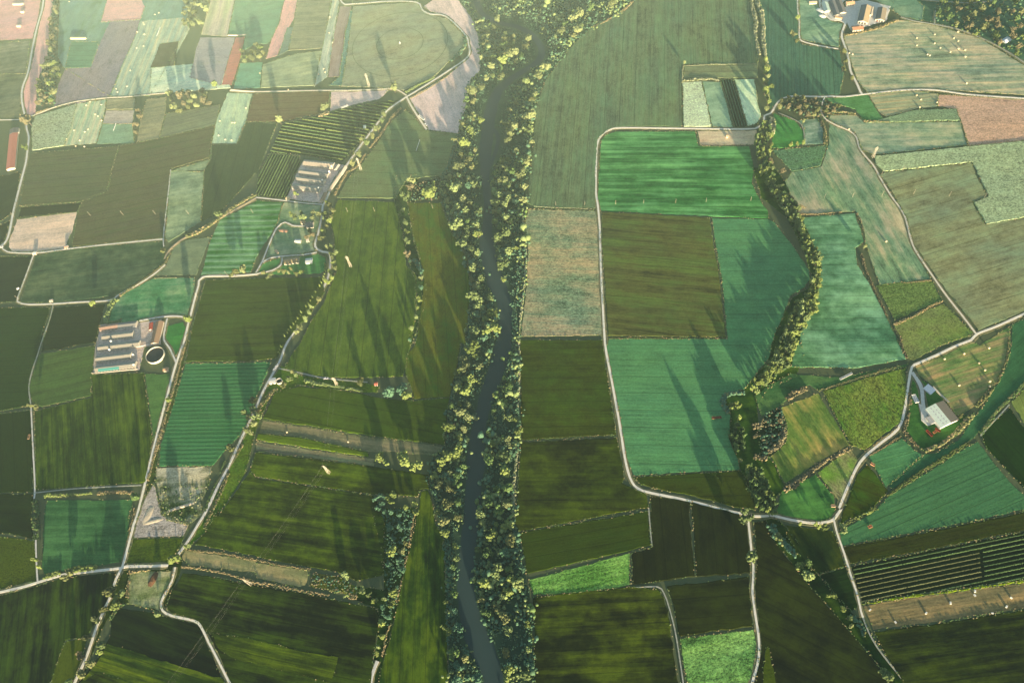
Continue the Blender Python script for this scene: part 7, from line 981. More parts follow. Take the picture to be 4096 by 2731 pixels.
class MB:
    """collects boxes, prisms and tubes for one mesh"""
    def __init__(s): s.v = []; s.f = []; s.m = []
    def add(s, v, f, m=0):
        k = len(s.v); s.v += [tuple(a) for a in v]; s.f += [tuple(i + k for i in a) for a in f]; s.m += [m] * len(f)
    def box(s, x0, y0, z0, x1, y1, z1, m=0):
        s.add([(x0,y0,z0),(x1,y0,z0),(x1,y1,z0),(x0,y1,z0),(x0,y0,z1),(x1,y0,z1),(x1,y1,z1),(x0,y1,z1)],
              [(0,3,2,1),(4,5,6,7),(0,1,5,4),(1,2,6,5),(2,3,7,6),(3,0,4,7)], m)
    def tube(s, a, b, ra, rb, n=6, m=0):
        a, b = Vector(a), Vector(b); d = (b - a).normalized()
        t = Vector((1,0,0)) if abs(d.x) < .9 else Vector((0,1,0))
        u = d.cross(t).normalized(); w = d.cross(u)
        ring = lambda c, r: [c + (u*math.cos(2*math.pi*i/n) + w*math.sin(2*math.pi*i/n))*r for i in range(n)]
        s.add(ring(a, ra) + ring(b, rb), [(i, (i+1) % n, n+(i+1) % n, n+i) for i in range(n)] + [tuple(range(n))[::-1], tuple(range(n, 2*n))], m)
    def build(s, name, mats, parent=None, **k):
        return link(name, mesh(name, s.v, s.f, s.m), mats, parent, **k)

def _ico(sub):
    bm = bmesh.new(); bmesh.ops.create_icosphere(bm, subdivisions=sub, radius=1.0)
    v = np.array([x.co[:] for x in bm.verts]); f = np.array([[q.index for q in x.verts] for x in bm.faces]); bm.free()
    return v, f
ICO1, ICO2 = _ico(1), _ico(2)

def clumps(centres, radii, squash=.8, jit=.22, ico=ICO1, leaf=0, leafsize=.4, r=rng):
    """many lumpy leaf clumps (and loose leaf faces) -> verts, faces"""
    V, F = ico; n = len(centres); C = np.asarray(centres, float); Rr = np.asarray(radii, float)
    P = V[None] * (1 + r.uniform(-jit, jit, (n, len(V), 1)))
    P = P * Rr[:, None, None] * np.array([1, 1, squash])
    a = r.uniform(0, 6.28, n); ca, sa = np.cos(a)[:, None], np.sin(a)[:, None]
    x = P[..., 0]*ca - P[..., 1]*sa; y = P[..., 0]*sa + P[..., 1]*ca
    P = np.stack([x, y, P[..., 2]], -1) + C[:, None]
    verts = P.reshape(-1, 3); faces = (F[None] + (np.arange(n)*len(V))[:, None, None]).reshape(-1, 3)
    if leaf:
        m = n*leaf; k = np.repeat(np.arange(n), leaf)
        d = r.normal(size=(m, 3)); d[:, 2] = np.abs(d[:, 2])*.9 - .25; d /= np.linalg.norm(d, axis=1)[:, None]
        c = C[k] + d*Rr[k][:, None]*r.uniform(.9, 1.18, (m, 1))*np.array([1, 1, squash])
        t = r.normal(size=(m, 3)); t -= (t*d).sum(1)[:, None]*d*.6; t /= np.linalg.norm(t, axis=1)[:, None]
        b = np.cross(d, t); b /= np.linalg.norm(b, axis=1)[:, None]
        s = (leafsize*r.uniform(.6, 1.3, m))[:, None]
        q = np.stack([c - t*s - b*s*.2, c + b*s*.7, c + t*s, c - b*s*.6], 1).reshape(-1, 3)
        base = len(verts); verts = np.concatenate([verts, q])
        tri = np.concatenate([[[0, 1, 2]], [[0, 2, 3]]])
        faces = np.concatenate([faces, (tri[None] + (np.arange(m)*4)[:, None, None]).reshape(-1, 3) + base])
    return verts, faces

def fast_mesh(name, V, F, mi=None):
    me = bpy.data.meshes.new(name)
    V = np.ascontiguousarray(V, np.float32); F = np.ascontiguousarray(F, np.int32)
    me.vertices.add(len(V)); me.vertices.foreach_set('co', V.ravel())
    me.loops.add(F.size); me.loops.foreach_set('vertex_index', F.ravel())
    me.polygons.add(len(F)); me.polygons.foreach_set('loop_start', np.arange(0, F.size, 3, dtype=np.int32))
    me.polygons.foreach_set('loop_total', np.full(len(F), 3, np.int32))
    if mi is not None: me.polygons.foreach_set('material_index', np.asarray(mi, np.int32))
    me.update(calc_edges=True); me.validate()
    return me

# ------------------------------------------------------------------ materials
def new_mat(name):
    m = bpy.data.materials.new(name); m.use_nodes = True
    nt = m.node_tree; b = nt.nodes['Principled BSDF']
    b.inputs['Roughness'].default_value = .9
    b.inputs['Specular IOR Level'].default_value = .15
    return m, nt, b

def N(nt, t, **k):
    n = nt.nodes.new(t)
    for a, v in k.items(): setattr(n, a, v)
    return n

def math_(nt, op, a, b=None, c=None):
    n = N(nt, 'ShaderNodeMath', operation=op)
    for i, v in enumerate((a, b, c)):
        if v is None: continue
        if isinstance(v, (int, float)): n.inputs[i].default_value = v
        else: nt.links.new(v, n.inputs[i])
    return n.outputs[0]

def noise(nt, vec, scale=1.0, detail=3.0, rough=.55):
    n = N(nt, 'ShaderNodeTexNoise'); n.inputs['Scale'].default_value = scale
    n.inputs['Detail'].default_value = detail; n.inputs['Roughness'].default_value = rough
    nt.links.new(vec, n.inputs['Vector'])
    return n.outputs['Fac']

def vmul(nt, vec, s):
    n = N(nt, 'ShaderNodeVectorMath', operation='MULTIPLY'); nt.links.new(vec, n.inputs[0]); n.inputs[1].default_value = s
    return n.outputs[0]

# one node group shared by every field: rows, streaks along the rows, crop mottle that also paints in soft shadow patches, tufts
def field_group():
    g = bpy.data.node_groups.new('FieldSurface', 'ShaderNodeTree')
    I = g.interface
    I.new_socket('Crop', in_out='INPUT', socket_type='NodeSocketColor')
    I.new_socket('Crop2', in_out='INPUT', socket_type='NodeSocketColor')
    for s in ('Angle', 'RowP', 'RowS', 'Streak', 'Mottle', 'Grain', 'TramP', 'TramS', 'Tuft', 'Seed'):
        I.new_socket(s, in_out='INPUT', socket_type='NodeSocketFloat')
    I.new_socket('Shader', in_out='OUTPUT', socket_type='NodeSocketShader')
    gi = N(g, 'NodeGroupInput'); go = N(g, 'NodeGroupOutput'); i = gi.outputs
    pos = N(g, 'ShaderNodeNewGeometry').outputs['Position']
    off = N(g, 'ShaderNodeCombineXYZ'); g.links.new(i['Seed'], off.inputs[2])
    rot = N(g, 'ShaderNodeVectorRotate', rotation_type='Z_AXIS')
    g.links.new(pos, rot.inputs['Vector']); g.links.new(i['Angle'], rot.inputs['Angle'])
    flat = N(g, 'ShaderNodeVectorMath', operation='MULTIPLY_ADD')
    g.links.new(rot.outputs[0], flat.inputs[0]); flat.inputs[1].default_value = (1, 1, 0); g.links.new(off.outputs[0], flat.inputs[2])
    p = flat.outputs[0]
    sep = N(g, 'ShaderNodeSeparateXYZ'); g.links.new(rot.outputs[0], sep.inputs[0]); v = sep.outputs[1]
    st1 = noise(g, vmul(g, p, (.010, .13, 7)), 1, 3)
    st2 = noise(g, vmul(g, p, (.03, .45, 3)), 1, 3, .7)
    mo = noise(g, vmul(g, p, (.016, .022, 5)), 1, 4, .6)
    mo2 = noise(g, vmul(g, p, (.07, .09, 5)), 1, 3, .6)
    gr = noise(g, vmul(g, p, (.38, .55, 3)), 1, 3, .8)
    fine = noise(g, vmul(g, p, (1.1, 1.3, 9)), 1, 2, .8)
    tu = noise(g, vmul(g, p, (.30, .34, 3)), 1, 3, .65)
    wob = math_(g, 'MULTIPLY', math_(g, 'SUBTRACT', mo2, .5), 1.2)
    row = math_(g, 'SINE', math_(g, 'MULTIPLY', math_(g, 'DIVIDE', math_(g, 'ADD', v, wob), i['RowP']), 6.2832))
    row = math_(g, 'MULTIPLY_ADD', math_(g, 'POWER', math_(g, 'MULTIPLY_ADD', row, .5, .5), 2.2), 2.0, -.7)
    fr = math_(g, 'FRACT', math_(g, 'DIVIDE', math_(g, 'ADD', v, math_(g, 'MULTIPLY', wob, .6)), i['TramP']))
    tm = math_(g, 'MULTIPLY', math_(g, 'LESS_THAN', math_(g, 'MULTIPLY', fr, i['TramP']), .9), i['TramS'])
    tm = math_(g, 'MULTIPLY', tm, math_(g, 'GREATER_THAN', gr, .42))
    c = lambda x: math_(g, 'SUBTRACT', x, .5)
    fac = math_(g, 'MULTIPLY_ADD', math_(g, 'MULTIPLY_ADD', c(st2), .7, math_(g, 'MULTIPLY', c(st1), 2.2)), i['Streak'], .42)
    fac = math_(g, 'MULTIPLY_ADD', math_(g, 'MULTIPLY_ADD', c(mo2), .9, math_(g, 'MULTIPLY', c(mo), 2.4)), i['Mottle'], fac)
    fac = math_(g, 'MULTIPLY_ADD', math_(g, 'MULTIPLY', row, .32), i['RowS'], fac)
    mix = N(g, 'ShaderNodeMix', data_type='RGBA', clamp_factor=True)
    g.links.new(fac, mix.inputs[0]); g.links.new(i['Crop'], mix.inputs[6]); g.links.new(i['Crop2'], mix.inputs[7])
    val = math_(g, 'MULTIPLY_ADD', math_(g, 'MULTIPLY_ADD', c(fine), 1.6, math_(g, 'MULTIPLY', c(gr), 2.2)), i['Grain'], 1.0)
    val = math_(g, 'MULTIPLY_ADD', math_(g, 'MULTIPLY', c(tu), 2.0), i['Tuft'], val)
    val = math_(g, 'MULTIPLY_ADD', math_(g, 'MULTIPLY_ADD', c(st2), 1.5, math_(g, 'MULTIPLY', c(st1), 1.9)), math_(g, 'MULTIPLY', i['Streak'], .6), val)
    val = math_(g, 'MULTIPLY_ADD', math_(g, 'MULTIPLY_ADD', c(mo2), 1.5, math_(g, 'MULTIPLY', c(mo), 1.5)), math_(g, 'MULTIPLY_ADD', i['Mottle'], .45, .2), val)
    val = math_(g, 'MULTIPLY', val, math_(g, 'MULTIPLY_ADD', tm, -.55, 1.0))
    val = math_(g, 'MAXIMUM', val, .25)
    # yellow and lush crop patches, also painting in the lit yellow-green glow
    glow = noise(g, vmul(g, p, (.009, .02, 11)), 1, 3, .55)
    glow = math_(g, 'MULTIPLY_ADD', math_(g, 'MULTIPLY', c(glow), 2.6), math_(g, 'MULTIPLY_ADD', i['Mottle'], .3, .15), math_(g, 'MULTIPLY', math_(g, 'MULTIPLY', c(st1), 1.6), math_(g, 'MULTIPLY', i['Streak'], .5)))
    hv = N(g, 'ShaderNodeCombineXYZ')
    for q, w in enumerate((.5, .3, -.05)): g.links.new(math_(g, 'MAXIMUM', math_(g, 'MULTIPLY_ADD', glow, w, 1.0), .4), hv.inputs[q])
    hm_ = N(g, 'ShaderNodeVectorMath', operation='MULTIPLY'); g.links.new(mix.outputs[2], hm_.inputs[0]); g.links.new(hv.outputs[0], hm_.inputs[1])
    cm = N(g, 'ShaderNodeVectorMath', operation='SCALE'); g.links.new(hm_.outputs[0], cm.inputs[0]); g.links.new(val, cm.inputs[3])
    h = math_(g, 'MULTIPLY', math_(g, 'MULTIPLY', gr, i['Grain']), .5)
    h = math_(g, 'MULTIPLY_ADD', math_(g, 'MULTIPLY', row, .16), i['RowS'], h)
    h = math_(g, 'MULTIPLY_ADD', math_(g, 'MULTIPLY', st2, .5), i['Streak'], h)
    h = math_(g, 'MULTIPLY_ADD', math_(g, 'MULTIPLY', tu, 1.4), i['Tuft'], h)
    h = math_(g, 'MULTIPLY_ADD', tm, -.3, h)
    bp = N(g, 'ShaderNodeBump'); bp.inputs['Strength'].default_value = .35; bp.inputs['Distance'].default_value = 1.0
    g.links.new(h, bp.inputs['Height'])
    b = N(g, 'ShaderNodeBsdfPrincipled'); b.inputs['Roughness'].default_value = 1; b.inputs['Specular IOR Level'].default_value = 0.05
    g.links.new(cm.outputs[0], b.inputs['Base Color']); g.links.new(bp.outputs[0], b.inputs['Normal'])
    g.links.new(b.outputs[0], go.inputs[0])
    return g
FG = field_group()

def field_mat(k, a, b, ang, row, streak, mott, grain, tram, tuft):
    m = bpy.data.materials.new('crop_surface'); m.use_nodes = True; nt = m.node_tree
    nt.nodes.remove(nt.nodes['Principled BSDF'])
    n = N(nt, 'ShaderNodeGroup', node_tree=FG)
    n.inputs['Crop'].default_value = (*a, 1); n.inputs['Crop2'].default_value = (*b, 1)
    for s, v in (('Angle', -ang), ('RowP', max(row[0], .5)), ('RowS', row[1]), ('Streak', streak), ('Mottle', mott),
                 ('Grain', grain), ('TramP', max(tram[0], 1)), ('TramS', tram[1]), ('Tuft', tuft), ('Seed', k*13.7)):
        n.inputs[s].default_value = v
    nt.links.new(n.outputs[0], nt.nodes['Material Output'].inputs[0])
    return m

def speckle_mat(name, a, b, scale=.5, bump=0.0, rough=.9, spec=.15, per_object=0.0, thin=0.0):
    m, nt, p = new_mat(name)
    p.inputs['Roughness'].default_value = rough; p.inputs['Specular IOR Level'].default_value = spec
    pos = N(nt, 'ShaderNodeNewGeometry').outputs['Position']
    f = noise(nt, pos, scale, 4, .65)
    f = math_(nt, 'MULTIPLY_ADD', math_(nt, 'SUBTRACT', f, .5), 2.4, .5)
    if per_object:
        oi = N(nt, 'ShaderNodeObjectInfo').outputs['Random']
        f = math_(nt, 'MULTIPLY_ADD', math_(nt, 'SUBTRACT', oi, .5), per_object, f)
    mix = N(nt, 'ShaderNodeMix', data_type='RGBA', clamp_factor=True)
    nt.links.new(f, mix.inputs[0]); mix.inputs[6].default_value = (*a, 1); mix.inputs[7].default_value = (*b, 1)
    nt.links.new(mix.outputs[2], p.inputs['Base Color'])
    if bump:
        bp = N(nt, 'ShaderNodeBump'); bp.inputs['Strength'].default_value = bump; nt.links.new(noise(nt, pos, scale*3, 3), bp.inputs['Height'])
        nt.links.new(bp.outputs[0], p.inputs['Normal'])
    if thin:                                            # leaves let some light through
        tr = N(nt, 'ShaderNodeBsdfTranslucent'); nt.links.new(mix.outputs[2], tr.inputs[0])
        ms = N(nt, 'ShaderNodeMixShader'); ms.inputs[0].default_value = thin
        nt.links.new(p.outputs[0], ms.inputs[1]); nt.links.new(tr.outputs[0], ms.inputs[2])
        nt.links.new(ms.outputs[0], nt.nodes['Material Output'].inputs[0])
    return m

def plain(name, c, rough=.7, var=.12):
    return speckle_mat(name, tuple(x*(1-var) for x in c), tuple(min(1, x*(1+var)) for x in c), .8, 0, rough, .2)

LEAF = {}
for t, (a, b) in FOLIAGE.items():
    LEAF[t] = speckle_mat('leaves_' + t, a, b, .9, 0, .75, .25, .9, .16)
BARK = plain('bark', (.11, .085, .06))

# ------------------------------------------------------------------ ground, fields, roads, river
def wobble(p, step=5.0, amp=.8, closed=True, r=random):
    out = []; n = len(p)
    for i in range(n if closed else n-1):
        a, b = Vector(p[i]), Vector(p[(i+1) % n]); L = (b-a).length; k = max(1, int(L/step))
        nrm = Vector((-(b-a).y, (b-a).x)).normalized() if L else Vector((0, 0))
        for j in range(k):
            q = a.lerp(b, j/k)
            if j: q = q + nrm*r.uniform(-amp, amp)
            out.append((q.x, q.y))
    if not closed: out.append(tuple(p[-1]))
    return out

def area(p): return sum(p[i][0]*p[(i+1) % len(p)][1] - p[(i+1) % len(p)][0]*p[i][1] for i in range(len(p)))/2

def slab(p, z0, h, lean=.9):
    """field polygon standing h above z0 with a sloping edge"""
    if area(p) < 0: p = p[::-1]
    n = len(p); ins = []
    for i in range(n):
        a, b, c = Vector(p[i-1]), Vector(p[i]), Vector(p[(i+1) % n])
        e1, e2 = (b-a).normalized(), (c-b).normalized()
        m = Vector((-e1.y-e2.y, e1.x+e2.x)); m = m.normalized() if m.length > .3 else Vector((-e1.y, e1.x))
        ins.append(b + m*lean*min(1, .3+h))
    top = [(q.x, q.y, z0+h) for q in ins]; bot = [(q[0], q[1], -.3) for q in p]
    tri = tessellate_polygon([[Vector((q[0], q[1], 0)) for q in top]])
    F = []
    for t in tri:
        a, b, c = (Vector(top[k]) for k in t)
        F.append(tuple(t) if (b-a).cross(c-a).z > 0 else tuple(t[::-1]))
    F += [(n+i, n+(i+1) % n, (i+1) % n, i) for i in range(n)]
    return top+bot, F

def ribbon(p, w, z, jitter=.08):
    """road strip along a smoothed centre line"""
    P = [Vector(q[:2]) for q in p]; pts = []
    for i in range(len(P)-1):
        a, b, c, d = P[max(i-1, 0)], P[i], P[i+1], P[min(i+2, len(P)-1)]
        k = max(2, int((c-b).length/6))
        for j in range(k):
            t = j/k
            q = .5*((2*b) + (c-a)*t + (2*a-5*b+4*c-d)*t*t + (3*b-a-3*c+d)*t**3)
            pts.append(q)
    pts.append(P[-1]); V = []; F = []; n = len(pts)
    for i, q in enumerate(pts):
        d = pts[min(i+1, n-1)] - pts[max(i-1, 0)]; nr = Vector((-d.y, d.x)).normalized()
        ww = (w if isinstance(w, (int, float)) else w[i])*.5*(1+random.uniform(-jitter, jitter))
        V += [(q.x-nr.x*ww, q.y-nr.y*ww, z-.25), (q.x-nr.x*ww*.94, q.y-nr.y*ww*.94, z), (q.x+nr.x*ww*.94, q.y+nr.y*ww*.94, z), (q.x+nr.x*ww, q.y+nr.y*ww, z-.25)]
        if i:
            a, b = 4*(i-1), 4*i
            F += [(a, b, b+1, a+1), (a+1, b+1, b+2, a+2), (a+2, b+2, b+3, a+3)]
    return V, [f[::-1] for f in F]

# base sheet: a far patchwork of fields with grassy margins
def base_ground():
    m, nt, p = new_mat('far_fields')
    pos = N(nt, 'ShaderNodeNewGeometry').outputs['Position']
    vo = N(nt, 'ShaderNodeTexVoronoi', feature='F1'); vo.inputs['Scale'].default_value = .008; nt.links.new(pos, vo.inputs['Vector'])
    sx = N(nt, 'ShaderNodeSeparateColor'); nt.links.new(vo.outputs['Color'], sx.inputs[0])
    rp = N(nt, 'ShaderNodeValToRGB'); rp.color_ramp.interpolation = 'CONSTANT'
    cols = BASE_COLS
    while len(rp.color_ramp.elements) < len(cols): rp.color_ramp.elements.new(.5)
    for i, (e, c) in enumerate(zip(rp.color_ramp.elements, cols)): e.position = i/len(cols); e.color = (*c, 1)
    nt.links.new(sx.outputs[0], rp.inputs[0])
    f = noise(nt, pos, .35, 4, .7)
    mx = N(nt, 'ShaderNodeMix', data_type='RGBA'); nt.links.new(f, mx.inputs[0])
    mx.inputs[6].default_value = (*MARGIN[0], 1); mx.inputs[7].default_value = (*MARGIN[1], 1)
    ln = N(nt, 'ShaderNodeVectorMath', operation='LENGTH'); sh = N(nt, 'ShaderNodeVectorMath', operation='SUBTRACT')
    nt.links.new(pos, sh.inputs[0]); sh.inputs[1].default_value = (0, 700, 0); nt.links.new(sh.outputs[0], ln.inputs[0])
    far = math_(nt, 'GREATER_THAN', ln.outputs['Value'], 1050)
    m2 = N(nt, 'ShaderNodeMix', data_type='RGBA'); nt.links.new(far, m2.inputs[0])
    nt.links.new(mx.outputs[2], m2.inputs[6]); nt.links.new(rp.outputs[0], m2.inputs[7])
    nt.links.new(m2.outputs[2], p.inputs['Base Color'])
    return m
X0, X1, Y0, Y1 = -2600, 2600, -1300, 3300
link('ground', mesh('ground', [(X0,Y0,0),(X1,Y0,0),(X1,Y1,0),(X0,Y1,0)], [(0,1,2,3)]), base_ground(), kind='structure')

for k, (nm, p, a, b, ang, h, row, streak, mott, grain, tram, tuft, z) in enumerate(FIELDS):
    V, F = slab(wobble(p), z, h)
    link(nm, mesh(nm, V, F), field_mat(k, a, b, ang, row, streak, mott, grain, tram, tuft), kind='structure')

ZR = .62
RMAT = {t: speckle_mat('gravel_' + t, a, b, .35, .2, .95, .1) for t, (a, b) in ROADC.items()}
VERGE = speckle_mat('verge_grass', *VERGEC, .22, .4, .95, .05)
for k, (nm, w, t, p) in enumerate(ROADS):
    if w > 2.7:
        V, F = ribbon(p, w+2.6, ZR - .22 + k*.003, .3); link('road_verge', mesh('road_verge', V, F), VERGE, kind='structure')
for k, (nm, w, t, p) in enumerate(ROADS):
    V, F = ribbon(p, w*.68, ZR + k*.006)
    link(nm, mesh(nm, V, F), RMAT[t], kind='structure')
for nm, t, p in YARDS:
    V, F = slab(wobble(p), .6, .1); link(nm, mesh(nm, V, F), RMAT[t], kind='structure')

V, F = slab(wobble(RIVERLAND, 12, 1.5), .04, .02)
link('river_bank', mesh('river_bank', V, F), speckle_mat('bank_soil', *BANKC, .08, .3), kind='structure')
def water():
    m, nt, p = new_mat('river_water')
    p.inputs['Roughness'].default_value = .12; p.inputs['Specular IOR Level'].default_value = .12
    pos = N(nt, 'ShaderNodeNewGeometry').outputs['Position']
    f = noise(nt, vmul(nt, pos, (.05, .02, 1)), 1, 4)
    mx = N(nt, 'ShaderNodeMix', data_type='RGBA'); nt.links.new(f, mx.inputs[0])
    mx.inputs[6].default_value = (*WATERC[0], 1); mx.inputs[7].default_value = (*WATERC[1], 1)
    nt.links.new(mx.outputs[2], p.inputs['Base Color'])
    bp = N(nt, 'ShaderNodeBump'); bp.inputs['Strength'].default_value = .15; bp.inputs['Distance'].default_value = .2
    nt.links.new(noise(nt, pos, .5, 3), bp.inputs['Height']); nt.links.new(bp.outputs[0], p.inputs['Normal'])
    return m
def river(p, z):
    P = [Vector(q) for q in p]; V = []; F = []; pts = []
    for i in range(len(P)-1):
        a, b, c, d = P[max(i-1, 0)], P[i], P[i+1], P[min(i+2, len(P)-1)]
        for j in range(6):
            t = j/6; pts.append(.5*((2*b)+(c-a)*t+(2*a-5*b+4*c-d)*t*t+(3*b-a-3*c+d)*t**3))
    n = len(pts)
    for i, q in enumerate(pts):
        d = pts[min(i+1, n-1)]-pts[max(i-1, 0)]; nr = Vector((-d.y, d.x)).normalized(); w = q.z*.5
        w1, w2 = w*random.uniform(.93, 1.08), w*random.uniform(.93, 1.08)
        V += [(q.x-nr.x*w1, q.y-nr.y*w1, z), (q.x+nr.x*w2, q.y+nr.y*w2, z)]
        if i: F.append((2*i-2, 2*i-1, 2*i+1, 2*i))
    return V, F
V, F = river(RIVER, .16)
link('river', mesh('river', V, F), water(), kind='structure')
V, F = river(SIDE, .17)
link('river', mesh('river', V, F), bpy.data.materials['river_water'], kind='structure')
RV = np.array(RIVER + SIDE)

def in_poly(p, x, y):
    c = False; n = len(p); j = n-1
    for i in range(n):
        if (p[i][1] > y) != (p[j][1] > y) and x < (p[j][0]-p[i][0])*(y-p[i][1])/(p[j][1]-p[i][1])+p[i][0]: c = not c
        j = i
    return c
def river_dist(x, y):
    best = 1e9
    for S in (RIVER, SIDE):
        for i in range(len(S)-1):
            ax, ay, aw = S[i]; bx, by, bw = S[i+1]
            t = max(0, min(1, ((x-ax)*(bx-ax)+(y-ay)*(by-ay))/((bx-ax)**2+(by-ay)**2)))
            best = min(best, math.hypot(x-ax-t*(bx-ax), y-ay-t*(by-ay)) - .5*(aw+t*(bw-aw)))
    return best

# wheel tracks pressed into the crop by the pivot irrigator
def ring(cx, cy, r, w, z, n=96):
    V = []; F = []
    for i in range(n):
        a = 2*math.pi*i/n
        for q in (r-w/2, r+w/2): V.append((cx+q*math.cos(a), cy+q*math.sin(a), z))
        F.append((2*i, 2*i+1, (2*i+3) % (2*n), (2*i+2) % (2*n)))
    return V, F
trk = plain('wheel_track_soil', TRACKC)
for r in PIV_R:
    V, F = ring(PIV[0], PIV[1], r, .8, .75); link('wheel_track', mesh('wheel_track', V, F), trk, kind='structure')

# ------------------------------------------------------------------ trees
def crown_mesh(seed):
    r = np.random.default_rng(seed); n = 24
    n = int(r.integers(48, 66)); k = int(r.integers(3, 6))
    # a tree is a few boughs, each carrying its own heap of leaf clumps
    bough = r.normal(size=(k, 3))*np.array([.27, .27, .14]) + np.array([0, 0, 1.0])
    own = r.integers(0, k, n)
    d = r.normal(size=(n, 3)); d /= np.linalg.norm(d, axis=1)[:, None]; d[:, 2] = d[:, 2]*.7 + .1
    C = bough[own] + d*r.uniform(.28, .56, (n, 1))*np.array([r.uniform(.85, 1.2), r.uniform(.85, 1.2), .9])
    rr = r.uniform(.09, .2, n)
    C = np.concatenate([C, bough - [0, 0, .1]]); rr = np.concatenate([rr, r.uniform(.3, .42, k)])
    V, F = clumps(C, rr, .9, .26, ICO2, 12, .07, r)
    return fast_mesh('crown', V, F)
def trunk_mesh(seed):
    r = random.Random(seed); b = MB(); top = (r.uniform(-.06, .06), r.uniform(-.06, .06), .8)
    b.tube((0, 0, -.05), top, .075, .045, 7)
    for i in range(4):
        a = i*1.57 + r.uniform(-.4, .4); q = (top[0]+.45*math.cos(a), top[1]+.45*math.sin(a), 1.15+r.uniform(-.1, .2))
        b.tube(tuple(top[j]*.75 for j in range(2)) + (.6,), q, .035, .012, 5)
    return mesh('trunk', b.v, b.f)
CROWNS = [crown_mesh(100+i) for i in range(12)]
TRUNKS = [trunk_mesh(i) for i in range(4)]
for m in CROWNS: m.materials.append(LEAF['green'])
for m in TRUNKS: m.materials.append(BARK)

def tree(name, label, group, x, y, r, tone, k):
    t = thing(name, label, 'tree', (x, y, 0), random.uniform(0, 6.28), group)
    t.scale = (r, r, max(r, 5.2)*random.uniform(1.0, 1.3)*{'stream_tree': 1.35, 'roadside_tree': 1.3, 'riverside_tree': 1.0}.get(name, 1.1))
    c = link('crown', CROWNS[k % len(CROWNS)], (), t); c.material_slots[0].link = 'OBJECT'; c.material_slots[0].material = LEAF[tone]
    link('trunk', TRUNKS[k % len(TRUNKS)], (), t)
    return t
def size_word(r): return 'huge' if r > 9 else 'large' if r > 6.3 else 'small' if r < 4.9 else 'medium'
k = 0
for g, lb, L in TREE_SETS:
    nm, gp = TREE_GROUPS[g]
    for x, y, r, ti in L:
        tone, word = TREE_TONES[ti]
        tree(nm, lb.format(size=size_word(r), tone=word), gp, x, y, r, tone, k*7+k//12); k += 1

# slim avenue trees and conifers
def slim_mesh(seed, lean):
    r = np.random.default_rng(seed); n = 16
    z = np.linspace(.12, .97, n); w = .9*np.sin(np.pi*np.clip(z, .0, 1)**(.8 if lean else .55))*.62+.05
    a = r.uniform(0, 6.28, n); C = np.stack([np.cos(a)*w*.45, np.sin(a)*w*.45, z], 1)
    V, F = clumps(C*np.array([1, 1, 1]), w*.75, .35, .2, ICO2, 8, .12, r)
    return fast_mesh('crown', V, F)
SLIM = [slim_mesh(900+i, 0) for i in range(4)]
stm = MB(); stm.tube((0, 0, -.02), (0, 0, .5), .07, .03, 6); STEM = mesh('trunk', stm.v, stm.f); STEM.materials.append(BARK)
for m in SLIM: m.materials.append(LEAF['bright'])
for k, (nm, lb, gp, x, y, r, h, tone) in enumerate(SLIMS):
    t = thing(nm, lb, 'tree', (x, y, 0), random.uniform(0, 6), gp); t.scale = (r, r, h)
    c = link('crown', SLIM[k % 4], (), t); c.material_slots[0].link = 'OBJECT'; c.material_slots[0].material = LEAF[tone]
    link('trunk', STEM, (), t)

# ------------------------------------------------------------------ low growth
U = []
bx = [min(q[i] for q in RIVERLAND) for i in (0, 1)] + [max(q[i] for q in RIVERLAND) for i in (0, 1)]
while len(U) < 5200:
    x, y = rng.uniform(bx[0], bx[2]), rng.uniform(bx[1], bx[3])
    if in_poly(RIVERLAND, x, y) and river_dist(x, y) > (1.0 if y < 700 else 3.5): U.append((x, y))
U = np.array(U); n = len(U)
pat = np.sin(U[:, 0]*.06+np.sin(U[:, 1]*.03)*2)*np.sin(U[:, 1]*.045+np.cos(U[:, 0]*.05))
h = rng.gamma(3.0, .55, n)*np.clip(1+.7*pat, .4, 1.7)+.4           # each bush: a tall heap or a low mat of leaf clumps
near = np.array([river_dist(x, y) for x, y in U]); h = np.where((U[:, 1] > 760) & (near < 14), h*.5, h)
K = 5; idx = np.repeat(np.arange(n), K)
off = rng.normal(size=(n*K, 3))*np.array([.75, .75, .4])
C = np.column_stack([U[idx], h[idx]*.7]) + off*h[idx][:, None]
C[:, 2] = np.clip(C[:, 2], .15, None); rr = h[idx]*rng.uniform(.28, .62, n*K)
V, F = clumps(C, rr, .85, .32, ICO1, 4, .34)
tone = ((pat+rng.normal(0, .6, n) > .25).astype(int) + (rng.random(n) > .85)*1)
tone = np.where((h > 1.7) & (rng.random(n) < .38), 3, np.minimum(tone, 2))[idx]  # some tall bushes take pale leaves, painting sunlit shrubs into the colour
mi = np.concatenate([np.repeat(tone, 20), np.repeat(np.repeat(tone, 4), 2)])
o = link('riverside_undergrowth', fast_mesh('undergrowth', V, F, mi), [LEAF['teal'], LEAF['under'], LEAF['green'], LEAF['palegreen']], kind='stuff')

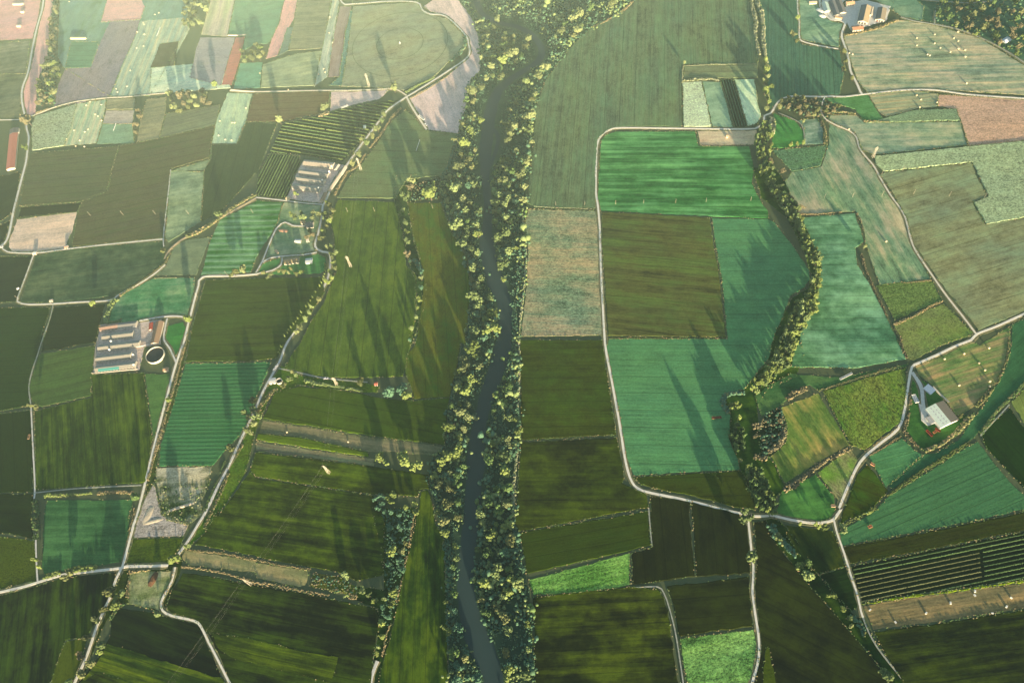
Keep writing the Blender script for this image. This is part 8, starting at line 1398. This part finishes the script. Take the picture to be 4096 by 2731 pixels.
def along(p, step):
    out = []
    for i in range(len(p)-1):
        a, b = Vector(p[i][:2]), Vector(p[i+1][:2]); L = (b-a).length; k = max(1, int(L/step))
        nr = Vector((-(b-a).y, (b-a).x)).normalized()
        for j in range(k): out.append((a.lerp(b, j/k), nr))
    return out
for nm, tone, w, h, lb, p, cat in HEDGES:
    P = along(p, .55 if h < 1.9 else .75); C = []; Rr = []
    gap = random.uniform(0, 9)
    for i, (q, nr) in enumerate(P):
        s = math.sin(i*.055+gap)*.5 + math.sin(i*.021+2*gap)*.5
        if s < -.72 and h < 2: continue
        ww = w*(.75+.3*s)
        for _ in range(2 if w > 4 else 1):
            c = q + nr*random.uniform(-.42, .42)*ww
            rr = h*random.uniform(.3, .62)*(1+.2*s)
            C.append((c.x, c.y, rr*.75*random.uniform(.5, 1.25))); Rr.append(rr)
    ico = ICO1
    V, F = clumps(C, Rr, .95, .28, ico, 4, .34)
    mats = [LEAF[tone], LEAF[{'tan': 'olive', 'cream': 'pale', 'olive': 'tan', 'brown': 'tan', 'palegreen': 'bright'}.get(tone, 'olive')]]
    m_ = (rng.random(len(C)) < .22).astype(int)
    mi = np.concatenate([np.repeat(m_, 20), np.repeat(np.repeat(m_, 4), 2)])
    me = fast_mesh(nm, V, F, mi)
    if cat: link(nm, me, mats, None, lb, cat)
    else: link(nm, me, mats, None, lb, None, None, 'stuff')

# ragged grass along the edges of the fields
E = []
for f in FIELDS:
    p = f[1]
    for i in range(len(p)):
        a, b = Vector(p[i]), Vector(p[(i+1) % len(p)]); L = (b-a).length
        dens = random.choice((.12, .25, .5, .7))
        for _ in range(int(L*dens)):
            q = a.lerp(b, random.random()); E.append((q.x+random.uniform(-1, 1), q.y+random.uniform(-1, 1)))
E = np.array([q for q in E if river_dist(*q) > 2])
er = rng.uniform(.25, .75, len(E)); V, F = clumps(np.column_stack([E, er*.5+f[4]*0+.3]), er, .9, .3, ICO1, 0)
link('margin_grass', fast_mesh('margin_grass', V, F, np.repeat(rng.choice([0, 0, 1, 2], len(E)), 20)), [LEAF['green'], LEAF['olive'], LEAF['tan']], kind='stuff')

# fruit rows, vegetable rows
for nm, lb, gp, tone, r, h, rows in CROPROWS:
    for (x0, y0, x1, y1) in rows:
        L = math.hypot(x1-x0, y1-y0); n = max(2, int(L/(r*1.05))); t = (np.arange(n)+rng.uniform(-.25, .25, n))/n
        keep = rng.random(n) > .02; t = t[keep]
        C = np.column_stack([x0+(x1-x0)*t+rng.normal(0, .12, len(t)), y0+(y1-y0)*t+rng.normal(0, .12, len(t)), np.full(len(t), h*.55)])
        V, F = clumps(C, r*rng.uniform(.75, 1.15, len(t)), h/r*.5, .25, ICO1, 4, .3)
        link(nm, fast_mesh(nm, V, F), LEAF[tone], None, lb, 'crop row', gp)

# loose scrub on the rough plots
for lb, nm, tones, poly, cnt, rr in SCRUB:
    xs = [q[0] for q in poly]; ys = [q[1] for q in poly]; C = []
    while len(C) < cnt:
        x, y = random.uniform(min(xs), max(xs)), random.uniform(min(ys), max(ys))
        if in_poly(poly, x, y): C.append((x, y, random.uniform(.1, .5)))
    C = np.array(C); R_ = rng.uniform(rr*.4, rr*1.3, len(C)); C[:, 2] += R_*.3
    V, F = clumps(C, R_, .75, .3, ICO1, 3, .35); m_ = rng.integers(0, len(tones), len(C))
    link(nm, fast_mesh(nm, V, F, np.concatenate([np.repeat(m_, 20), np.repeat(np.repeat(m_, 3), 2)])), [LEAF[t] for t in tones], None, lb, None, None, 'stuff')

# ------------------------------------------------------------------ buildings
_mc = {}
def cm(c, rough=.7):
    c = tuple(round(x, 3) for x in c)
    if c not in _mc: _mc[c] = plain('paint', c, rough, .14)
    return _mc[c]
DARK = plain('dark_opening', (.03, .03, .032)); WHITE = plain('white_metal', (.72, .72, .68)); CREAM = plain('cream_render', (.52, .48, .4))
GALV = plain('galvanised', (.45, .47, .47), .5); RUST = plain('rusty_red', (.32, .07, .035)); TYRE = plain('tyre', (.02, .02, .02)); ORANGE = plain('orange_paint', (.6, .22, .07))
GLASS = plain('glass', (.05, .06, .07), .15); TEAL = plain('teal_tarp', (.06, .24, .22)); CONC = plain('concrete', (.62, .58, .47)); WOOD = plain('weathered_wood', (.5, .44, .33))

def shed(nm, lb, cat, cx, cy, ang, L, Wd, eave, ridge, roofs, wall, opt=''):
    """gabled building: long side along local x, front (-y) toward the sun"""
    t = thing(nm, lb, cat, (cx, cy, 0), ang); a, b = L/2, Wd/2; wm = cm(wall)
    m = MB(); z0 = -.2
    m.add([(-a,-b,z0),(a,-b,z0),(a,b,z0),(-a,b,z0),(-a,-b,eave),(a,-b,eave),(a,b,eave),(-a,b,eave),(-a,0,ridge),(a,0,ridge)],
          [(0,1,5,4),(2,3,7,6),(1,2,6,9,5),(3,0,4,8,7)])
    m.build('wall', wm, t)
    o, th = .45, .14; k = (ridge-eave)/b
    for s, rc in ((-1, roofs[0]), (1, roofs[1])):
        m = MB(); e = (s*(b+o), eave-k*o+.05); f = (0, ridge+.05)
        vs = [(-a-o, e[0], e[1]), (a+o, e[0], e[1]), (a+o, f[0], f[1]), (-a-o, f[0], f[1])]
        vs += [(x, y, z+th) for x, y, z in vs]
        fs = [(0,3,2,1),(4,5,6,7),(0,1,5,4),(1,2,6,5),(2,3,7,6),(3,0,4,7)]
        if s > 0: fs = [q[::-1] for q in fs]
        m.add(vs, fs)
        # corrugation ribs / tile courses
        n = max(3, int(L/2.2))
        for i in range(n):
            x = -a + L*(i+.5)/n
            m.add([(x-.09, e[0], e[1]+th), (x+.09, e[0], e[1]+th), (x+.09, f[0], f[1]+th), (x-.09, f[0], f[1]+th), (x-.09, e[0], e[1]+th+.07), (x+.09, e[0], e[1]+th+.07), (x+.09, f[0], f[1]+th+.07), (x-.09, f[0], f[1]+th+.07)],
                  [q[::-1] for q in [(0,3,2,1),(4,5,6,7),(0,1,5,4),(1,2,6,5),(2,3,7,6),(3,0,4,7)]] if s > 0 else [(0,3,2,1),(4,5,6,7),(0,1,5,4),(1,2,6,5),(2,3,7,6),(3,0,4,7)])
        r_ = m.build('roof', cm(rc), t)
        if 'skylight' in opt and s < 0:
            for i in range(6):
                for j in (.3, .62):
                    x = -a + L*(i+.6)/6.4; y = s*b*j; z = ridge - (ridge-eave)*j + .05 + th + .04
                    g = MB(); g.add([(x-.9, y-.55, z-k*.55+.06), (x+.9, y-.55, z-k*.55+.06), (x+.9, y+.55, z+k*.55+.06), (x-.9, y+.55, z+k*.55+.06)], [(0,1,2,3)]); g.build('skylight', GALV, r_)
    if 'vent' in opt:
        n = max(3, int(L/4.5))
        for i in range(n):
            x = -a+L*(i+.5)/n; m = MB(); m.box(x-.35, -.35, ridge+.1, x+.35, .35, ridge+.9); m.build('ridge_vent', CREAM, t)
    if 'window' in opt:
        n = max(2, int(L/4))
        for i in range(n):
            x = -a+L*(i+.5)/n; m = MB(); m.box(x-.9, -b-.05, eave*.45, x+.9, -b+.05, eave*.8); m.build('window', DARK, t)
    if 'gable' in opt:
        m = MB(); m.add([(a+.02,-b-.5,z0),(a+.4,-b-.5,z0),(a+.4,b+.5,z0),(a+.02,b+.5,z0),(a+.02,-b-.5,eave+.6),(a+.4,-b-.5,eave+.6),(a+.4,b+.5,eave+.6),(a+.02,b+.5,eave+.6),(a+.02,0,ridge+.8),(a+.4,0,ridge+.8)],
                        [(0,4,8,7,3)[::-1],(1,2,6,9,5),(0,1,5,4),(2,3,7,6),(4,5,9,8),(8,9,6,7)]); m.build('gable_wall', CREAM, t)
    if 'door' in opt:
        n = 3 if Wd > 9 else 1
        for i in range(n):
            y = (i-(n-1)/2)*Wd/n*.8; m = MB(); m.box(-a-.06, y-Wd/n*.26, 0, -a+.05, y+Wd/n*.26, eave*.85); m.build('door', DARK, t)
    if 'frontdoor' in opt:
        m = MB(); m.box(-1, -b-.06, 0, 1, -b+.04, min(eave*.85, 2.4)); m.build('door', DARK, t)
    if 'chimney' in opt:
        m = MB(); m.box(a*.4, .3, ridge-.4, a*.4+.7, 1, ridge+1.1); m.build('chimney', CREAM, t)
    if 'tarp' in opt:
        m = MB(); e = eave; kk = .2
        m.add([(-a*.85, -b-.5, e-k*.5+.3), (a*.2, -b-.5, e-k*.5+.3), (a*.2, -b*.25, ridge-(ridge-e)*.25+.3), (-a*.85, -b*.25, ridge-(ridge-e)*.25+.3)], [(0,1,2,3)])
        m.build('tarpaulin', TEAL, t)
    if 'annex' in opt:
        m = MB(); m.box(-a*.35, -b-5, -.2, a*.35, -b-.02, eave*.7); m.build('annex', cm((.42, .43, .42)), t)
    return t
for q in BUILDINGS: shed(*q)

def round_tank(nm, lb, cat, x, y, r, h, fill, wallc):
    t = thing(nm, lb, cat, (x, y, 0)); n = 64; V = []; F = []
    for i in range(n):
        a = 2*math.pi*i/n; c, s = math.cos(a), math.sin(a)
        V += [(r*c, r*s, -.2), (r*c, r*s, h), ((r-.45)*c, (r-.45)*s, h), ((r-.45)*c, (r-.45)*s, .4)]
        j = 4*((i+1) % n); k = 4*i
        F += [(k, j, j+1, k+1), (k+1, j+1, j+2, k+2), (k+2, j+2, j+3, k+3)]
    link('tank_wall', mesh('tank_wall', V, F), cm(wallc), t)
    V = [((r-.44)*math.cos(2*math.pi*i/n), (r-.44)*math.sin(2*math.pi*i/n), fill) for i in range(n)]
    link('tank_contents', mesh('slurry', V, [tuple(range(n))]), speckle_mat('slurry', (.012, .016, .02), (.04, .04, .035), .25, .2, .35, .3), t)
    m = MB()
    for i in range(16):
        a = 2*math.pi*i/16; m.box(r*math.cos(a)-.12, r*math.sin(a)-.12, 0, r*math.cos(a)+.12, r*math.sin(a)+.12, h+.05)
    m.build('stave', CONC, t)
    return t
for q in TANKS: round_tank(*q)

def silo(lb, x, y, gp):
    t = thing('feed_silo', lb, 'silo', (x, y, 0), 0, gp)
    m = MB(); m.tube((0,0,1.6), (0,0,5), 1.25, 1.25, 16); m.tube((0,0,5), (0,0,5.8), 1.25, .3, 16); m.tube((0,0,.6), (0,0,1.6), .3, 1.25, 16); m.build('hopper', WHITE, t)
    for i in range(4):
        a = .78+1.57*i; m = MB(); m.tube((1.1*math.cos(a), 1.1*math.sin(a), -.1), (1.1*math.cos(a), 1.1*math.sin(a), 1.8), .08, .08, 6); m.build('leg', GALV, t)
for q in SILOS: silo(*q)

def car(nm, lb, cat, x, y, rz, c, big=1.0):
    t = thing(nm, lb, cat, (x, y, .9), rz); t.scale = (big,)*3
    m = MB(); m.add([(-2.1,-.85,.35),(2.1,-.85,.35),(2.1,.85,.35),(-2.1,.85,.35),(-2.15,-.85,.85),(2.1,-.85,.75),(2.1,.85,.75),(-2.15,.85,.85)],[(0,3,2,1),(4,5,6,7),(0,1,5,4),(1,2,6,5),(2,3,7,6),(3,0,4,7)]); m.build('body', cm(c, .3), t)
    m = MB(); m.add([(-1.7,-.8,.83),(1.0,-.8,.8),(1.0,.8,.8),(-1.7,.8,.83),(-1.3,-.68,1.42),(.3,-.68,1.42),(.3,.68,1.42),(-1.3,.68,1.42)],[(0,1,5,4),(1,2,6,5),(2,3,7,6),(3,0,4,7)]); m.build('window', GLASS, t)
    m = MB(); m.box(-1.32,-.7,1.42,.32,.7,1.47); m.build('roof', cm(c, .3), t)
    for sx in (-1.3, 1.3):
        for sy in (-.8, .8):
            m = MB(); m.tube((sx, sy-.1, .32), (sx, sy+.1, .32), .32, .32, 12); m.build('wheel', TYRE, t)
for q in CARS: car(*q)

def trailer(nm, lb, cat, x, y, rz, L, Wd, H, c, z=.3):
    t = thing(nm, lb, cat, (x, y, z), rz)
    m = MB(); m.box(-L/2, -Wd/2, .7, L/2, Wd/2, .85)
    for a in ((-L/2, -Wd/2, L/2, -Wd/2+.1), (-L/2, Wd/2-.1, L/2, Wd/2), (-L/2, -Wd/2+.1, -L/2+.1, Wd/2-.1), (L/2-.1, -Wd/2+.1, L/2, Wd/2-.1)): m.box(a[0], a[1], .852, a[2], a[3], .85+H)
    m.build('bed', cm(c), t)
    m = MB(); m.tube((L/2, 0, .75), (L/2+1.4, 0, .5), .07, .05, 6); m.build('drawbar', GALV, t)
    for sy in (-Wd/2-.02, Wd/2+.02):
        for sx in ((-.5, .5) if L > 5 else (0,)):
            m = MB(); m.tube((sx, sy-.12, .42), (sx, sy+.12, .42), .42, .42, 12); m.build('wheel', TYRE, t)
for q in TRAILERS: trailer(*q)

# ------------------------------------------------------------------ bales, stacks, heap
STRAW = speckle_mat('straw', (.62, .53, .36), (.78, .68, .48), 2.0, .2, .9, .1)
WRAP = speckle_mat('bale_wrap', (.7, .7, .64), (.8, .8, .74), 2.0, 0, .5, .3)
def bale_mesh(rd=True):
    bm = bmesh.new()
    if rd: bmesh.ops.create_cone(bm, cap_ends=True, segments=20, radius1=.8, radius2=.8, depth=1.3, matrix=Matrix.Rotation(R(90), 4, 'Y') @ Matrix.Identity(4))
    else:
        bmesh.ops.create_cube(bm, size=1.0); bmesh.ops.scale(bm, vec=(1.9, 1.2, 1.1), verts=bm.verts)
    bmesh.ops.bevel(bm, geom=[e for e in bm.edges if len(e.link_faces) == 2 and e.calc_face_angle() > .8], offset=.12, segments=2, affect='EDGES')
    bmesh.ops.translate(bm, vec=(0, 0, .78 if rd else .55), verts=bm.verts)
    me = bpy.data.meshes.new('bale'); bm.to_mesh(me); bm.free(); return me
BR, BS = bale_mesh(True), bale_mesh(False); BR.materials.append(STRAW); BS.materials.append(WRAP)
for lb, gp, sq, s, x, y, z in BALES:
    o = link('square_bale' if sq else 'straw_bale', BS if sq else BR, (), None, lb, 'bale', gp)
    o.location = (x, y, z); o.rotation_euler = (0, 0, random.uniform(0, 3.14)); o.scale = (s,)*3
for lb, x, y, rz, L, Wd, H in STACKS:
    t = thing('straw_stack', lb, 'straw stack', (x, y, .1), rz); n = max(3, int(L/2.4))
    for j in range(2):
        for i in range(n):
            m = MB(); m.box(-L/2+L*i/n+.04, -Wd/2+.2*j, H/2*j, -L/2+L*(i+1)/n-.04, Wd/2-.2*j, H/2*(j+1)-.04); m.build('straw_block', STRAW, t)
def heap(nm, lb, cat, x, y, rz, L, Wd, H, mat):
    n, k = 26, 8; V = []; F = []
    for j in range(k):
        f = j/(k-1); s = 1-f*.75
        for i in range(n):
            a = 2*math.pi*i/n; w = 1+random.uniform(-.09, .09); e = .7
            c_, s_ = math.cos(a), math.sin(a)
            V.append((math.copysign(abs(c_)**e, c_)*L/2*s*w, math.copysign(abs(s_)**e, s_)*Wd/2*s*w, H*(1-(1-f)**1.7)*random.uniform(.88, 1.06)-.1))
        if j: F += [((j-1)*n+i, (j-1)*n+(i+1) % n, j*n+(i+1) % n, j*n+i) for i in range(n)]
    F.append(tuple((k-1)*n+i for i in range(n)))
    o = link(nm, mesh(nm, V, F), mat, None, lb, cat); o.location = (x, y, .1); o.rotation_euler = (0, 0, rz)
HEAPM = {'dung': speckle_mat('dung', (.085, .045, .025), (.15, .085, .045), 1.2, .5), 'sand': speckle_mat('sand', (.5, .42, .3), (.62, .55, .42), .8, .4), 'rubble': speckle_mat('rubble', (.42, .2, .11), (.55, .36, .24), 2.0, .5), 'wrap': WRAP}
for q in HEAPS: heap(*q[:-1], HEAPM[q[-1]])

# ------------------------------------------------------------------ poles, pylons, wires
for lb, gp, x, y, h, rz in POLES:
    t = thing('utility_pole', lb, 'utility pole', (x, y, 0), rz, gp)
    m = MB(); m.tube((0,0,-.3), (0,0,h), .15, .1, 8); m.build('post', WOOD, t)
    m = MB(); m.box(-.9, -.08, h-.75, .9, .08, h-.55); m.build('crossarm', WOOD, t)
    for sx in (-.8, 0, .8):
        m = MB(); m.tube((sx, 0, h-.54), (sx, 0, h-.2), .07, .05, 6); m.build('insulator', WHITE, t)
PYM = plain('pale_pylon', (.66, .61, .48))
ARM = {}
for lb, x, y, h, rz in PYLONS:
    t = thing('power_pylon', lb, 'pylon', (x, y, 0), rz)
    m = MB(); w0, w1 = 1.5, .38
    cor = [(1,1),(1,-1),(-1,-1),(-1,1)]; hb_ = h*.88
    for sx, sy in cor: m.tube((sx*w0, sy*w0, -.3), (sx*w1, sy*w1, hb_), .1, .08, 5); m.tube((sx*w1, sy*w1, hb_), (0, 0, h), .08, .06, 5)
    n = 9
    for i in range(n):
        f0, f1 = i/n, (i+1)/n; a0, a1 = w0+(w1-w0)*f0, w0+(w1-w0)*f1
        for c in range(4):
            p, q = cor[c], cor[(c+1) % 4]
            m.tube((p[0]*a0, p[1]*a0, hb_*f0), (q[0]*a1, q[1]*a1, hb_*f1), .04, .04, 4); m.tube((q[0]*a0, q[1]*a0, hb_*f0), (p[0]*a1, p[1]*a1, hb_*f1), .04, .04, 4)
    m.build('lattice_tower', PYM, t); tips = []
    for zz, ln in ((h*.9, 2.3), (h*.8, 2.9), (h*.7, 2.3)):
        for s in (-1, 1):
            a = MB(); a.tube((s*.3, .3, zz), (s*ln, 0, zz+.1), .1, .07, 5); a.tube((s*.3, -.3, zz), (s*ln, 0, zz+.1), .1, .07, 5); a.tube((s*.3, 0, zz+.9), (s*ln, 0, zz+.1), .08, .07, 5)
            A = a.build('cross_arm', PYM, t)
            i_ = MB(); i_.tube((s*ln, 0, zz+.05), (s*ln, 0, zz-1.1), .09, .09, 6); i_.build('insulator', GLASS, A)
            tips.append(Matrix.Rotation(rz, 4, 'Z') @ Vector((s*ln, 0, zz-1.1)) + Vector((x, y, 0)))
    ARM[lb] = tips
WIRE = plain('wire', (.55, .55, .5), .4)
for a, b, lb in SPANS:
    t = thing('power_line', lb, 'power line', (0, 0, 0))
    A, B = ARM[a], ARM[b]
    if (A[0]-B[0]).length > (A[0]-B[1]).length: B = [B[1], B[0], B[3], B[2], B[5], B[4]]
    for p, q in list(zip(A, B))[:4]:
        m = MB(); prev = p; L = (p-q).length
        for i in range(1, 15):
            f = i/14; c = p.lerp(q, f) - Vector((0, 0, 4*f*(1-f)*L*.022)); m.tube(prev, c, .011, .011, 4); prev = c
        m.build('wire', WIRE, t)

# ------------------------------------------------------------------ pivot irrigator hub, pipes, walls
t = thing('irrigation_pivot', 'small white irrigation hub in the middle of the ringed field', 'irrigator', (PIV[0], PIV[1], .3))
m = MB(); m.box(-1.5,-1.5,0,1.5,1.5,.4); m.build('base', CONC, t)
m = MB(); m.tube((0,0,.4), (0,0,4), .35, .25, 10); m.build('riser', GALV, t)
m = MB(); m.box(-.8,.5,.4,.8,1.4,2.2); m.build('control_cabinet', WHITE, t)
for nm, lb, cat, x0, y0, x1, y1, r, z, mt in PIPES:
    m = MB(); n = max(2, int(math.hypot(x1-x0, y1-y0)/6))
    for i in range(n):
        p = (x0+(x1-x0)*i/n, y0+(y1-y0)*i/n, z); q = (x0+(x1-x0)*(i+1)/n, y0+(y1-y0)*(i+1)/n, z)
        m.tube(p, q, r, r, 6); m.tube(q, (q[0], q[1], z+r*1.2), r*1.3, r*1.3, 6)
    m.build(nm, {'white': WHITE, 'galv': GALV, 'conc': CONC, 'dark': DARK}[mt], None, label=lb, cat=cat)
def low_wall(nm, lb, cat, pts, h, w, mt):
    m = MB()
    for i in range(len(pts)-1):
        a, b = Vector(pts[i]), Vector(pts[i+1]); n_ = Vector((-(b-a).y, (b-a).x)).normalized()*w/2
        v = [a-n_, b-n_, b+n_, a+n_]; m.add([(q.x, q.y, -.2) for q in v]+[(q.x, q.y, h) for q in v], [(0,3,2,1),(4,5,6,7),(0,1,5,4),(1,2,6,5),(2,3,7,6),(3,0,4,7)])
    m.build(nm, {'white': WHITE, 'galv': GALV, 'conc': CONC, 'dark': DARK, 'cream': CREAM}[mt], None, label=lb, cat=cat)
for q in WALLS: low_wall(*q)

# ------------------------------------------------------------------ light, air, camera
SUN_EL, SUN_AZ = R(SUN[0]), R(SUN[1])           # azimuth measured from +y clockwise
d = Vector((math.sin(SUN_AZ)*math.cos(SUN_EL), math.cos(SUN_AZ)*math.cos(SUN_EL), math.sin(SUN_EL)))
sl = bpy.data.lights.new('sun', 'SUN'); sl.energy = SUN[2]; sl.angle = R(.8); sl.color = SUN[3]
so = bpy.data.objects.new('sun', sl); COL.objects.link(so); so.rotation_euler = d.to_track_quat('Z', 'Y').to_euler()
w = bpy.data.worlds.new('World'); sc.world = w; w.use_nodes = True; nt = w.node_tree
sky = nt.nodes.new('ShaderNodeTexSky'); sky.sky_type = 'NISHITA'; sky.sun_disc = False
sky.sun_elevation = SUN_EL; sky.sun_rotation = SUN_AZ; sky.altitude = 200
nt.links.new(sky.outputs[0], nt.nodes['Background'].inputs[0]); nt.nodes['Background'].inputs[1].default_value = SKY
if HAZE[0] > 0:
    hb = MB(); hb.box(X0-20, Y0-20, -1, X1+20, Y1+20, 830)
    hm = bpy.data.materials.new('air'); hm.use_nodes = True; nt = hm.node_tree; nt.nodes.clear()
    out = nt.nodes.new('ShaderNodeOutputMaterial'); pv = nt.nodes.new('ShaderNodeVolumePrincipled')
    pv.inputs['Color'].default_value = (*HAZE[1], 1); pv.inputs['Density'].default_value = HAZE[0]; pv.inputs['Anisotropy'].default_value = HAZE[2]
    nt.links.new(pv.outputs[0], out.inputs['Volume'])
    hb.build('haze', hm, kind='stuff')
cam = bpy.data.cameras.new('camera'); co = bpy.data.objects.new('camera', cam); COL.objects.link(co)
cam.sensor_width = 36; cam.lens = 26.173; cam.clip_start = 1; cam.clip_end = 12000
co.matrix_world = Matrix(CAM)
sc.camera = co
sc.view_settings.view_transform = 'Standard'; sc.view_settings.look = 'None'; sc.view_settings.exposure = EXPO; sc.view_settings.gamma = 1
sc.render.engine = 'CYCLES'; sc.cycles.max_bounces = 4; sc.cycles.volume_bounces = 1; sc.cycles.use_denoising = DENOISE
